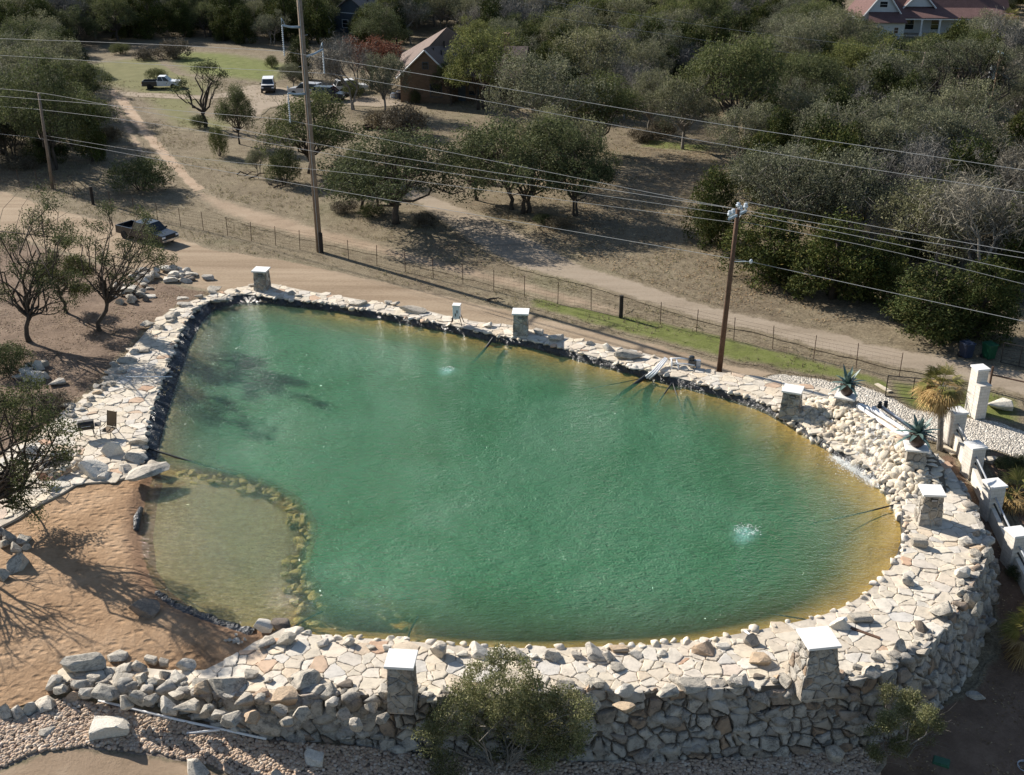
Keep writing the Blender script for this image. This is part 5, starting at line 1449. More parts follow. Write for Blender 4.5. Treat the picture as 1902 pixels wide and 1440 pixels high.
near_oak(304, -25, 985, 'low spreading oak branch crown over the fire pit patio', [(20,880,1.0),(60,800,1.0),(100,770,.8),(120,800,.8),(20,770,1.1),(60,730,.9),(-30,820,1.2),(70,840,.7),(30,930,.9),(90,900,.7),(60,955,.6),(0,740,1.0),(130,835,.6),(45,900,.8),(110,860,.5)], .22, (-12, 920), 16000, .13, blob=.28)
px_tree('shrub', 18, 690, 640, 90, 'green bush under the left oaks beside the rock heap')
px_tree('dry', 90, 760, 735, 80, 'thin dry weeds on the bare soil under the left oaks', rz=1)
bt = PT(-80, 1035)
tree_obj('bare_tree', make_bare(911, 4.2, 6.2, 260), 'twig', 'barkgrey', bt, 'leafless tree at the left that casts branching shadows over the sand', 'tree')
# the big bush at the bottom and the thin tree at the bottom right
b = PT(925, 1425)
sp_ = []
rr = np.random.default_rng(5)
for (x, y, s) in [(930,1225,.65),(890,1260,.8),(960,1250,.85),(870,1290,.9),(930,1290,1.0),(1000,1290,.9),(1050,1300,.75),(1080,1315,.6),(840,1330,.85),(800,1350,.75),(900,1350,1.0),(980,1340,1.0),(1040,1350,.9),(800,1390,.8),(860,1390,.9),(940,1395,1.0),(1010,1395,.9),(1060,1385,.7),(800,1410,.75),(795,1375,.75),(815,1345,.75),(830,1425,.85),(860,1440,.9),(1080,1350,.6),(900,1440,.9),(980,1440,.9),(940,1320,.9)]:
    p = at_y(x, y, b[1] + rr.uniform(-1.2, 1.5)) - b; sp_.append((p[0], p[1], max(p[2], .3), s))
big = make_oak(401, 3.3, 5, .5, 22, 80000, .095, 'bushleaf', ntr=3, spots=sp_, r0=.1, blob=.27, flat=1.0)
tree_obj('shrub', big, 'bushleaf', 'barkgrey', b, 'big fluffy olive green bush in front of the retaining wall at the bottom', 'shrub', tn='stems')
b = PT(1632, 1438); sp_ = []
for (x, y, s) in [(1650,1290,.8),(1690,1300,.9),(1720,1330,.9),(1700,1350,.9),(1650,1340,.9),(1620,1360,.6),(1740,1345,.6),(1630,1395,.7),(1670,1385,.8),(1720,1375,.7),(1680,1320,.8),(1630,1400,.6)]:
    p = at_y(x, y, b[1] + rr.uniform(-.8, 1.0)) - b; sp_.append((p[0], p[1], p[2], s))
tt = at_y(1645, 1400, b[1]) - b
small = make_oak(402, 1.9, 3.4, float(tt[2]), 11, 26000, .09, 'bushleaf', spots=sp_, r0=.11, blob=.26, flat=.9, lean=(.2, 0), lw=.35)
r_ = np.random.default_rng(9)
for i in range(60):
    a = np.array(sp_[r_.integers(len(sp_))][:3]); d = np.array([r_.normal(.5, .5), r_.normal(0, .5), r_.normal(.1, .4)])
    small[0].tube(bend(r_, a, a + d * .9, 3, .2), [.012, .009, .006, .003], 3, cap=False)
tree_obj('small_tree', small, 'bushleaf', 'barkgrey', b, 'small half bare tree with thin twigs at the bottom right corner of the wall', 'tree')

# ------------------------------------------------------------------ wire fence
FP = [(-110,310),(-60,322),(2,338),(37,347),(71,348),(105,359),(139,369),(207,389),(250,401),(293,411),(336,421),(378,428),(423,438),(467,448),(512,456),(557,464),(648,483),(700,493),(753,505),(805,517),(860,528),(917,541),(974,552),(1036,565),(1098,577),(1226,603),(1293,617),(1363,633),(1435,649),(1511,667),(1590,683),(1670,700)]
FW = [(173,380),(598,470),(1153,591)]
allp = sorted([(q, 0) for q in FP] + [(q, 1) for q in FW], key=lambda a: a[0][0])
f0 = PT(*FP[16]); fence = empty('wire_fence', f0, 'long wire fence on thin steel posts between the dirt road and the pasture', 'fence')
tops = []
for q, wood in allp:
    p = PT(*q) - f0; mb = MB(); h = 1.72
    lean = (random.uniform(-.04, .04), random.uniform(-.04, .04))
    if wood:
        mb.tube([p + np.array([0, 0, -.2]), p + np.array([0, 0, 1.75])], [.15, .145], 10)
        mb.build('wooden_post', M['blackpole'], fence, smooth=False)
    else:
        mb.tube([p + np.array([0, 0, -.2]), p + np.array([lean[0] * h, lean[1] * h, h])], .028, 5); mb.build('post', M['rust'], fence)
    tops.append(p)
mb = MB()
for hz in (.12, .35, .6, .85, 1.1, 1.35, 1.6):
    mb.tube([p + np.array([0, 0, hz]) for p in tops], .006, 3, cap=False)
for a, b in zip(tops, tops[1:]):
    L = np.linalg.norm(b - a); k = int(L / .45)
    for i in range(1, k):
        q = a + (b - a) * i / k; mb.tube([q + np.array([0, 0, .12]), q + np.array([0, 0, 1.35])], .004, 3, cap=False)
mb.build('wire', M['rust'], fence)

# ------------------------------------------------------------------ utility poles and lines
LD = np.array([.796, -.605]); LN = np.array([.605, .796])
def pole(bpx, tpx, r0, mat, label, name='utility_pole', extra_h=0.0):
    b = PT(*bpx); t = at_y(*tpx, b[1]); o = empty(name, b, label, 'utility pole'); d = t - b; d = d * (1 + extra_h / d[2])
    mb = MB(); mb.tube([(0, 0, -.5), d * .5, d], [r0, r0 * .86, r0 * .7], 12); mb.build('pole', M[mat], o, smooth=True)
    return o, b, d
tp, tb, td = pole((594, 468), (556, 4), .27, 'woodpole', 'very tall weathered wooden transmission pole rising out of the top of the photo', extra_h=3.2)
def insul_arm(parent, b, d, zf, side, L, drop):
    base = np.array([d[0] * zf, d[1] * zf, d[2] * zf]); n3 = np.array([LN[0] * side, LN[1] * side, 0])
    mb = MB(); e = base + n3 * L + np.array([0, 0, .25])
    mb.tube([base - np.array([0, 0, .1]), base + n3 * L * .55 + np.array([0, 0, .02]), e], [.10, .085, .07], 8)
    ap = e + np.array([0, 0, .55])
    mb.tube([e - n3 * .32, ap], .025, 5); mb.tube([e + n3 * .02, ap], .025, 5)
    a = mb.build('cross_arm', M['armblue'], parent, smooth=True)
    k = MB(); prof = []
    for i in range(15): prof += [(.035, -drop * i / 15), (.075, -drop * (i + .35) / 15), (.035, -drop * (i + .6) / 15)]
    prof += [(.03, -drop)]
    k.lathe(prof, 8, e - np.array([0, 0, .02])); k.build('insulator', M['insul'], a)
    s = MB(); s.tube([base + np.array([0, 0, -.75]), base + np.array([0, 0, -.75]) + n3 * .62 * -side * side], .02, 5); s.build('rod', M['galv'], parent)
    return b + e - np.array([0, 0, drop + .02])
zt = td[2]
A1 = insul_arm(tp, tb, td, at_y(560, 48, tb[1])[2] / zt, -1, 2.0, 2.3)
A2 = insul_arm(tp, tb, td, at_y(566, 104, tb[1])[2] / zt, 1, 2.1, 1.9)
A3 = insul_arm(tp, tb, td, at_y(572, 172, tb[1])[2] / zt, -1, 2.0, 2.3)
mb = MB(); mb.tube([(.0, -.27, 0), td * .6 + np.array([-.02, -.24, 0]), td + np.array([0, -.2, 0])], .025, 5); mb.build('ground_wire', M['galv'], tp)
lp_, lb, ld = pole((98, 351), (72, 174), .17, 'woodpole', 'plain wooden utility pole by the fence at the left')
rp, rb_, rd = pole((1335, 692), (1371, 388), .19, 'brownpole', 'dark brown utility pole between the dirt road and the far rim of the pond')
mb = MB(); c = rd * .965; nl = np.array([LN[0], LN[1], 0])
ARM = Matrix.Rotation(math.atan2(LN[1], LN[0]), 4, 'Z')
mb.box(c + np.array([0, -.02, 0]), (2.3, .12, .14), mat=ARM); ca = mb.build('cross_arm', M['armblue'], rp)
for k in (-1.05, -.6, .35, 1.05):
    i_ = MB(); i_.lathe([(.03, 0), (.03, .1), (.13, .13), (.16, .24), (.09, .3), (.13, .33), (.1, .44), (.02, .46)], 9, c + nl * k + np.array([0, 0, .06])); i_.build('insulator', M['insul'], ca)
i_ = MB(); i_.lathe([(.03, 0), (.05, .1), (.14, .14), (.17, .25), (.08, .3), (.13, .36), (.02, .42)], 9, rd + np.array([0, 0, 0])); i_.build('insulator', M['insul'], rp)
mb = MB(); mb.tube([rd * .93, c + nl * .75], .02, 4); mb.tube([rd * .93, c - nl * .75], .02, 4); mb.build('brace', M['galv'], rp)
c3 = at_y(1395, 486, rb_[1]) - rb_
mb = MB(); mb.tube([rd * (c3[2] / rd[2]), c3], .03, 5); mb.lathe([(.05, -.14), (.1, -.05), (.1, .05), (.05, .14)], 8, c3); mb.build('service_bracket', M['insul'], rp)
fp, fb, fd = pole((1832, 252), (1859, 96), .17, 'brownpole', 'dark pole with a grey transformer at the upper right')
mb = MB(); c4 = at_y(1847, 135, fb[1]) - fb; mb.lathe([(.05, -.75), (.33, -.7), (.36, -.6), (.36, .5), (.33, .6), (.12, .66)], 14, c4 + np.array([-.35, -.2, 0])); tf = mb.build('transformer', M['insul'], fp, smooth=True)
for k in (-.15, .15):
    mb = MB(); mb.lathe([(.05, 0), (.1, .08), (.05, .14), (.1, .2), (.04, .34)], 7, c4 + np.array([-.35 + k, -.2, .62])); mb.build('bushing', M['insul'], tf)
mb = MB(); mb.box(fd + np.array([0, 0, -.1]), (.12, 1.6, .12)); mb.build('cross_arm', M['armblue'], fp)
bp, bb, bd = pole((1694, 205), (1719, 97), .15, 'woodpole', 'plain wooden pole in the woods left of the transformer pole')
sp_, sb_, sd_ = pole((1528, 34), (1534, 2), .14, 'brownpole', 'thin dark pole on the far lawn left of the white house', extra_h=1)
# wires: each hangs in the upright plane of its line
def plane_pt(px, py, through, d2):
    o = np.array([0, 0, CH]); r = ray(px, py); nrm = np.array([-d2[1], d2[0]])
    t = ((through[:2] - o[:2]) @ nrm) / (r[:2] @ nrm); return o + r * t
def wire(pxs, through, label, r=.015, d2=LD, ext=(12, 12)):
    pts = [plane_pt(x, y, through, d2) for x, y in pxs]
    if ext[0]: pts.insert(0, pts[0] + (pts[0] - pts[1]) / np.linalg.norm(pts[0] - pts[1]) * ext[0])
    if ext[1]: pts.append(pts[-1] + (pts[-1] - pts[-2]) / np.linalg.norm(pts[-1] - pts[-2]) * ext[1])
    pts = smooth_line(pts, 2); mb = MB(); mb.tube(pts, r, 4)
    return tag(mb.build('power_line', M['wire']), label, 'power line')
wire([(0,72),(260,81),(523,95)], A1, 'upper left wire hanging from the highest arm of the tall pole', ext=(12, 0))
wire([(523,95),(760,134),(1000,175),(1270,221),(1600,271),(1902,316)], A1, 'topmost long wire running right from the tall pole across the woods', ext=(0, 12))
wire([(0,103),(300,121),(612,137)], A2, 'second wire at the left, ending at the right hand arm of the tall pole', ext=(12, 0))
wire([(612,137),(900,187),(1270,257),(1600,312),(1902,358)], A2, 'second long wire running right from the right hand arm of the tall pole', ext=(0, 12))
wire([(0,179),(260,200),(528,222)], A3, 'wire at the left ending at the lowest arm of the tall pole', ext=(12, 0))
wire([(528,222),(760,268),(1000,316),(1270,371),(1580,426),(1902,480)], A3, 'wire running right from the lowest arm of the tall pole', ext=(0, 12))
LT_ = lb + ld; RT_ = rb_ + rd
wire([(0,165),(72,171),(230,201),(350,222),(572,266),(900,318),(1120,351),(1352,386)], RT_, 'higher thin wire between the left pole and the dark brown pole', .015, ext=(12, 0))
wire([(0,198),(74,203),(340,236),(630,291),(1000,346),(1362,399)], RT_ , 'middle thin wire between the left pole and the dark brown pole', .015, ext=(12, 0))
wire([(84,252),(340,294),(630,318),(1000,366),(1366,414)], RT_, 'lower thin wire between the left pole and the dark brown pole', .013, ext=(0, 0))
wire([(0,249),(84,258),(340,305),(630,356),(1000,419),(1392,486)], RT_, 'lowest cable sagging from the left pole to the bracket on the dark brown pole', .016, ext=(12, 0))
wire([(1384,375),(1640,424),(1902,470)], RT_, 'upper thin wire leaving the dark brown pole to the right', .015, ext=(0, 10))
wire([(1388,398),(1640,448),(1902,506)], RT_, 'middle thin wire leaving the dark brown pole to the right', .015, ext=(0, 10))
wire([(1378,412),(1640,462),(1902,528)], RT_, 'lower thin wire leaving the dark brown pole to the right', .013, ext=(0, 10))
wire([(1397,487),(1620,536),(1902,597)], RT_, 'pale service cable from the bracket of the dark brown pole to the right', .016, ext=(0, 10))
FT_ = fb + fd
wire([(1130,20),(1400,62),(1719,98)], bb + bd, 'faint upper wire over the woods to the plain pole at the right', .014, d2=np.array([.93, -.36]), ext=(20, 0))
wire([(1262,68),(1500,104),(1708,124),(1850,130)], bb + bd, 'faint lower wire over the woods to the transformer pole', .014, d2=np.array([.93, -.36]), ext=(20, 0))
wire([(1864,100),(1902,126)], FT_, 'wire leaving the top of the transformer pole to the right border', .014, d2=np.array([.8, -.6]), ext=(0, 10))
wire([(1855,135),(1902,162)], FT_, 'wire leaving the transformer to the right border', .014, d2=np.array([.8, -.6]), ext=(0, 10))
wire([(1846,205),(1902,232)], FT_, 'guy cable from the transformer pole to the right border', .016, d2=np.array([.8, -.6]), ext=(0, 6))

# ------------------------------------------------------------------ vehicles (x forward, built round the middle of the wheelbase)
def paint(name, col, rough=.3):
    m, n = new_mat(name); v = opos(n); d = noise_n(n, v, 2, 4, .6)
    finish(n, mixc(n, .35, col, ramp(n, d, [(.3, tuple(c * .75 for c in col)), (.7, tuple(min(1, c * 1.1 + .01) for c in col))])), rough, spec=.5); return m
M['carwhite'] = paint('white_car_paint', (.72, .73, .74)); M['carblack'] = paint('black_car_paint', (.018, .02, .023), .16); M['carsilver'] = paint('silver_car_paint', (.42, .43, .44)); M['cardark'] = paint('dark_car_paint', (.03, .035, .04), .25)
m, n = new_mat('car_glass'); finish(n, (.015, .02, .025), .06, spec=.6); M['glass'] = m
M['tyre'] = simple('tyre_rubber', (.02, .02, .02), .85); M['rim'] = simple('alloy_rim', (.35, .36, .37), .35, .6); M['chrome'] = simple('chrome', (.6, .6, .62), .2, .9)
m, n = new_mat('lamp_red'); finish(n, (.5, .02, .015), .25); M['lampred'] = m
m, n = new_mat('lamp_clear'); finish(n, (.75, .76, .78), .15); M['lampclear'] = m
def wheels(t, xs, half, r):
    for x in xs:
        for s in (-1, 1):
            mx = Matrix.Translation((x, s * half, r)) @ Matrix.Rotation(R(90), 4, 'X')
            w_ = bpy.data.objects.new('wheel', None); w_.parent = t; w_.matrix_local = mx; link(w_)
            ty = MB(); ty.lathe([(r * .6, -.12), (r * .95, -.12), (r, -.07), (r, .07), (r * .95, .12), (r * .6, .12)], 18); ty.build('tyre', M['tyre'], w_, smooth=False)
            rm = MB(); rm.lathe([(.02, -.1), (r * .6, -.08), (r * .6, .08), (.02, .1)], 14); rm.build('rim', M['rim'], w_)
def body_shell(mb, prof, half, inset=.06, mi=0):
    """a side outline given width, its upper edge drawn in a little"""
    k = len(prof); top = max(p[1] for p in prof)
    vs = []
    for s in (-1, 1):
        for x, z in prof: vs.append((x, s * (half - inset * max(0, (z - .75)) / max(top - .75, .1)), z))
    mb.add(vs, [tuple(range(k)), tuple(range(2 * k - 1, k - 1, -1))] + [(i, (i + 1) % k, k + (i + 1) % k, k + i) for i in range(k)], mi)
def greenhouse(t, pts, half_b, half_t, roofmat):
    """cabin: pts = (x rear foot, x rear top, x front top, x front foot, z foot, z top)"""
    a, b, c, d, z0, z1 = pts
    mb = MB(); B = [(a, -half_b, z0), (d, -half_b, z0), (d, half_b, z0), (a, half_b, z0)]; T = [(b, -half_t, z1), (c, -half_t, z1), (c, half_t, z1), (b, half_t, z1)]
    mb.add(B + T, [(3, 2, 1, 0), (4, 5, 6, 7), (0, 1, 5, 4), (1, 2, 6, 5), (2, 3, 7, 6), (3, 0, 4, 7)]); mb.build('cabin', M[roofmat], t, bevel=.03)
    def panel(name, q, inset=.13, out=.012):
        q = [Vector(p) for p in q]; cen = sum(q, Vector()) / 4; nn = (q[1] - q[0]).cross(q[3] - q[0]).normalized()
        if nn.dot(cen - Vector(((a + d) / 2, 0, (z0 + z1) / 2))) < 0: nn = -nn
        q = [cen + (p - cen) * (1 - inset) + nn * out for p in q]; m_ = MB()
        m_.add([p for p in q] + [p - nn * .03 for p in q], [(0, 1, 2, 3), (0, 1, 5, 4), (1, 2, 6, 5), (2, 3, 7, 6), (3, 0, 4, 7)]); m_.build(name, M['glass'], t)
    panel('windscreen', [B[1], B[2], T[2], T[1]]); panel('rear_window', [B[3], B[0], T[0], T[3]])
    for s, (i, j) in ((-1, (0, 1)), (1, (3, 2))):
        mid_b = [(B[i][k] + B[j][k]) / 2 for k in range(3)]; mid_t = [(T[i][k] + T[j][k]) / 2 for k in range(3)]
        panel('side_window', [B[i], mid_b, mid_t, T[i]]); panel('side_window', [mid_b, B[j], T[j], mid_t])
def lamps(t, xf, xr, half, zf, zr):
    for s in (-1, 1):
        l = MB(); l.box((xf, s * (half - .2), zf), (.06, .34, .16)); l.build('headlight', M['lampclear'], t, bevel=.01)
        l = MB(); l.box((xr, s * (half - .12), zr), (.06, .16, .3)); l.build('tail_light', M['lampred'], t, bevel=.01)
def pickup(loc, rz, label, bodymat, name, bedmat=None, cab='carwhite', L=5.3, hood=None):
    t = empty(name, loc, label, 'pickup truck', None, rz); h = .92; x0, x1 = -L / 2, L / 2
    mb = MB(); body_shell(mb, [(x0 + 2.05, .42), (x1 - .05, .42), (x1, .7), (x1 - .06, 1.0), (x1 - 1.3, 1.12), (x0 + 2.05, 1.12)], h); mb.build('front_body', M[cab], t, bevel=.04)
    bm_ = MB(); bl = x0 + 1.02
    bm_.box((bl, 0, .6), (2.06, 2 * h, .34))
    for s in (-1, 1): bm_.box((bl, s * (h - .05), .945), (2.06, .1, .35))
    bm_.box((x0 + .04, 0, .945), (.08, 2 * h - .2, .35)); bm_.box((x0 + 2.0, 0, .945), (.08, 2 * h - .2, .35)); bm_.build('cargo_bed', M[bedmat or cab], t, bevel=.012)
    greenhouse(t, (x0 + 2.1, x0 + 2.25, x1 - 2.0, x1 - 1.35, 1.1, 1.72), h - .05, h - .2, cab)
    wheels(t, (x0 + 1.0, x1 - .95), h - .08, .38)
    for x, nme in ((x0 - .05, 'rear_bumper'), (x1 + .03, 'front_bumper')):
        b = MB(); b.box((x, 0, .56), (.12, 2 * h - .06, .2)); b.build(nme, M['chrome'], t, bevel=.02)
    g_ = MB(); g_.box((x1 + .01, 0, .82), (.05, 1.1, .22)); g_.build('grille', M['blackmetal'], t)
    lamps(t, x1 - .01, x0 - .02, h, .86, .86)
    for s in (-1, 1):
        q = MB(); q.box((x1 - 1.6, s * (h + .1), 1.18), (.1, .2, .16)); q.build('mirror', M['blackmetal'], t, bevel=.02)
    return t
def suv(loc, rz, label, mat, name, L=4.7, roof=None, boxy=False):
    t = empty(name, loc, label, 'car', None, rz); h = .92; x0, x1 = -L / 2, L / 2
    mb = MB(); body_shell(mb, [(x0 + .05, .42), (x1 - .05, .42), (x1, .72), (x1 - .08, 1.0), (x1 - 1.15, 1.12), (x0, 1.12), (x0 - .02, .7)], h); mb.build('body', M[mat], t, bevel=.04)
    greenhouse(t, (x0 + .05, x0 + (.1 if boxy else .35), x1 - (1.45 if boxy else 1.95), x1 - 1.2, 1.1, 1.82), h - .04, h - .18, roof or mat)
    wheels(t, (x0 + .85, x1 - .9), h - .08, .37)
    for x, nme in ((x0 - .04, 'rear_bumper'), (x1 + .03, 'front_bumper')):
        b = MB(); b.box((x, 0, .55), (.12, 2 * h - .06, .22)); b.build(nme, M['blackmetal'], t, bevel=.02)
    g_ = MB(); g_.box((x1 + .01, 0, .84), (.05, 1.0, .22)); g_.build('grille', M['blackmetal'], t)
    lamps(t, x1 - .01, x0 - .02, h, .86, .95)
    for s in (-1, 1):
        q = MB(); q.box((x1 - 1.5, s * (h + .1), 1.2), (.1, .2, .16)); q.build('mirror', M['blackmetal'], t, bevel=.02)
    return t
pickup(PT(302, 164), R(4), 'white pickup with a black cargo bed parked on the grass in the left field', 'carwhite', 'pickup_truck', 'cardark', L=5.2)
t = suv(PT(499, 170), R(-82), 'boxy white off road car with a black front facing the camera on the driveway', 'cardark', 'off_road_car', 4.0, 'carwhite', True)
sp2 = MB(); sp2.box((1.2, 0, 1.16), (1.2, 1.7, .05)); sp2.build('bonnet', M['carwhite'], t, bevel=.02)
suv(PT(570, 178), R(160), 'silver estate car seen from behind left of the dark car at the tall pole', 'carsilver', 'estate_car', 4.8)
suv(PT(613, 186), R(-15), 'dark blue black car parked on the driveway right of the tall pole', 'cardark', 'parked_car', 4.7)
suv(PT(652, 172), R(20), 'white car half hidden behind the red leaved tree by the brown brick house', 'carwhite', 'parked_car', 4.6)
bt_ = pickup(PT(275, 446), R(-33), 'shiny black pickup parked on the dirt road behind the slanting oak', 'carblack', 'pickup_truck', 'carblack', 'carblack', L=5.9)

# ------------------------------------------------------------------ houses
def m_shingle(name, a, b):
    m, n = new_mat(name); v = opos(n)
    br = N(n, 'ShaderNodeTexBrick'); br.inputs['Scale'].default_value = 3.2; br.inputs['Color1'].default_value = (*a, 1); br.inputs['Color2'].default_value = (*b, 1); br.inputs['Mortar'].default_value = (*[c * .6 for c in a], 1)
    br.inputs['Mortar Size'].default_value = .012; br.inputs['Brick Width'].default_value = .5; br.inputs['Row Height'].default_value = .22; n.links.new(v, br.inputs['Vector'])
    f = noise_n(n, v, .8, 5, .7); c = mixc(n, .7, br.outputs['Color'], ramp(n, f, [(.3, (.75, .75, .75)), (.7, (1.15, 1.15, 1.15))]), 'MULTIPLY')
    finish(n, c, .9, bump_n(n, br.outputs['Fac'], -.3, .03), spec=.15); return m
M['shingle'] = m_shingle('brown_shingles', (.165, .125, .108), (.21, .16, .14)); M['shinglered'] = m_shingle('red_brown_shingles', (.125, .075, .07), (.165, .10, .092)); M['shinglegrey'] = m_shingle('grey_shingles', (.23, .19, .175), (.28, .24, .22))
def m_brick(name, a, b, mo):
    m, n = new_mat(name); v = opos(n); sx = N(n, 'ShaderNodeSeparateXYZ'); n.links.new(v, sx.inputs[0]); cx = N(n, 'ShaderNodeCombineXYZ')
    n.links.new(math_n(n, 'ADD', sx.outputs[0], sx.outputs[1]), cx.inputs[0]); n.links.new(sx.outputs[2], cx.inputs[1])
    br = N(n, 'ShaderNodeTexBrick'); br.inputs['Scale'].default_value = 1.0; br.inputs['Brick Width'].default_value = .42; br.inputs['Row Height'].default_value = .2; br.inputs['Mortar Size'].default_value = .012
    br.inputs['Color1'].default_value = (*a, 1); br.inputs['Color2'].default_value = (*b, 1); br.inputs['Mortar'].default_value = (*mo, 1); n.links.new(cx.outputs[0], br.inputs['Vector'])
    f = noise_n(n, v, 2, 5, .7); c = mixc(n, .6, br.outputs['Color'], ramp(n, f, [(.3, (.75, .75, .75)), (.7, (1.15, 1.15, 1.15))]), 'MULTIPLY')
    finish(n, c, .9, bump_n(n, br.outputs['Fac'], -.4, .02), spec=.15); return m
M['brick'] = m_brick('brown_brick', (.14, .095, .062), (.19, .125, .082), (.16, .13, .10)); M['whiteblock'] = m_brick('white_block', (.62, .58, .52), (.68, .64, .58), (.50, .46, .40))
M['siding'] = simple('pale_grey_siding', (.52, .55, .57), .7, var=.06, scale=.7); M['darksiding'] = simple('dark_grey_siding', (.07, .085, .10), .8, var=.15)
M['trim'] = simple('white_trim', (.68, .68, .67), .6, var=.06)
def gable(parent, x0, x1, y0, y1, ze, zr, mat, axis='y', over=.45, th=.14, name='roof'):
    """two roof slopes; the ridge runs along the axis"""
    mb = MB()
    if axis == 'x':
        yc = (y0 + y1) / 2; k = (zr - ze) / ((y1 - y0) / 2)
        for s in (-1, 1):
            ye = yc + s * ((y1 - y0) / 2 + over); z2 = zr - k * ((y1 - y0) / 2 + over)
            mb.add([(x0 - over, ye, z2), (x1 + over, ye, z2), (x1 + over, yc, zr), (x0 - over, yc, zr)] + [(x0 - over, ye, z2 + th), (x1 + over, ye, z2 + th), (x1 + over, yc, zr + th), (x0 - over, yc, zr + th)], [(0, 1, 2, 3), (4, 5, 6, 7), (0, 1, 5, 4), (1, 2, 6, 5), (2, 3, 7, 6), (3, 0, 4, 7)])
    else:
        xc = (x0 + x1) / 2; k = (zr - ze) / ((x1 - x0) / 2)
        for s in (-1, 1):
            xe = xc + s * ((x1 - x0) / 2 + over); z2 = zr - k * ((x1 - x0) / 2 + over)
            mb.add([(xe, y0 - over, z2), (xe, y1 + over, z2), (xc, y1 + over, zr), (xc, y0 - over, zr)] + [(xe, y0 - over, z2 + th), (xe, y1 + over, z2 + th), (xc, y1 + over, zr + th), (xc, y0 - over, zr + th)], [(0, 1, 2, 3), (4, 5, 6, 7), (0, 1, 5, 4), (1, 2, 6, 5), (2, 3, 7, 6), (3, 0, 4, 7)])
    return mb.build(name, M[mat], parent)
def gwall(parent, x0, x1, y0, y1, ze, zr, mat, axis='y', name='wall'):
    mb = MB()
    if axis == 'y': mb.prism([(x0, -.3), (x1, -.3), (x1, ze), ((x0 + x1) / 2, zr), (x0, ze)], 'y', y0, y1)
    elif axis == 'x': mb.prism([(y0, -.3), (y1, -.3), (y1, ze), ((y0 + y1) / 2, zr), (y0, ze)], 'x', x0, x1)
    return mb.build(name, M[mat], parent)
def window(parent, c, w_, h_, face='y', frame='trim'):
    mb = MB(); d = .06
    def bx(m_, u, v, a, b, dep):
        if face == 'y': m_.box((c[0] + u, c[1] - dep / 2, c[2] + v), (a, dep, b))
        else: m_.box((c[0] - dep / 2, c[1] + u, c[2] + v), (dep, a, b))
    bx(mb, -w_ / 2 - .04, 0, .08, h_ + .16, d); bx(mb, w_ / 2 + .04, 0, .08, h_ + .16, d); bx(mb, 0, h_ / 2 + .04, w_, .08, d); bx(mb, 0, -h_ / 2 - .04, w_, .08, d); bx(mb, 0, 0, w_, .04, d * .8)
    f = mb.build('window', M[frame], parent); p = MB(); bx(p, 0, 0, w_, h_, .025); p.build('pane', M['glass'], f)
# brown brick house, gable end to the camera
hb = PT(790, 192); h1 = empty('brick_house', (float(hb[0]), float(hb[1]), 0), 'brown brick house with a steep brown gable roof among the trees', 'house', None, R(-7))
HI = Matrix.Translation((float(hb[0]), float(hb[1]), 0)) @ Matrix.Rotation(R(-7), 4, 'Z'); HI.invert()
def hl(px, py, z): return HI @ Vector([float(c) for c in P(px, py, z)])
gwall(h1, -3.3, 3.6, 0, 4, 3.6, 6.9, 'brick')
A_, B_, D_, C_ = Vector((-3.9, -.45, 3.1)), hl(746, 102, 3.1), Vector((.15, -.45, 7.0)), hl(830, 53, 8.4)
E_, F_ = Vector((4.2, -.45, 3.1)), hl(880, 84, 3.1); D2 = hl(797, 88, 7.0)
mb = MB(); th = Vector((0, 0, .16))
for tri in ((A_, B_, D2), (B_, C_, D2), (A_, D2, D_), (D_, D2, E_), (D2, C_, F_), (D2, F_, E_)):
    mb.add(list(tri) + [p + th for p in tri], [(0, 1, 2), (3, 4, 5), (0, 1, 4, 3), (1, 2, 5, 4), (2, 0, 3, 5)])
mb.build('roof', M['shingle'], h1)
bw = MB(); Bq, Fq = Vector((B_.x + .5, B_.y - .6, 0)), Vector((F_.x - .5, F_.y - .6, 0))
fp_ = [(-3.3, 4.0), (3.6, 4.0), (Fq.x, Fq.y), (Bq.x, Bq.y)]
bw.add([(x, y, -.3) for x, y in fp_] + [(x, y, 3.3) for x, y in fp_], [(0, 1, 2, 3), (4, 5, 6, 7), (0, 1, 5, 4), (1, 2, 6, 5), (2, 3, 7, 6), (3, 0, 4, 7)]); bw.build('rear_wall', M['brick'], h1)
gwall(h1, 3.62, 12.5, 2.2, 12, 3.4, 6.4, 'brick', 'x', 'side_wing'); r2 = gable(h1, 3.6, 12.5, 2.2, 12, 3.4, 6.4, 'shingle', 'x', name='side_roof')
ch = MB(); ch.box((9.6, 10, 6.6), (.9, .9, 2.2)); ch.box((9.6, 10, 7.76), (1.1, 1.1, .12)); ch.build('chimney', M['brick'], r2)
window(h1, (1.5, -.002, 1.7), 1.5, 1.6, frame='darksiding'); window(h1, (.15, -.002, 4.9), .7, .8, frame='darksiding'); window(h1, (6.2, 2.198, 1.6), 1.2, 1.5, frame='darksiding'); window(h1, (10.2, 2.198, 1.6), 1.2, 1.5, frame='darksiding')
d = MB(); d.box((4.6, 2.17, 1.0), (1.0, .06, 2.1)); d.build('door', M['darksiding'], h1)
for s in (-1, 1):
    e = MB(); k = (6.9 - 3.6) / 3.45; e.tube([(.15, -.48, 6.93), (.15 + s * 3.9, -.48, 6.93 - 3.9 * k)], .11, 4); e.build('barge_board', M['trim'], h1)
for y, x in ((2, .9), (4, 1.6), (9, 1.1)):
    v_ = MB(); v_.lathe([(.09, -.8), (.09, .5), (.16, .52), (.16, .6)], 8, (x, y, 6.9 - (x - .15) * .96 + .15)); v_.build('roof_vent', M['blackmetal'], h1)
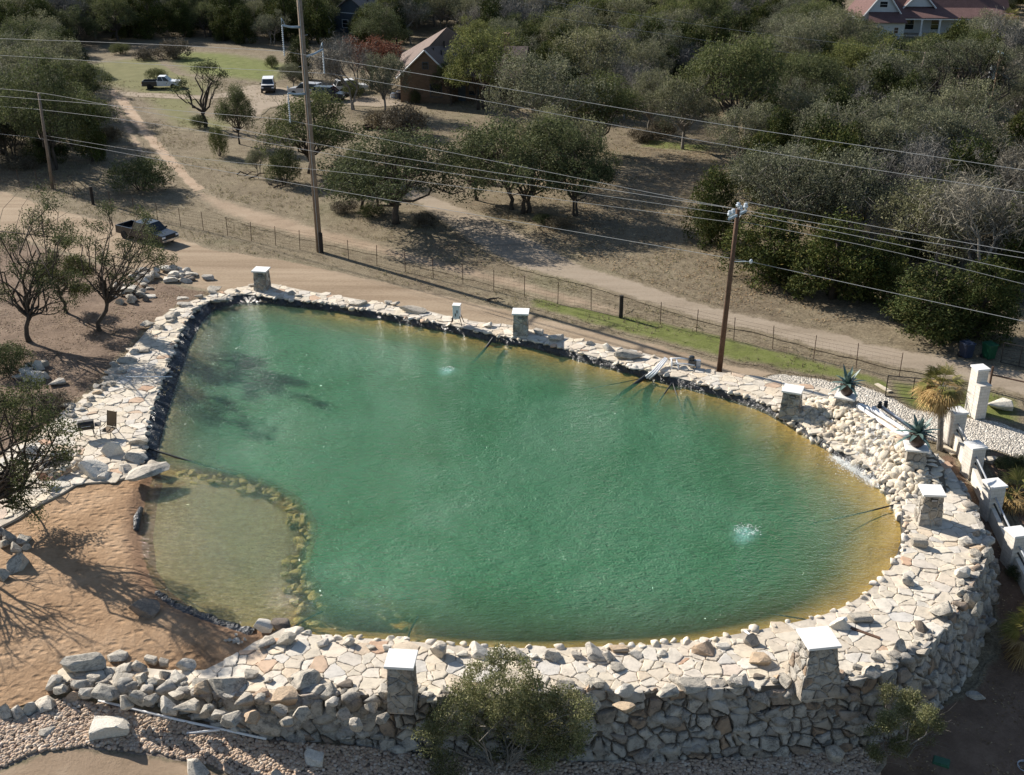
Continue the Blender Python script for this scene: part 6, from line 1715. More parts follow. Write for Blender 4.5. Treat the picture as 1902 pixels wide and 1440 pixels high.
# dark house with a grey roof
h2b = P(655, 62); h2 = empty('dark_house', (float(h2b[0]), float(h2b[1]), 0), 'dark grey house with a grey shingle roof behind the trees left of centre', 'house', None, R(-28))
gwall(h2, -4.5, 4.5, 0, 16, 3.3, 6.3, 'darksiding'); gable(h2, -4.5, 4.5, 0, 16, 3.3, 6.3, 'shinglegrey', over=.6)
b_ = MB(); b_.box((0, -.03, 3.5), (7.6, .06, .12)); b_.build('trim_board', M['trim'], h2); window(h2, (-1.5, -.002, 1.6), 1.2, 1.3); window(h2, (2, -.002, 1.6), 1.2, 1.3)
v_ = MB(); v_.lathe([(.1, 0), (.1, .6), (.2, .62), (.2, .7)], 8, (1.6, 3, 5.25)); v_.build('roof_vent', M['blackmetal'], h2)
# big white house with porch
h3b = P(1642, 73); h3 = empty('white_house', (float(h3b[0]), float(h3b[1]), 0), 'large pale house with a red brown roof and columned porch, top right', 'house', None, R(-3))
gwall(h3, -2.9, 3.3, 0, 4.5, 2.7, 2.9, 'siding', 'y', 'front_block')
mb = MB(); mb.add([(-3.2, -.5, 2.75), (3.6, -.5, 2.75), (3.0, 2.4, 4.2), (-2.6, 2.4, 4.2), (-3.2, -.5, 2.87), (3.6, -.5, 2.87), (3.0, 2.4, 4.32), (-2.6, 2.4, 4.32)], [(0, 1, 2, 3), (4, 5, 6, 7), (0, 1, 5, 4), (1, 2, 6, 5), (2, 3, 7, 6), (3, 0, 4, 7)]); mb.build('skirt_roof', M['shinglered'], h3)
gwall(h3, -3.6, 3.2, 2.4, 14, 3.6, 8.1, 'siding', 'y', 'gable_wing'); gable(h3, -3.6, 3.2, 2.4, 14, 3.6, 8.1, 'shinglered', 'y', name='gable_roof')
window(h3, (-1.3, -.002, 1.5), .7, 1.0); window(h3, (1.9, -.002, 1.5), .7, 1.0); window(h3, (-.2, 2.398, 5.6), 1.3, .95)
for s in (-1, 1):
    e = MB(); k = 4.5 / 3.4; e.tube([(-.2, 1.93, 8.15), (-.2 + s * 3.85, 1.93, 8.15 - 3.85 * k)], .13, 4); e.build('barge_board', M['trim'], h3)
gwall(h3, 3.4, 23, 7.2, 20, 3.3, 3.4, 'siding', 'x', 'main_wall')
gable(h3, 3.4, 23, 7.2, 20, 3.4, 8.6, 'shinglered', 'x', over=.7, name='main_roof')
mb = MB(); mb.add([(3.6, 3.6, 3.05), (23.6, 3.6, 3.05), (23.6, 8.0, 4.3), (3.6, 8.0, 4.3), (3.6, 3.6, 3.2), (23.6, 3.6, 3.2), (23.6, 8.0, 4.45), (3.6, 8.0, 4.45)], [(0, 1, 2, 3), (4, 5, 6, 7), (0, 1, 5, 4), (1, 2, 6, 5), (2, 3, 7, 6), (3, 0, 4, 7)]); mb.build('porch_roof', M['shinglered'], h3)
mb = MB(); mb.box((13.6, 3.66, 2.98), (20, .1, .24)); mb.build('porch_beam', M['trim'], h3)
for i in range(7):
    c_ = MB(); x = 4.0 + i * 3.2; c_.box((x, 3.8, 1.45), (.3, .3, 2.8)); c_.box((x, 3.8, .3), (.5, .5, .6)); c_.box((x, 3.8, 2.78), (.42, .42, .12)); c_.build('column', M['trim'], h3)
fl_ = MB(); fl_.box((13.5, 5.5, .06), (20, 3.6, .2)); fl_.build('porch_floor', M['mortar'], h3)
for i in range(4): window(h3, (6 + i * 4.6, 7.198, 1.6), 1.5, 1.7)
mb = MB(); mb.prism([(5.0, 4.6), (10.0, 4.6), (7.5, 7.2)], 'y', 8.0, 12.0); mb.build('dormer', M['siding'], h3); gable(h3, 5.0, 10.0, 8.0, 13.5, 4.7, 7.3, 'shinglered', 'y', name='dormer_roof')
for s in (-1, 1):
    e = MB(); e.tube([(7.5, 7.5, 7.42), (7.5 + s * 2.95, 7.5, 7.42 - 2.95 * 1.04)], .14, 4); e.build('barge_board', M['trim'], h3)
ch = MB(); ch.box((15.5, 12.8, 8.6), (1.1, 1.1, 3.2)); ch.build('chimney', M['trim'], h3)
# far shed at the top
s0 = P(705, 24); sh = empty('shed', (float(s0[0]), float(s0[1]), 0), 'small pale blue shed beyond the dark grey house at the top edge', 'shed', None, 0); gwall(sh, -2.5, 2.5, 0, 4, 2.3, 3.2, 'siding'); gable(sh, -2.5, 2.5, 0, 4, 2.3, 3.2, 'shinglegrey')
# things in the brick house yard
def small(name, loc, label, cat, build_fn, rz=0.0, group=None):
    t = empty(name, loc, label, cat, group, rz); build_fn(t); return t
def b_firebowl(t):
    mb = MB(); mb.lathe([(.3, 0), (.62, .12), (.66, .42), (.6, .42), (.5, .2), (.1, .12)], 14); mb.build('bowl', M['blackmetal'], t)
    mb = MB(); mb.lathe([(.66, .40), (.72, .42), (.72, .46), (.60, .46)], 14, close=False); mb.build('rim', M['rust'], t)
small('fire_bowl', PT(683, 240), 'round black fire bowl on the lawn below the brown brick house', 'fire bowl', b_firebowl)
def b_toy(col, h):
    def f(t):
        mb = MB(); mb.lathe([(.34, 0), (.38, .1), (.4, h), (.2, h + .1)], 12); mb.build('barrel', M[col], t); mb = MB(); mb.lathe([(.42, h - .1), (.43, h), (.42, h + .04)], 12, close=False); mb.build('rim', M['white'], t)
    return f
small('plastic_barrel', PT(742, 185), 'teal blue barrel standing against the left wall of the brown brick house', 'barrel', b_toy('binblue', 1.1))
small('plastic_barrel', PT(730, 182), 'short blue and white tub beside the teal blue barrel', 'barrel', b_toy('pvc', .6))

# ------------------------------------------------------------------ gravel drive side: low wall, gates, bins, palms
def wpillar(px_cap, px_base, w_, label, hz=None, group='white block pillars of the low wall', rz=R(12), mat='whiteblock'):
    b = PT(*px_base); top = at_y(*px_cap, b[1]); hz = hz or max(.8, top[2] - b[2] - .1)
    t = empty('white_pillar', b, label, 'pillar', group, rz)
    mb = MB(); mb.box((0, 0, hz / 2 - .15), (w_, w_, hz + .3)); mb.build('shaft', M[mat], t)
    mb = MB(); mb.box((0, 0, hz + .06), (w_ + .12, w_ + .12, .12)); mb.build('cap', M['white'], t, bevel=.012)
    return t, b, hz
WP = [((1779,762),(1768,822)),((1811,826),(1802,884)),((1845,897),(1836,960)),((1887,987),(1878,1050)),((1945,1090),(1935,1160))]
lab = ['farthest white pillar of the low wall beside the fan palm trunk', 'second white pillar of the low wall counted from the fan palm', 'white pillar of the low wall left of the dry palm fronds', 'nearest visible white pillar of the low wall at the right border', 'white pillar of the low wall beyond the right border']
WB = []
for (a, b), l in zip(WP, lab):
    t, p, hz = wpillar(a, b, .82, l); WB.append((p, hz))
for i, ((p, h_), (q, h2_)) in enumerate(zip(WB, WB[1:])):
    d = (q - p)[:2]; L = np.linalg.norm(d); a = math.atan2(d[1], d[0]); c = (p + q) / 2
    t = empty('low_wall', c, ['cream low wall panel nearest the fan palm', 'second cream low wall panel along the shaded dirt path', 'cream low wall panel under the dry palm fronds', 'cream low wall panel at the right border'][i], 'wall', None, a)
    pit = math.atan2((q - p)[2], L)
    mb = MB(); mb.box((0, 0, .32), (L - .8, .3, 1.1), mat=Matrix.Rotation(-pit, 4, 'Y')); mb.build('panel', M['whitestucco'], t)
    t2 = empty('pipe_rail', c + np.array([0, 0, 0]), ['pair of dark pipe rails over the low wall panel nearest the fan palm', 'pair of dark pipe rails over the second low wall panel', 'pair of dark pipe rails over the low wall panel by the dry fronds', 'pair of dark pipe rails over the low wall at the right border'][i], 'railing', None, a)
    for z in (1.08, 1.45):
        mb = MB(); s = math.tan(pit); mb.tube([(-L / 2 + .35, 0, z - s * (L / 2 - .35)), (L / 2 - .35, 0, z + s * (L / 2 - .35))], .05, 8); mb.build('rail', M['galv'] if z > 1.2 else M['blackmetal'], t2)
gp, gb, gh = wpillar((1812, 682), (1806, 768), .72, 'tall white block gate pillar at the end of the gravel drive', group=None)
gl_ = MB(); gl_.box((0, -.6, 1.05), (.7, .46, 2.2)); gl_.box((0, -.6, 2.19), (.78, .54, .08)); gl_.build('lower_step', M['whiteblock'], gp)
def gate(a, b, z, label, name='metal_gate', bars=6):
    a, b = np.array(a), np.array(b); c = (a + b) / 2; d = (b - a)[:2]; L = np.linalg.norm(d)
    t = empty(name, (c[0], c[1], c[2]), label, 'gate', None, math.atan2(d[1], d[0]))
    mb = MB()
    for x in (-L / 2, -L / 6, L / 6, L / 2): mb.tube([(x, 0, .15), (x, 0, 1.55)], .035, 5)
    for zz in (.15, 1.55): mb.tube([(-L / 2, 0, zz), (L / 2, 0, zz)], .035, 5)
    mb.build('frame', M['blackmetal'], t)
    mb = MB()
    for i in range(1, bars): mb.tube([(-L / 2, 0, .15 + 1.4 * i / bars), (L / 2, 0, .15 + 1.4 * i / bars)], .016, 4)
    mb.build('bars', M['blackmetal'], t)
gate(PT(1644, 738), PT(1792, 756), 0, 'open black metal gate standing along the gravel drive behind the fan palm')
gate(PT(1858, 676), PT(1960, 700), 0, 'dark metal gate in the tree shade at the far right')
a, b = PT(1836, 727), PT(1985, 765); c = (a + b) / 2; d = (b - a)[:2]; L = np.linalg.norm(d)
t = empty('rail_fence', a, 'rusty post and rail fence right of the tall gate pillar', 'fence', None, math.atan2(d[1], d[0]))
for x in (0, L * .5, L):
    mb = MB(); mb.tube([(x, 0, -.1), (x, 0, 1.7)], .07, 8); mb.build('post', M['rust'], t)
mb = MB(); mb.tube([(0, 0, 1.15), (L, 0, 1.15)], .05, 6); mb.build('rail', M['rust'], t)
def wheelie(px, py, mat, label):
    t = empty('trash_bin', PT(px, py), label, 'trash bin', 'trash bins in the shade', R(20))
    mb = MB(); mb.box((0, 0, .55), (.58, .66, .95), taper=1.18); mb.build('bin_body', M[mat], t, bevel=.03)
    mb = MB(); mb.box((0, -.01, 1.07), (.74, .84, .07)); mb.box((0, .43, 1.0), (.6, .06, .06)); mb.build('lid', M[mat], t, bevel=.02)
    for s in (-1, 1):
        w_ = MB(); mb2 = Matrix.Rotation(R(90), 4, 'Y'); w_.lathe([(.02, -.03), (.13, -.03), (.13, .03), (.02, .03)], 12); ob = w_.build('wheel', M['tyre'], t); ob.matrix_local = Matrix.Translation((s * .3, .3, .13)) @ mb2
wheelie(1793, 664, 'binblue', 'dark blue wheeled trash bin in the shade of the juniper'); wheelie(1835, 666, 'bingreen', 'green wheeled trash bin in the shade of the juniper')
m = m_leaf('palm_frond', [(0, (.12, .13, .035)), (.5, (.20, .195, .06)), (1, (.32, .27, .10))], .2); M['frond'] = m
m = m_leaf('dead_frond', [(0, (.26, .17, .08)), (.5, (.36, .25, .125)), (1, (.46, .34, .19))], .15); M['deadfrond'] = m
def fronds(r, n, center, stalk, fan, el_lo, el_hi, strips=18, az=(0, 6.28)):
    V, F = [], []
    for i in range(n):
        a = r.uniform(*az); el = r.uniform(el_lo, el_hi)
        d = np.array([math.cos(a) * math.cos(el), math.sin(a) * math.cos(el), math.sin(el)]); e = np.array(center) + d * stalk * r.uniform(.7, 1.1)
        up = np.array([0, 0, 1.0]); side = np.cross(d, up); side /= np.linalg.norm(side) + 1e-6; nn = np.cross(side, d)
        k = len(V); s2 = side * .014; V += [np.array(center) - s2, np.array(center) + s2, e + s2, e - s2]; F.append((k, k + 1, k + 2, k + 3))
        for j in range(strips):
            t = (j / (strips - 1) - .5) * 2.5; dd = d * math.cos(t) + side * math.sin(t); L = fan * (1 - .18 * abs(t)) * r.uniform(.85, 1.1)
            mid = e + dd * L * .55 + nn * .02; tip = e + dd * L + np.array([0, 0, -L * r.uniform(.15, .5)]); w_ = np.cross(dd, nn); w_ /= np.linalg.norm(w_) + 1e-6; w_ = w_ * .028
            k = len(V); V += [e, mid + w_, tip, mid - w_]; F.append((k, k + 1, k + 2, k + 3))
    return np.array(V), np.array(F)
def palm(base, top, label, seed, r0=.17, ng=18, nd=44, fan=1.0, stalk=.85):
    r = np.random.default_rng(seed); t = empty('fan_palm', base, label, 'palm tree'); d = np.array(top) - np.array(base)
    if d[2] > 1:
        mb = MB(); ks = 12; mb.tube([d * (i / ks) + np.array([0, 0, -.2 * (i == 0)]) for i in range(ks + 1)], [r0 * (1.05 if i % 2 else .92) * (1.1 if i < 2 or i > 9 else 1) for i in range(ks + 1)], 9); mb.build('trunk', M['barkgrey'], t)
        V, F = [], []
        for i in range(60):
            a = r.uniform(0, 6.28); z = r.uniform(.72, 1.0); q = d * z + np.array([math.cos(a), math.sin(a), 0]) * r0; e = q + np.array([math.cos(a) * .16, math.sin(a) * .16, .2]); w_ = np.array([-math.sin(a), math.cos(a), 0]) * .035
            k = len(V); V += [q - w_, q + w_, e + w_ * .5, e - w_ * .5]; F.append((k, k + 1, k + 2, k + 3))
        mesh_np('leaf_boots', np.array(V), np.array(F), M['barkgrey'], t)
    V, F = fronds(r, ng, d, stalk, fan, .0, 1.35); mesh_np('green_fronds', V, F, M['frond'], t)
    V, F = fronds(r, nd, d - np.array([0, 0, .1]), stalk * .9, fan * 1.05, -.9, .25); mesh_np('dead_fronds', V, F, M['deadfrond'], t)
    return t
pb = PT(1746, 835); palm(pb, at_y(1749, 718, pb[1]), 'fan palm with a slim trunk and windblown brown and green fronds by the waterfall', 11, .17)
pb = PT(1885, 935); palm(pb, pb + np.array([0, 0, .7]), 'low palm with drooping dry tan fronds behind the low wall', 12, ng=10, nd=34, fan=1.0, stalk=.8)
pb = PT(1908, 1225); palm(pb, pb + np.array([0.2, 0, 1.2]), 'green palm with long fronds at the right border over the brown soil', 13, ng=30, nd=8, fan=1.1, stalk=.9)
pb = P(1880, 75); palm(pb, at_y(1879, 32, pb[1]), 'distant palm with a tan skirt beside the white house', 14, .25, fan=1.3, stalk=1.0)
for i, q in enumerate([(1868, 872), (1860, 905), (1895, 870), (1850, 935), (1885, 1075)]):
    px_tree('dry' if i % 2 else 'shrub', q[0], q[1], q[1] - 22, 40, 'scrubby plant in the bed behind the low wall', 'plants in the bed behind the low wall')

# ------------------------------------------------------------------ agaves in pots on the waterfall
def agave_pot(cap_px, label_pot, label_ag, label_ped, seed, s, twist):
    b = P(*cap_px, 2.0 if seed == 1 else 2.1)
    ped = empty('stone_pedestal', (b[0], b[1], 1.35), label_ped, 'pedestal', 'stone pedestals on the waterfall', twist); hz = b[2] - 1.35 - .1
    mb = MB(); mb.box((0, 0, hz / 2 - .2), (.86, .86, hz + .4)); mb.build('core', M['mortar'], ped); st = MB(); cell_box(st, .43, hz, 30 + seed, .05); st.build('stones', M['wallstone'], ped)
    mb = MB(); mb.box((0, 0, hz + .05), (1.2, 1.2, .1)); mb.build('cap', M['white'], ped, bevel=.012)
    z = b[2]
    pot = empty('plant_pot', (b[0], b[1], z + .002), label_pot, 'plant pot', 'dark pots on the waterfall pedestals')
    mb = MB(); mb.lathe([(.22 * s, 0), (.34 * s, .15 * s), (.42 * s, .38 * s), (.40 * s, .58 * s), (.36 * s, .66 * s), (.40 * s, .72 * s), (.34 * s, .72 * s), (.3 * s, .6 * s)], 20); mb.build('bowl', M['pot'], pot, smooth=True)
    mb = MB(); mb.lathe([(.02, .6 * s), (.33 * s, .61 * s), (.33 * s, .62 * s), (.02, .66 * s)], 16); mb.build('soil', M['soot'], pot)
    r = np.random.default_rng(seed); a = empty('agave_plant', (b[0], b[1], z + .66 * s), label_ag, 'agave', 'potted agaves on the waterfall'); mb = MB(); s = s * 1.25
    for i in range(26):
        az = i * 2.4; el = 1.35 - 1.45 * (i / 26) ** .9; L = s * r.uniform(.75, 1.0) * (.85 if i < 6 else 1)
        d = np.array([math.cos(az) * math.cos(el), math.sin(az) * math.cos(el), math.sin(el)]); sd = np.array([-math.sin(az), math.cos(az), 0]); nn = np.cross(d, sd)
        pts = []
        for t, w_ in ((0, .05), (.25, .085), (.55, .075), (.8, .045), (1, .004)):
            c = d * L * t + np.array([0, 0, -.30 * L * t * t * (1 if el < .8 else .15)]); pts.append((c - sd * w_ * s, c - np.cross(d, sd) * .02 * (1 - t), c + sd * w_ * s))
        k = len(mb.v); mb.add([q for p in pts for q in p], [(j * 3 + c_, j * 3 + c_ + 1, j * 3 + c_ + 4, j * 3 + c_ + 3) for j in range(4) for c_ in (0, 1)])
    mb.build('leaves', M['agave'], a)
agave_pot((1572, 733), 'dark round pot at the far end of the waterfall', 'tall spiky blue agave at the far end of the waterfall', 'white capped pedestal at the far end of the waterfall beside the smooth white boulder', 1, 1.05, R(-25))
agave_pot((1702, 828), 'large dark clay pot at the near end of the waterfall by the fan palm', 'small sparse agave in the large pot by the fan palm', 'white capped pedestal at the near end of the waterfall by the fan palm', 2, 1.15, R(-10))

# ------------------------------------------------------------------ pipes and hoses
def pipe(pts, r, label, mat='pvc', name='white_pipe', cat='pipe', group=None):
    c = np.mean(pts, 0); mb = MB(); mb.tube([np.array(p) - c for p in pts], r, 9)
    o = mb.build(name, M[mat], smooth=True); o.location = Vector([float(q) for q in c]); return tag(o, label, cat, group)
pipe([PT(183, 1301, .10), PT(330, 1337, .12), PT(495, 1373, .14)], .055, 'long thin white pipe lying on the pebbles along the terrace foot')
pipe([PT(347, 1362, .09), PT(408, 1356, .22)], .05, 'short white pipe leaning on the long white pipe in the pebbles')
pipe([PT(1496, 1325, 1.0), PT(1500, 1345, .55), PT(1504, 1372, .12)], .045, 'pale drain pipe running down the near wall below the corner pillar')
pipe([PD(1556, 1153, .1), PD(1572, 1150, .35)], .11, 'short white pipe stub at the water edge right of the corner pillar')
pipe([PD(1383, 1172, .1), PD(1398, 1182, .16)], .05, 'small white pipe end over the water left of the corner pillar')
pipe([PD(234, 700, .12), PD(320, 700, .10)], .035, 'thin pale rod lying across the left deck and the liner')
pl = MB(); pl.box((0, 0, .05), (1.3, .14, .06)); o = pl.build('plank', M['brownpole']); p = PD(1607, 1178); o.location = Vector([float(q) for q in p]); o.rotation_euler = (0, 0, R(-35)); tag(o, 'narrow brown plank lying on the flagstones behind the corner pillar', 'plank')
pl = MB(); pl.box((0, 0, .06), (.42, 1.5, .08)); o = pl.build('stone_plank', M['pink']); p = PT(1758, 835); o.location = Vector([float(q) for q in p]); o.rotation_euler = (0, 0, R(18)); tag(o, 'pale flat plank lying on the ground between the fan palm and the low wall', 'plank')
pl = MB(); pl.box((0, 0, .06), (.3, 1.3, .08)); o = pl.build('stone_plank', M['pink']); p = PT(1640, 722); o.location = Vector([float(q) for q in p]); o.rotation_euler = (0, 0, R(25)); tag(o, 'pale plank lying on the grass left of the open black gate', 'plank')
# two fat white loops and a valve set on the waterfall ledge
z = 1.62
lp = [P(1592, 752, z), P(1600, 749, z), P(1690, 806, z), P(1676, 812, z), P(1592, 752, z)]
rp2 = [P(1594, 755, z + .1), P(1600, 751, z + .1), P(1648, 778, z + .1), P(1690, 806, z + .1), P(1682, 812, z + .1), P(1640, 786, z + .1), P(1594, 755, z + .1)]
pipe(smooth_line(rp2, 2), .12, 'long loop of thick white pipe lying on the waterfall ledge between the pots')
vs = empty('pipe_assembly', P(1630, 764, z), 'white pipe elbow with dark valves on the waterfall ledge behind the long loop', 'pipe'); o_ = np.array(vs.location)
mb = MB(); mb.tube([P(1648, 777, z + .12) - o_, P(1622, 757, z + .12) - o_, P(1633, 753, z + .14) - o_, P(1700, 800, z - .4) - o_], .11, 9); mb.build('pipe', M['pvc'], vs, smooth=True)
for q in ((1634, 754), (1645, 753)):
    mb = MB(); mb.lathe([(.1, -.14), (.13, -.1), (.13, .1), (.1, .14)], 10, P(*q, z + .2) - o_); mb.lathe([(.04, .14), (.04, .2), (.12, .2), (.12, .25)], 8, P(*q, z + .2) - o_); mb.build('valve', M['blackmetal'], vs)
# pump pipes on the far rim
vs = empty('pump_pipework', PD(1225, 690), 'bundle of white pipes coming out of the pond over the far rim', 'pipe'); o_ = np.array(vs.location)
for k in range(3):
    mb = MB(); mb.tube([P(1196 + k * 5, 702 + k, .1) - o_, PD(1212 + k * 4, 690 + k, .16) - o_, PD(1228 + k * 3, 672 + k, .3) - o_, PD(1236 + k * 2, 664 + k, .55) - o_], .06, 8); mb.build('pipe', M['pvc'], vs, smooth=True)
pm = empty('pool_pump', PD(1275, 682), 'grey pump with white pipe arms on the far rim by the dark brown pole', 'pump'); o_ = np.array(pm.location)
mb = MB(); mb.box((.35, 0, .3), (.5, .36, .4)); mb.lathe([(.16, .5), (.2, .55), (.2, .75), (.1, .8)], 10, (.3, 0, 0)); mb.build('motor', M['cardark'], pm, bevel=.02)
mb = MB(); mb.box((.75, 0, .25), (.3, .3, .5)); mb.build('filter_box', M['galv'], pm, bevel=.02)
for a_, b_ in (((-1.1, .1, .55), (.2, .1, .5)), ((-.8, -.25, .35), (.5, -.2, .2)), ((-1.0, 0, .6), (-1.0, -.35, .02)), ((-.7, .1, .55), (-.55, -.5, .02))):
    mb = MB(); m_ = tuple((x + y) / 2 + (.06 if i == 2 else 0) for i, (x, y) in enumerate(zip(a_, b_))); mb.tube([a_, m_, b_], .055, 8); mb.build('pipe', M['pvc'], pm, smooth=True)
def hose(pxs, r, label, z0=.05, z1=-.35, group=None):
    k = len(pxs); pts = [P(x, y, z0 + (z1 - z0) * i / (k - 1)) for i, (x, y) in enumerate(pxs)]
    return pipe(smooth_line(pts, 2), r, label, 'hose', 'hose', 'hose', group)
hose([(1202,697),(1185,710),(1160,728),(1128,752)], .13, 'thick black intake pipe slanting down into the pond from the white pipe bundle', .2, -.5)
hose([(1248,712),(1228,740),(1205,774)], .05, 'thin dark hose entering the pond, left of two below the dark brown pole', .3, -.6)
hose([(1250,712),(1260,742),(1272,776)], .04, 'thin dark hose entering the pond, right of two below the dark brown pole', .3, -.6)
hose([(1196,702),(1150,712),(1095,722)], .03, 'thin dark cable trailing left in the water from the thick intake pipe', .1, -.4)
hose([(916,628),(902,648),(878,674)], .09, 'black strap running into the pond in front of the far middle pillar', .35, -.55)
hose([(756,1192),(762,1170),(776,1146)], .05, 'dark hose in the near shallow water by the near pillar', .05, -.55)
hose([(1660,938),(1590,956),(1500,974)], .04, 'dark cable stretching from the right edge toward the large aerator', .15, -.5)
hose([(1532,1157),(1480,1148),(1430,1140)], .035, 'dark hose trailing from the near right edge in the shallow water', .1, -.5)
hose([(272,832),(330,850),(385,866),(450,884)], .06, 'dark hose along the drowned rocks at the mouth of the shallow cove', .25, -.35)
hose([(545,1165),(570,1150),(600,1135)], .05, 'dark hose under water at the near end of the drowned rock row', .0, -.5)
# white electric box on legs
def b_box(t):
    mb = MB(); mb.box((0, 0, .95), (.5, .5, .95)); mb.build('cabinet', M['pvc'], t, bevel=.015)
    mb = MB(); mb.box((0, 0, 1.46), (.58, .58, .07)); mb.build('lid', M['white'], t, bevel=.01)
    for q in (-.12, .12):
        mb = MB(); mb.box((q * .5, -.262, .9 + q), (.06, .03, .22)); mb.build('vent', M['blackmetal'], t)
    for x in (-1, 1):
        for y in (-1, 1):
            mb = MB(); mb.tube([(x * .22, y * .22, .7), (x * .42, y * .4, 0)], .03, 5); mb.build('leg', M['blackmetal'], t)
small('electric_box', PD(849, 602), 'white electric box on splayed black legs on the far rim', 'electric box', b_box, R(-8))
small('valve_cover', PT(1748, 1417), 'green plastic valve cover on the brown soil at the bottom right', 'valve cover', lambda t: (MB_box(t, (0, 0, .06), (.55, .42, .16), 'greenlid', 'lid'), MB_box(t, (0, 0, .01), (.66, .52, .1), 'greenlid', 'rim')) if False else b_valve(t), R(-25)) if False else None
def b_valve(t):
    mb = MB(); mb.box((0, 0, .02), (.66, .5, .14)); mb.build('rim', M['greenlid'], t, bevel=.02); mb = MB(); mb.box((0, 0, .1), (.58, .42, .06)); mb.build('lid', M['greenlid'], t, bevel=.015)
small('valve_cover', PT(1748, 1417), 'green plastic valve cover on the brown soil at the bottom right', 'valve cover', b_valve, R(-25))
pts = [PT(1905, 1425, .05) + np.array([.32 * math.cos(a / 4), .32 * math.sin(a / 4), .02 * a / 8]) for a in range(0, 40)]
pipe(pts, .02, 'coil of thin pale hose on the brown soil at the right border', 'galv', 'hose_coil', 'hose')

# ------------------------------------------------------------------ the patio: grill, chairs, fire pit
def b_grill(t):
    for x in (-.32, .32):
        for y in (-.22, .22):
            mb = MB(); mb.tube([(x * 1.2, y * 1.2, 0), (x, y, .72)], .022, 5); mb.build('leg', M['blackmetal'], t)
    mb = MB(); mx = Matrix.Rotation(R(90), 4, 'Y')
    prof = [(-.5, .7), (-.46, .58), (-.2, .5), (.2, .5), (.46, .58), (.5, .7)]
    mb.prism([(a * .62, z) for a, z in prof], 'x', -.45, .45); mb.build('firebox', M['blackmetal'], t, bevel=.02)
    mb = MB(); mb.prism([(-.31, .71), (.31, .71), (.28, .92), (.15, 1.04), (-.15, 1.04), (-.28, .92)], 'x', -.45, .45); h_ = mb.build('lid', M['blackmetal'], t, bevel=.03)
    mb = MB(); mb.tube([(-.25, -.34, .82), (.25, -.34, .82)], .018, 6); mb.build('handle', M['galv'], h_)
    mb = MB(); mb.box((.65, 0, .72), (.36, .5, .03)); mb.build('side_shelf', M['blackmetal'], t)
small('barbecue_grill', PD(163, 812), 'black barbecue grill on the left patio beside the sling chair', 'grill', b_grill, R(20))
def b_chair(t):
    mb = MB(); mb.box((0, 0, .42), (.5, .5, .03), mat=Matrix.Rotation(R(6), 4, 'X')); mb.build('seat', M['fabric'], t)
    mb = MB(); mb.box((0, .36, .86), (.5, .03, .78), mat=Matrix.Rotation(R(-14), 4, 'X')); mb.build('backrest', M['fabric'], t)
    for s in (-1, 1):
        mb = MB(); mb.tube([(s * .29, -.3, 0), (s * .29, -.27, .62), (s * .29, .22, .66)], .02, 6); mb.build('armrest', M['brownframe'], t)
        mb = MB(); mb.tube([(s * .27, .5, 0), (s * .27, .24, .42), (s * .27, .46, 1.26)], .018, 6); mb.build('frame', M['brownframe'], t)
        mb = MB(); mb.tube([(s * .28, -.28, .44), (s * .28, .26, .42)], .016, 6); mb.build('seat_rail', M['brownframe'], t)
t = small('patio_chair', PD(204, 812), 'tan sling patio chair beside the black grill', 'chair', b_chair, R(-18)); t.scale = (1.15, 1.15, 1.15)
def b_chair2(t):
    for i in range(5):
        mb = MB(); mb.box((0, .28 + .03 * i, .55 + .1 * i), (.6, .025, .07)); mb.build('slat', M['woodslat'], t)
    mb = MB(); mb.box((0, 0, .42), (.55, .5, .04)); mb.build('seat', M['woodslat'], t)
    for s in (-1, 1):
        mb = MB(); mb.tube([(s * .3, -.28, 0), (s * .3, -.26, .62), (s * .3, .3, .66)], .02, 6); mb.build('armrest', M['blackmetal'], t)
        mb = MB(); mb.tube([(s * .28, .34, 0), (s * .28, .25, .42), (s * .28, .42, 1.05)], .02, 6); mb.build('frame', M['blackmetal'], t)
small('slatted_chair', PD(88, 902), 'slat backed brown chair in front of the round fire pit', 'chair', b_chair2, R(175))
def b_pit(t):
    it = []
    for i in range(15):
        a = i / 15 * 6.283
        for k in range(2):
            v, f = rock_verts(8000 + i * 3 + k, 2, 6, .14); c_, s_ = math.cos(a + k * .2), math.sin(a + k * .2); q = v * np.array([.22, .30, .17])
            it.append((np.stack([q[:, 0] * c_ - q[:, 1] * s_ + 1.0 * c_, q[:, 0] * s_ + q[:, 1] * c_ + 1.0 * s_, q[:, 2] + .12 + .24 * k], 1), f))
    islands('stone_ring', it, M['flag'], t)
    mb = MB(); mb.lathe([(.02, .12), (.4, .16), (.85, .1), (.85, .02), (.02, .02)], 18); mb.build('ash_bed', M['soot'], t)
small('fire_pit', PD(110, 868), 'round stone fire pit on the left patio under the low oak branches', 'fire pit', b_pit)

# ------------------------------------------------------------------ dry grass tufts and fallen branches
tp_ = []
lo, hi = np.array([-75, 66]), np.array([60, 175])
q = np.stack([RNG.uniform(lo[0], hi[0], 90000), RNG.uniform(lo[1], hi[1], 90000)], 1)
bare_ = [np.array(PX(road_up + road_dn)), np.array(PX([(800,362),(930,412),(1090,495),(1300,562),(1530,612),(1760,660),(1902,690),(2000,770),(1760,705),(1530,655),(1300,598),(1080,530),(900,470),(790,395)])),
         np.array(PX([(205,168),(232,195),(300,282),(380,362),(500,392),(640,432),(840,487),(1060,545),(1150,590),(960,544),(740,486),(560,445),(400,398),(300,330),(240,262)])), np.array(deck_poly),
         np.array(PX([(1400,706),(1490,700),(1600,716),(1700,762),(1850,782),(2000,840),(2000,905),(1800,835),(1690,810),(1590,750),(1450,722)])), np.array(WL), np.array(PX([(-200,400),(60,450),(240,500),(400,545),(270,620),(150,750),(0,860),(-250,900)]))]
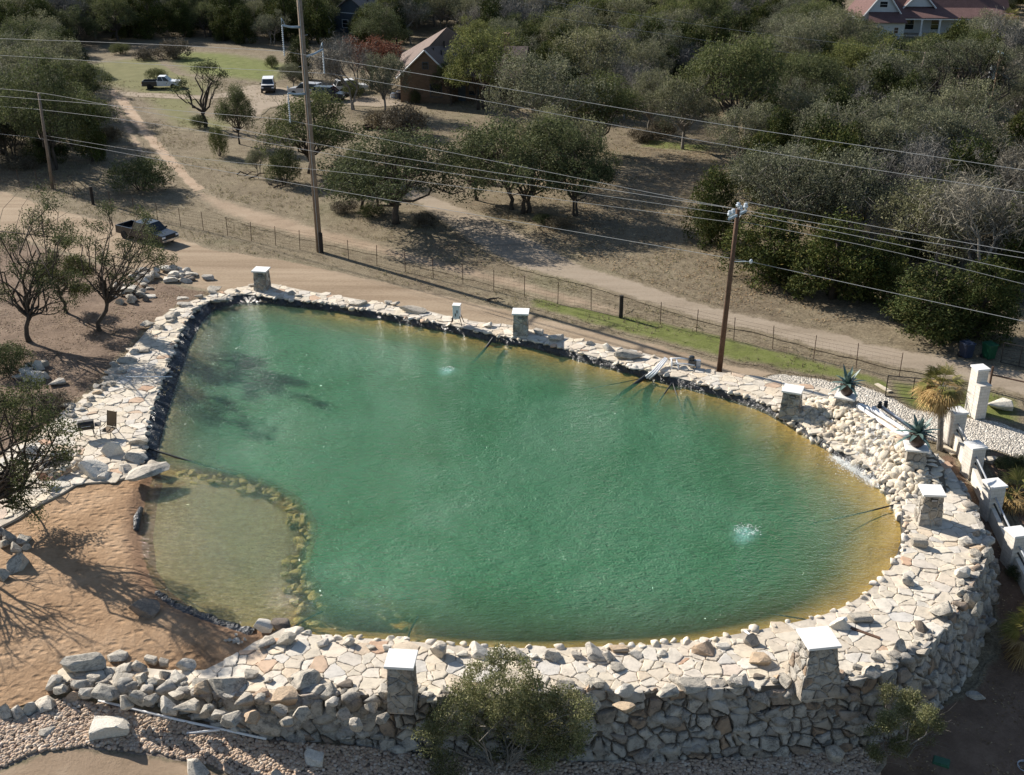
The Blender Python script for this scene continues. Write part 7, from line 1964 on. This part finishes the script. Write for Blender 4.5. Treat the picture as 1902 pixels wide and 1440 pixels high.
for b_ in bare_: q = q[~in_poly(q, b_)]
dens = np.array([n2(a, b, .16, 2.0) + .6 * n2(a, b, .7, 5.0) for a, b in q])
q = q[dens > RNG.uniform(-.35, .55, len(q))][:30000]
zq = tz(q[:, 0], q[:, 1]); nb_ = 4; n_ = len(q) * nb_
c = np.repeat(np.column_stack([q, zq + .02]), nb_, 0) + np.column_stack([RNG.normal(0, .07, (n_, 2)), np.zeros(n_)])
a = RNG.uniform(0, 6.28, n_); w_ = np.column_stack([np.cos(a), np.sin(a), np.zeros(n_)]) * RNG.uniform(.015, .035, n_)[:, None]
h_ = np.column_stack([RNG.normal(0, .07, (n_, 2)), RNG.uniform(.05, .16, n_)])
Vg = np.stack([c - w_, c + w_, c + w_ * .4 + h_, c - w_ * .4 + h_], 1).reshape(-1, 3)
M['tuft'] = m_leaf('dry_grass', [(0, (.22, .185, .12)), (.5, (.32, .27, .18)), (.8, (.24, .23, .12)), (1, (.42, .36, .25))], .3, (.85, 1.15))
tag(mesh_np('dry_grass', Vg, np.arange(n_ * 4).reshape(-1, 4), M['tuft']), 'short dry winter grass tufts over the pasture', 'grass', kind='stuff')
for (x, y, L, az), lab in zip([(440,326,2.0,.4), (462,333,3.4,.2), (508,351,1.6,.9), (905,560,1.2,.1), (505,345,1.0,2.2)], ['dark fallen branch in the left pasture, farthest of four', 'longest dark fallen branch lying in the left pasture', 'short dark fallen branch lying near the tall pole', 'thin stick lying beside the wire fence', 'forked dark stick behind the short fallen branch near the tall pole']):
    b_ = PT(x, y); mb = MB(); r = np.random.default_rng(int(x)); d_ = np.array([math.cos(az), math.sin(az), 0]) * L
    mb.tube(bend(r, (0, 0, .08), d_ + np.array([0, 0, .1]), 4, .15), [.09, .08, .06, .05, .03], 6)
    for k in range(3): mb.tube(bend(r, d_ * (.3 + .2 * k), d_ * (.3 + .2 * k) + np.array([r.normal(0, .4), r.normal(0, .4), .35]), 3, .2), [.04, .03, .02, .01], 4)
    o = mb.build('fallen_branch', M['bark']); o.location = Vector([float(v) for v in b_]); tag(o, lab, 'branch')

def scatter(name, poly, n, size, mat, label, cat, zoff=.04, flat=True):
    poly = np.array(poly); lo, hi = poly.min(0), poly.max(0); q = np.stack([RNG.uniform(lo[0], hi[0], n * 3), RNG.uniform(lo[1], hi[1], n * 3)], 1); q = q[in_poly(q, poly)]
    q = q[np.array([n2(a, b, .5, 8.0) for a, b in q]) > RNG.uniform(-.5, .5, len(q))][:n]; z = tz(q[:, 0], q[:, 1]) + zoff; m_ = len(q)
    a = RNG.uniform(0, 6.28, m_); u = np.column_stack([np.cos(a), np.sin(a), RNG.uniform(-.3, .3, m_)]) * (size * RNG.uniform(.5, 1.3, m_))[:, None]; v = np.column_stack([-np.sin(a), np.cos(a), RNG.uniform(-.3, .3, m_)]) * (size * .55 * RNG.uniform(.5, 1.3, m_))[:, None]
    c = np.column_stack([q, z + .02]); V = np.stack([c - u, c - v, c + u, c + v], 1).reshape(-1, 3)
    tag(mesh_np(name, V, np.arange(m_ * 4).reshape(-1, 4), mat), label, cat, kind='stuff')
M['deadleaf'] = m_leaf('dead_leaf', [(0, (.10, .065, .04)), (.5, (.20, .135, .085)), (.85, (.32, .24, .16)), (1, (.42, .35, .26))], .1, (.8, 1.2))
scatter('leaf_litter', PX([(-100,430),(60,460),(150,490),(240,510),(300,530),(390,545),(330,578),(270,622),(200,705),(150,750),(90,795),(0,850),(-150,860)]), 16000, .075, M['deadleaf'], 'dead oak leaves strewn over the bare soil at the left', 'leaf litter')
scatter('soil_crumbs', PX([(1760,870),(1800,900),(1902,1060),(1960,1150),(2000,1440),(1600,1440),(1650,1345),(1730,1325),(1815,1275),(1855,1210),(1855,1080),(1835,1010)]), 5000, .06, M['deadleaf'], 'crumbs of bark and stone over the brown soil at the right', 'soil crumbs')
scatter('pasture_litter', PX([(880,380),(1000,330),(1180,260),(1330,280),(1300,440),(1600,600),(1500,600),(1300,560),(1100,490),(930,410)]), 12000, .09, M['deadleaf'], 'dead leaves scattered under the pasture oaks', 'leaf litter')
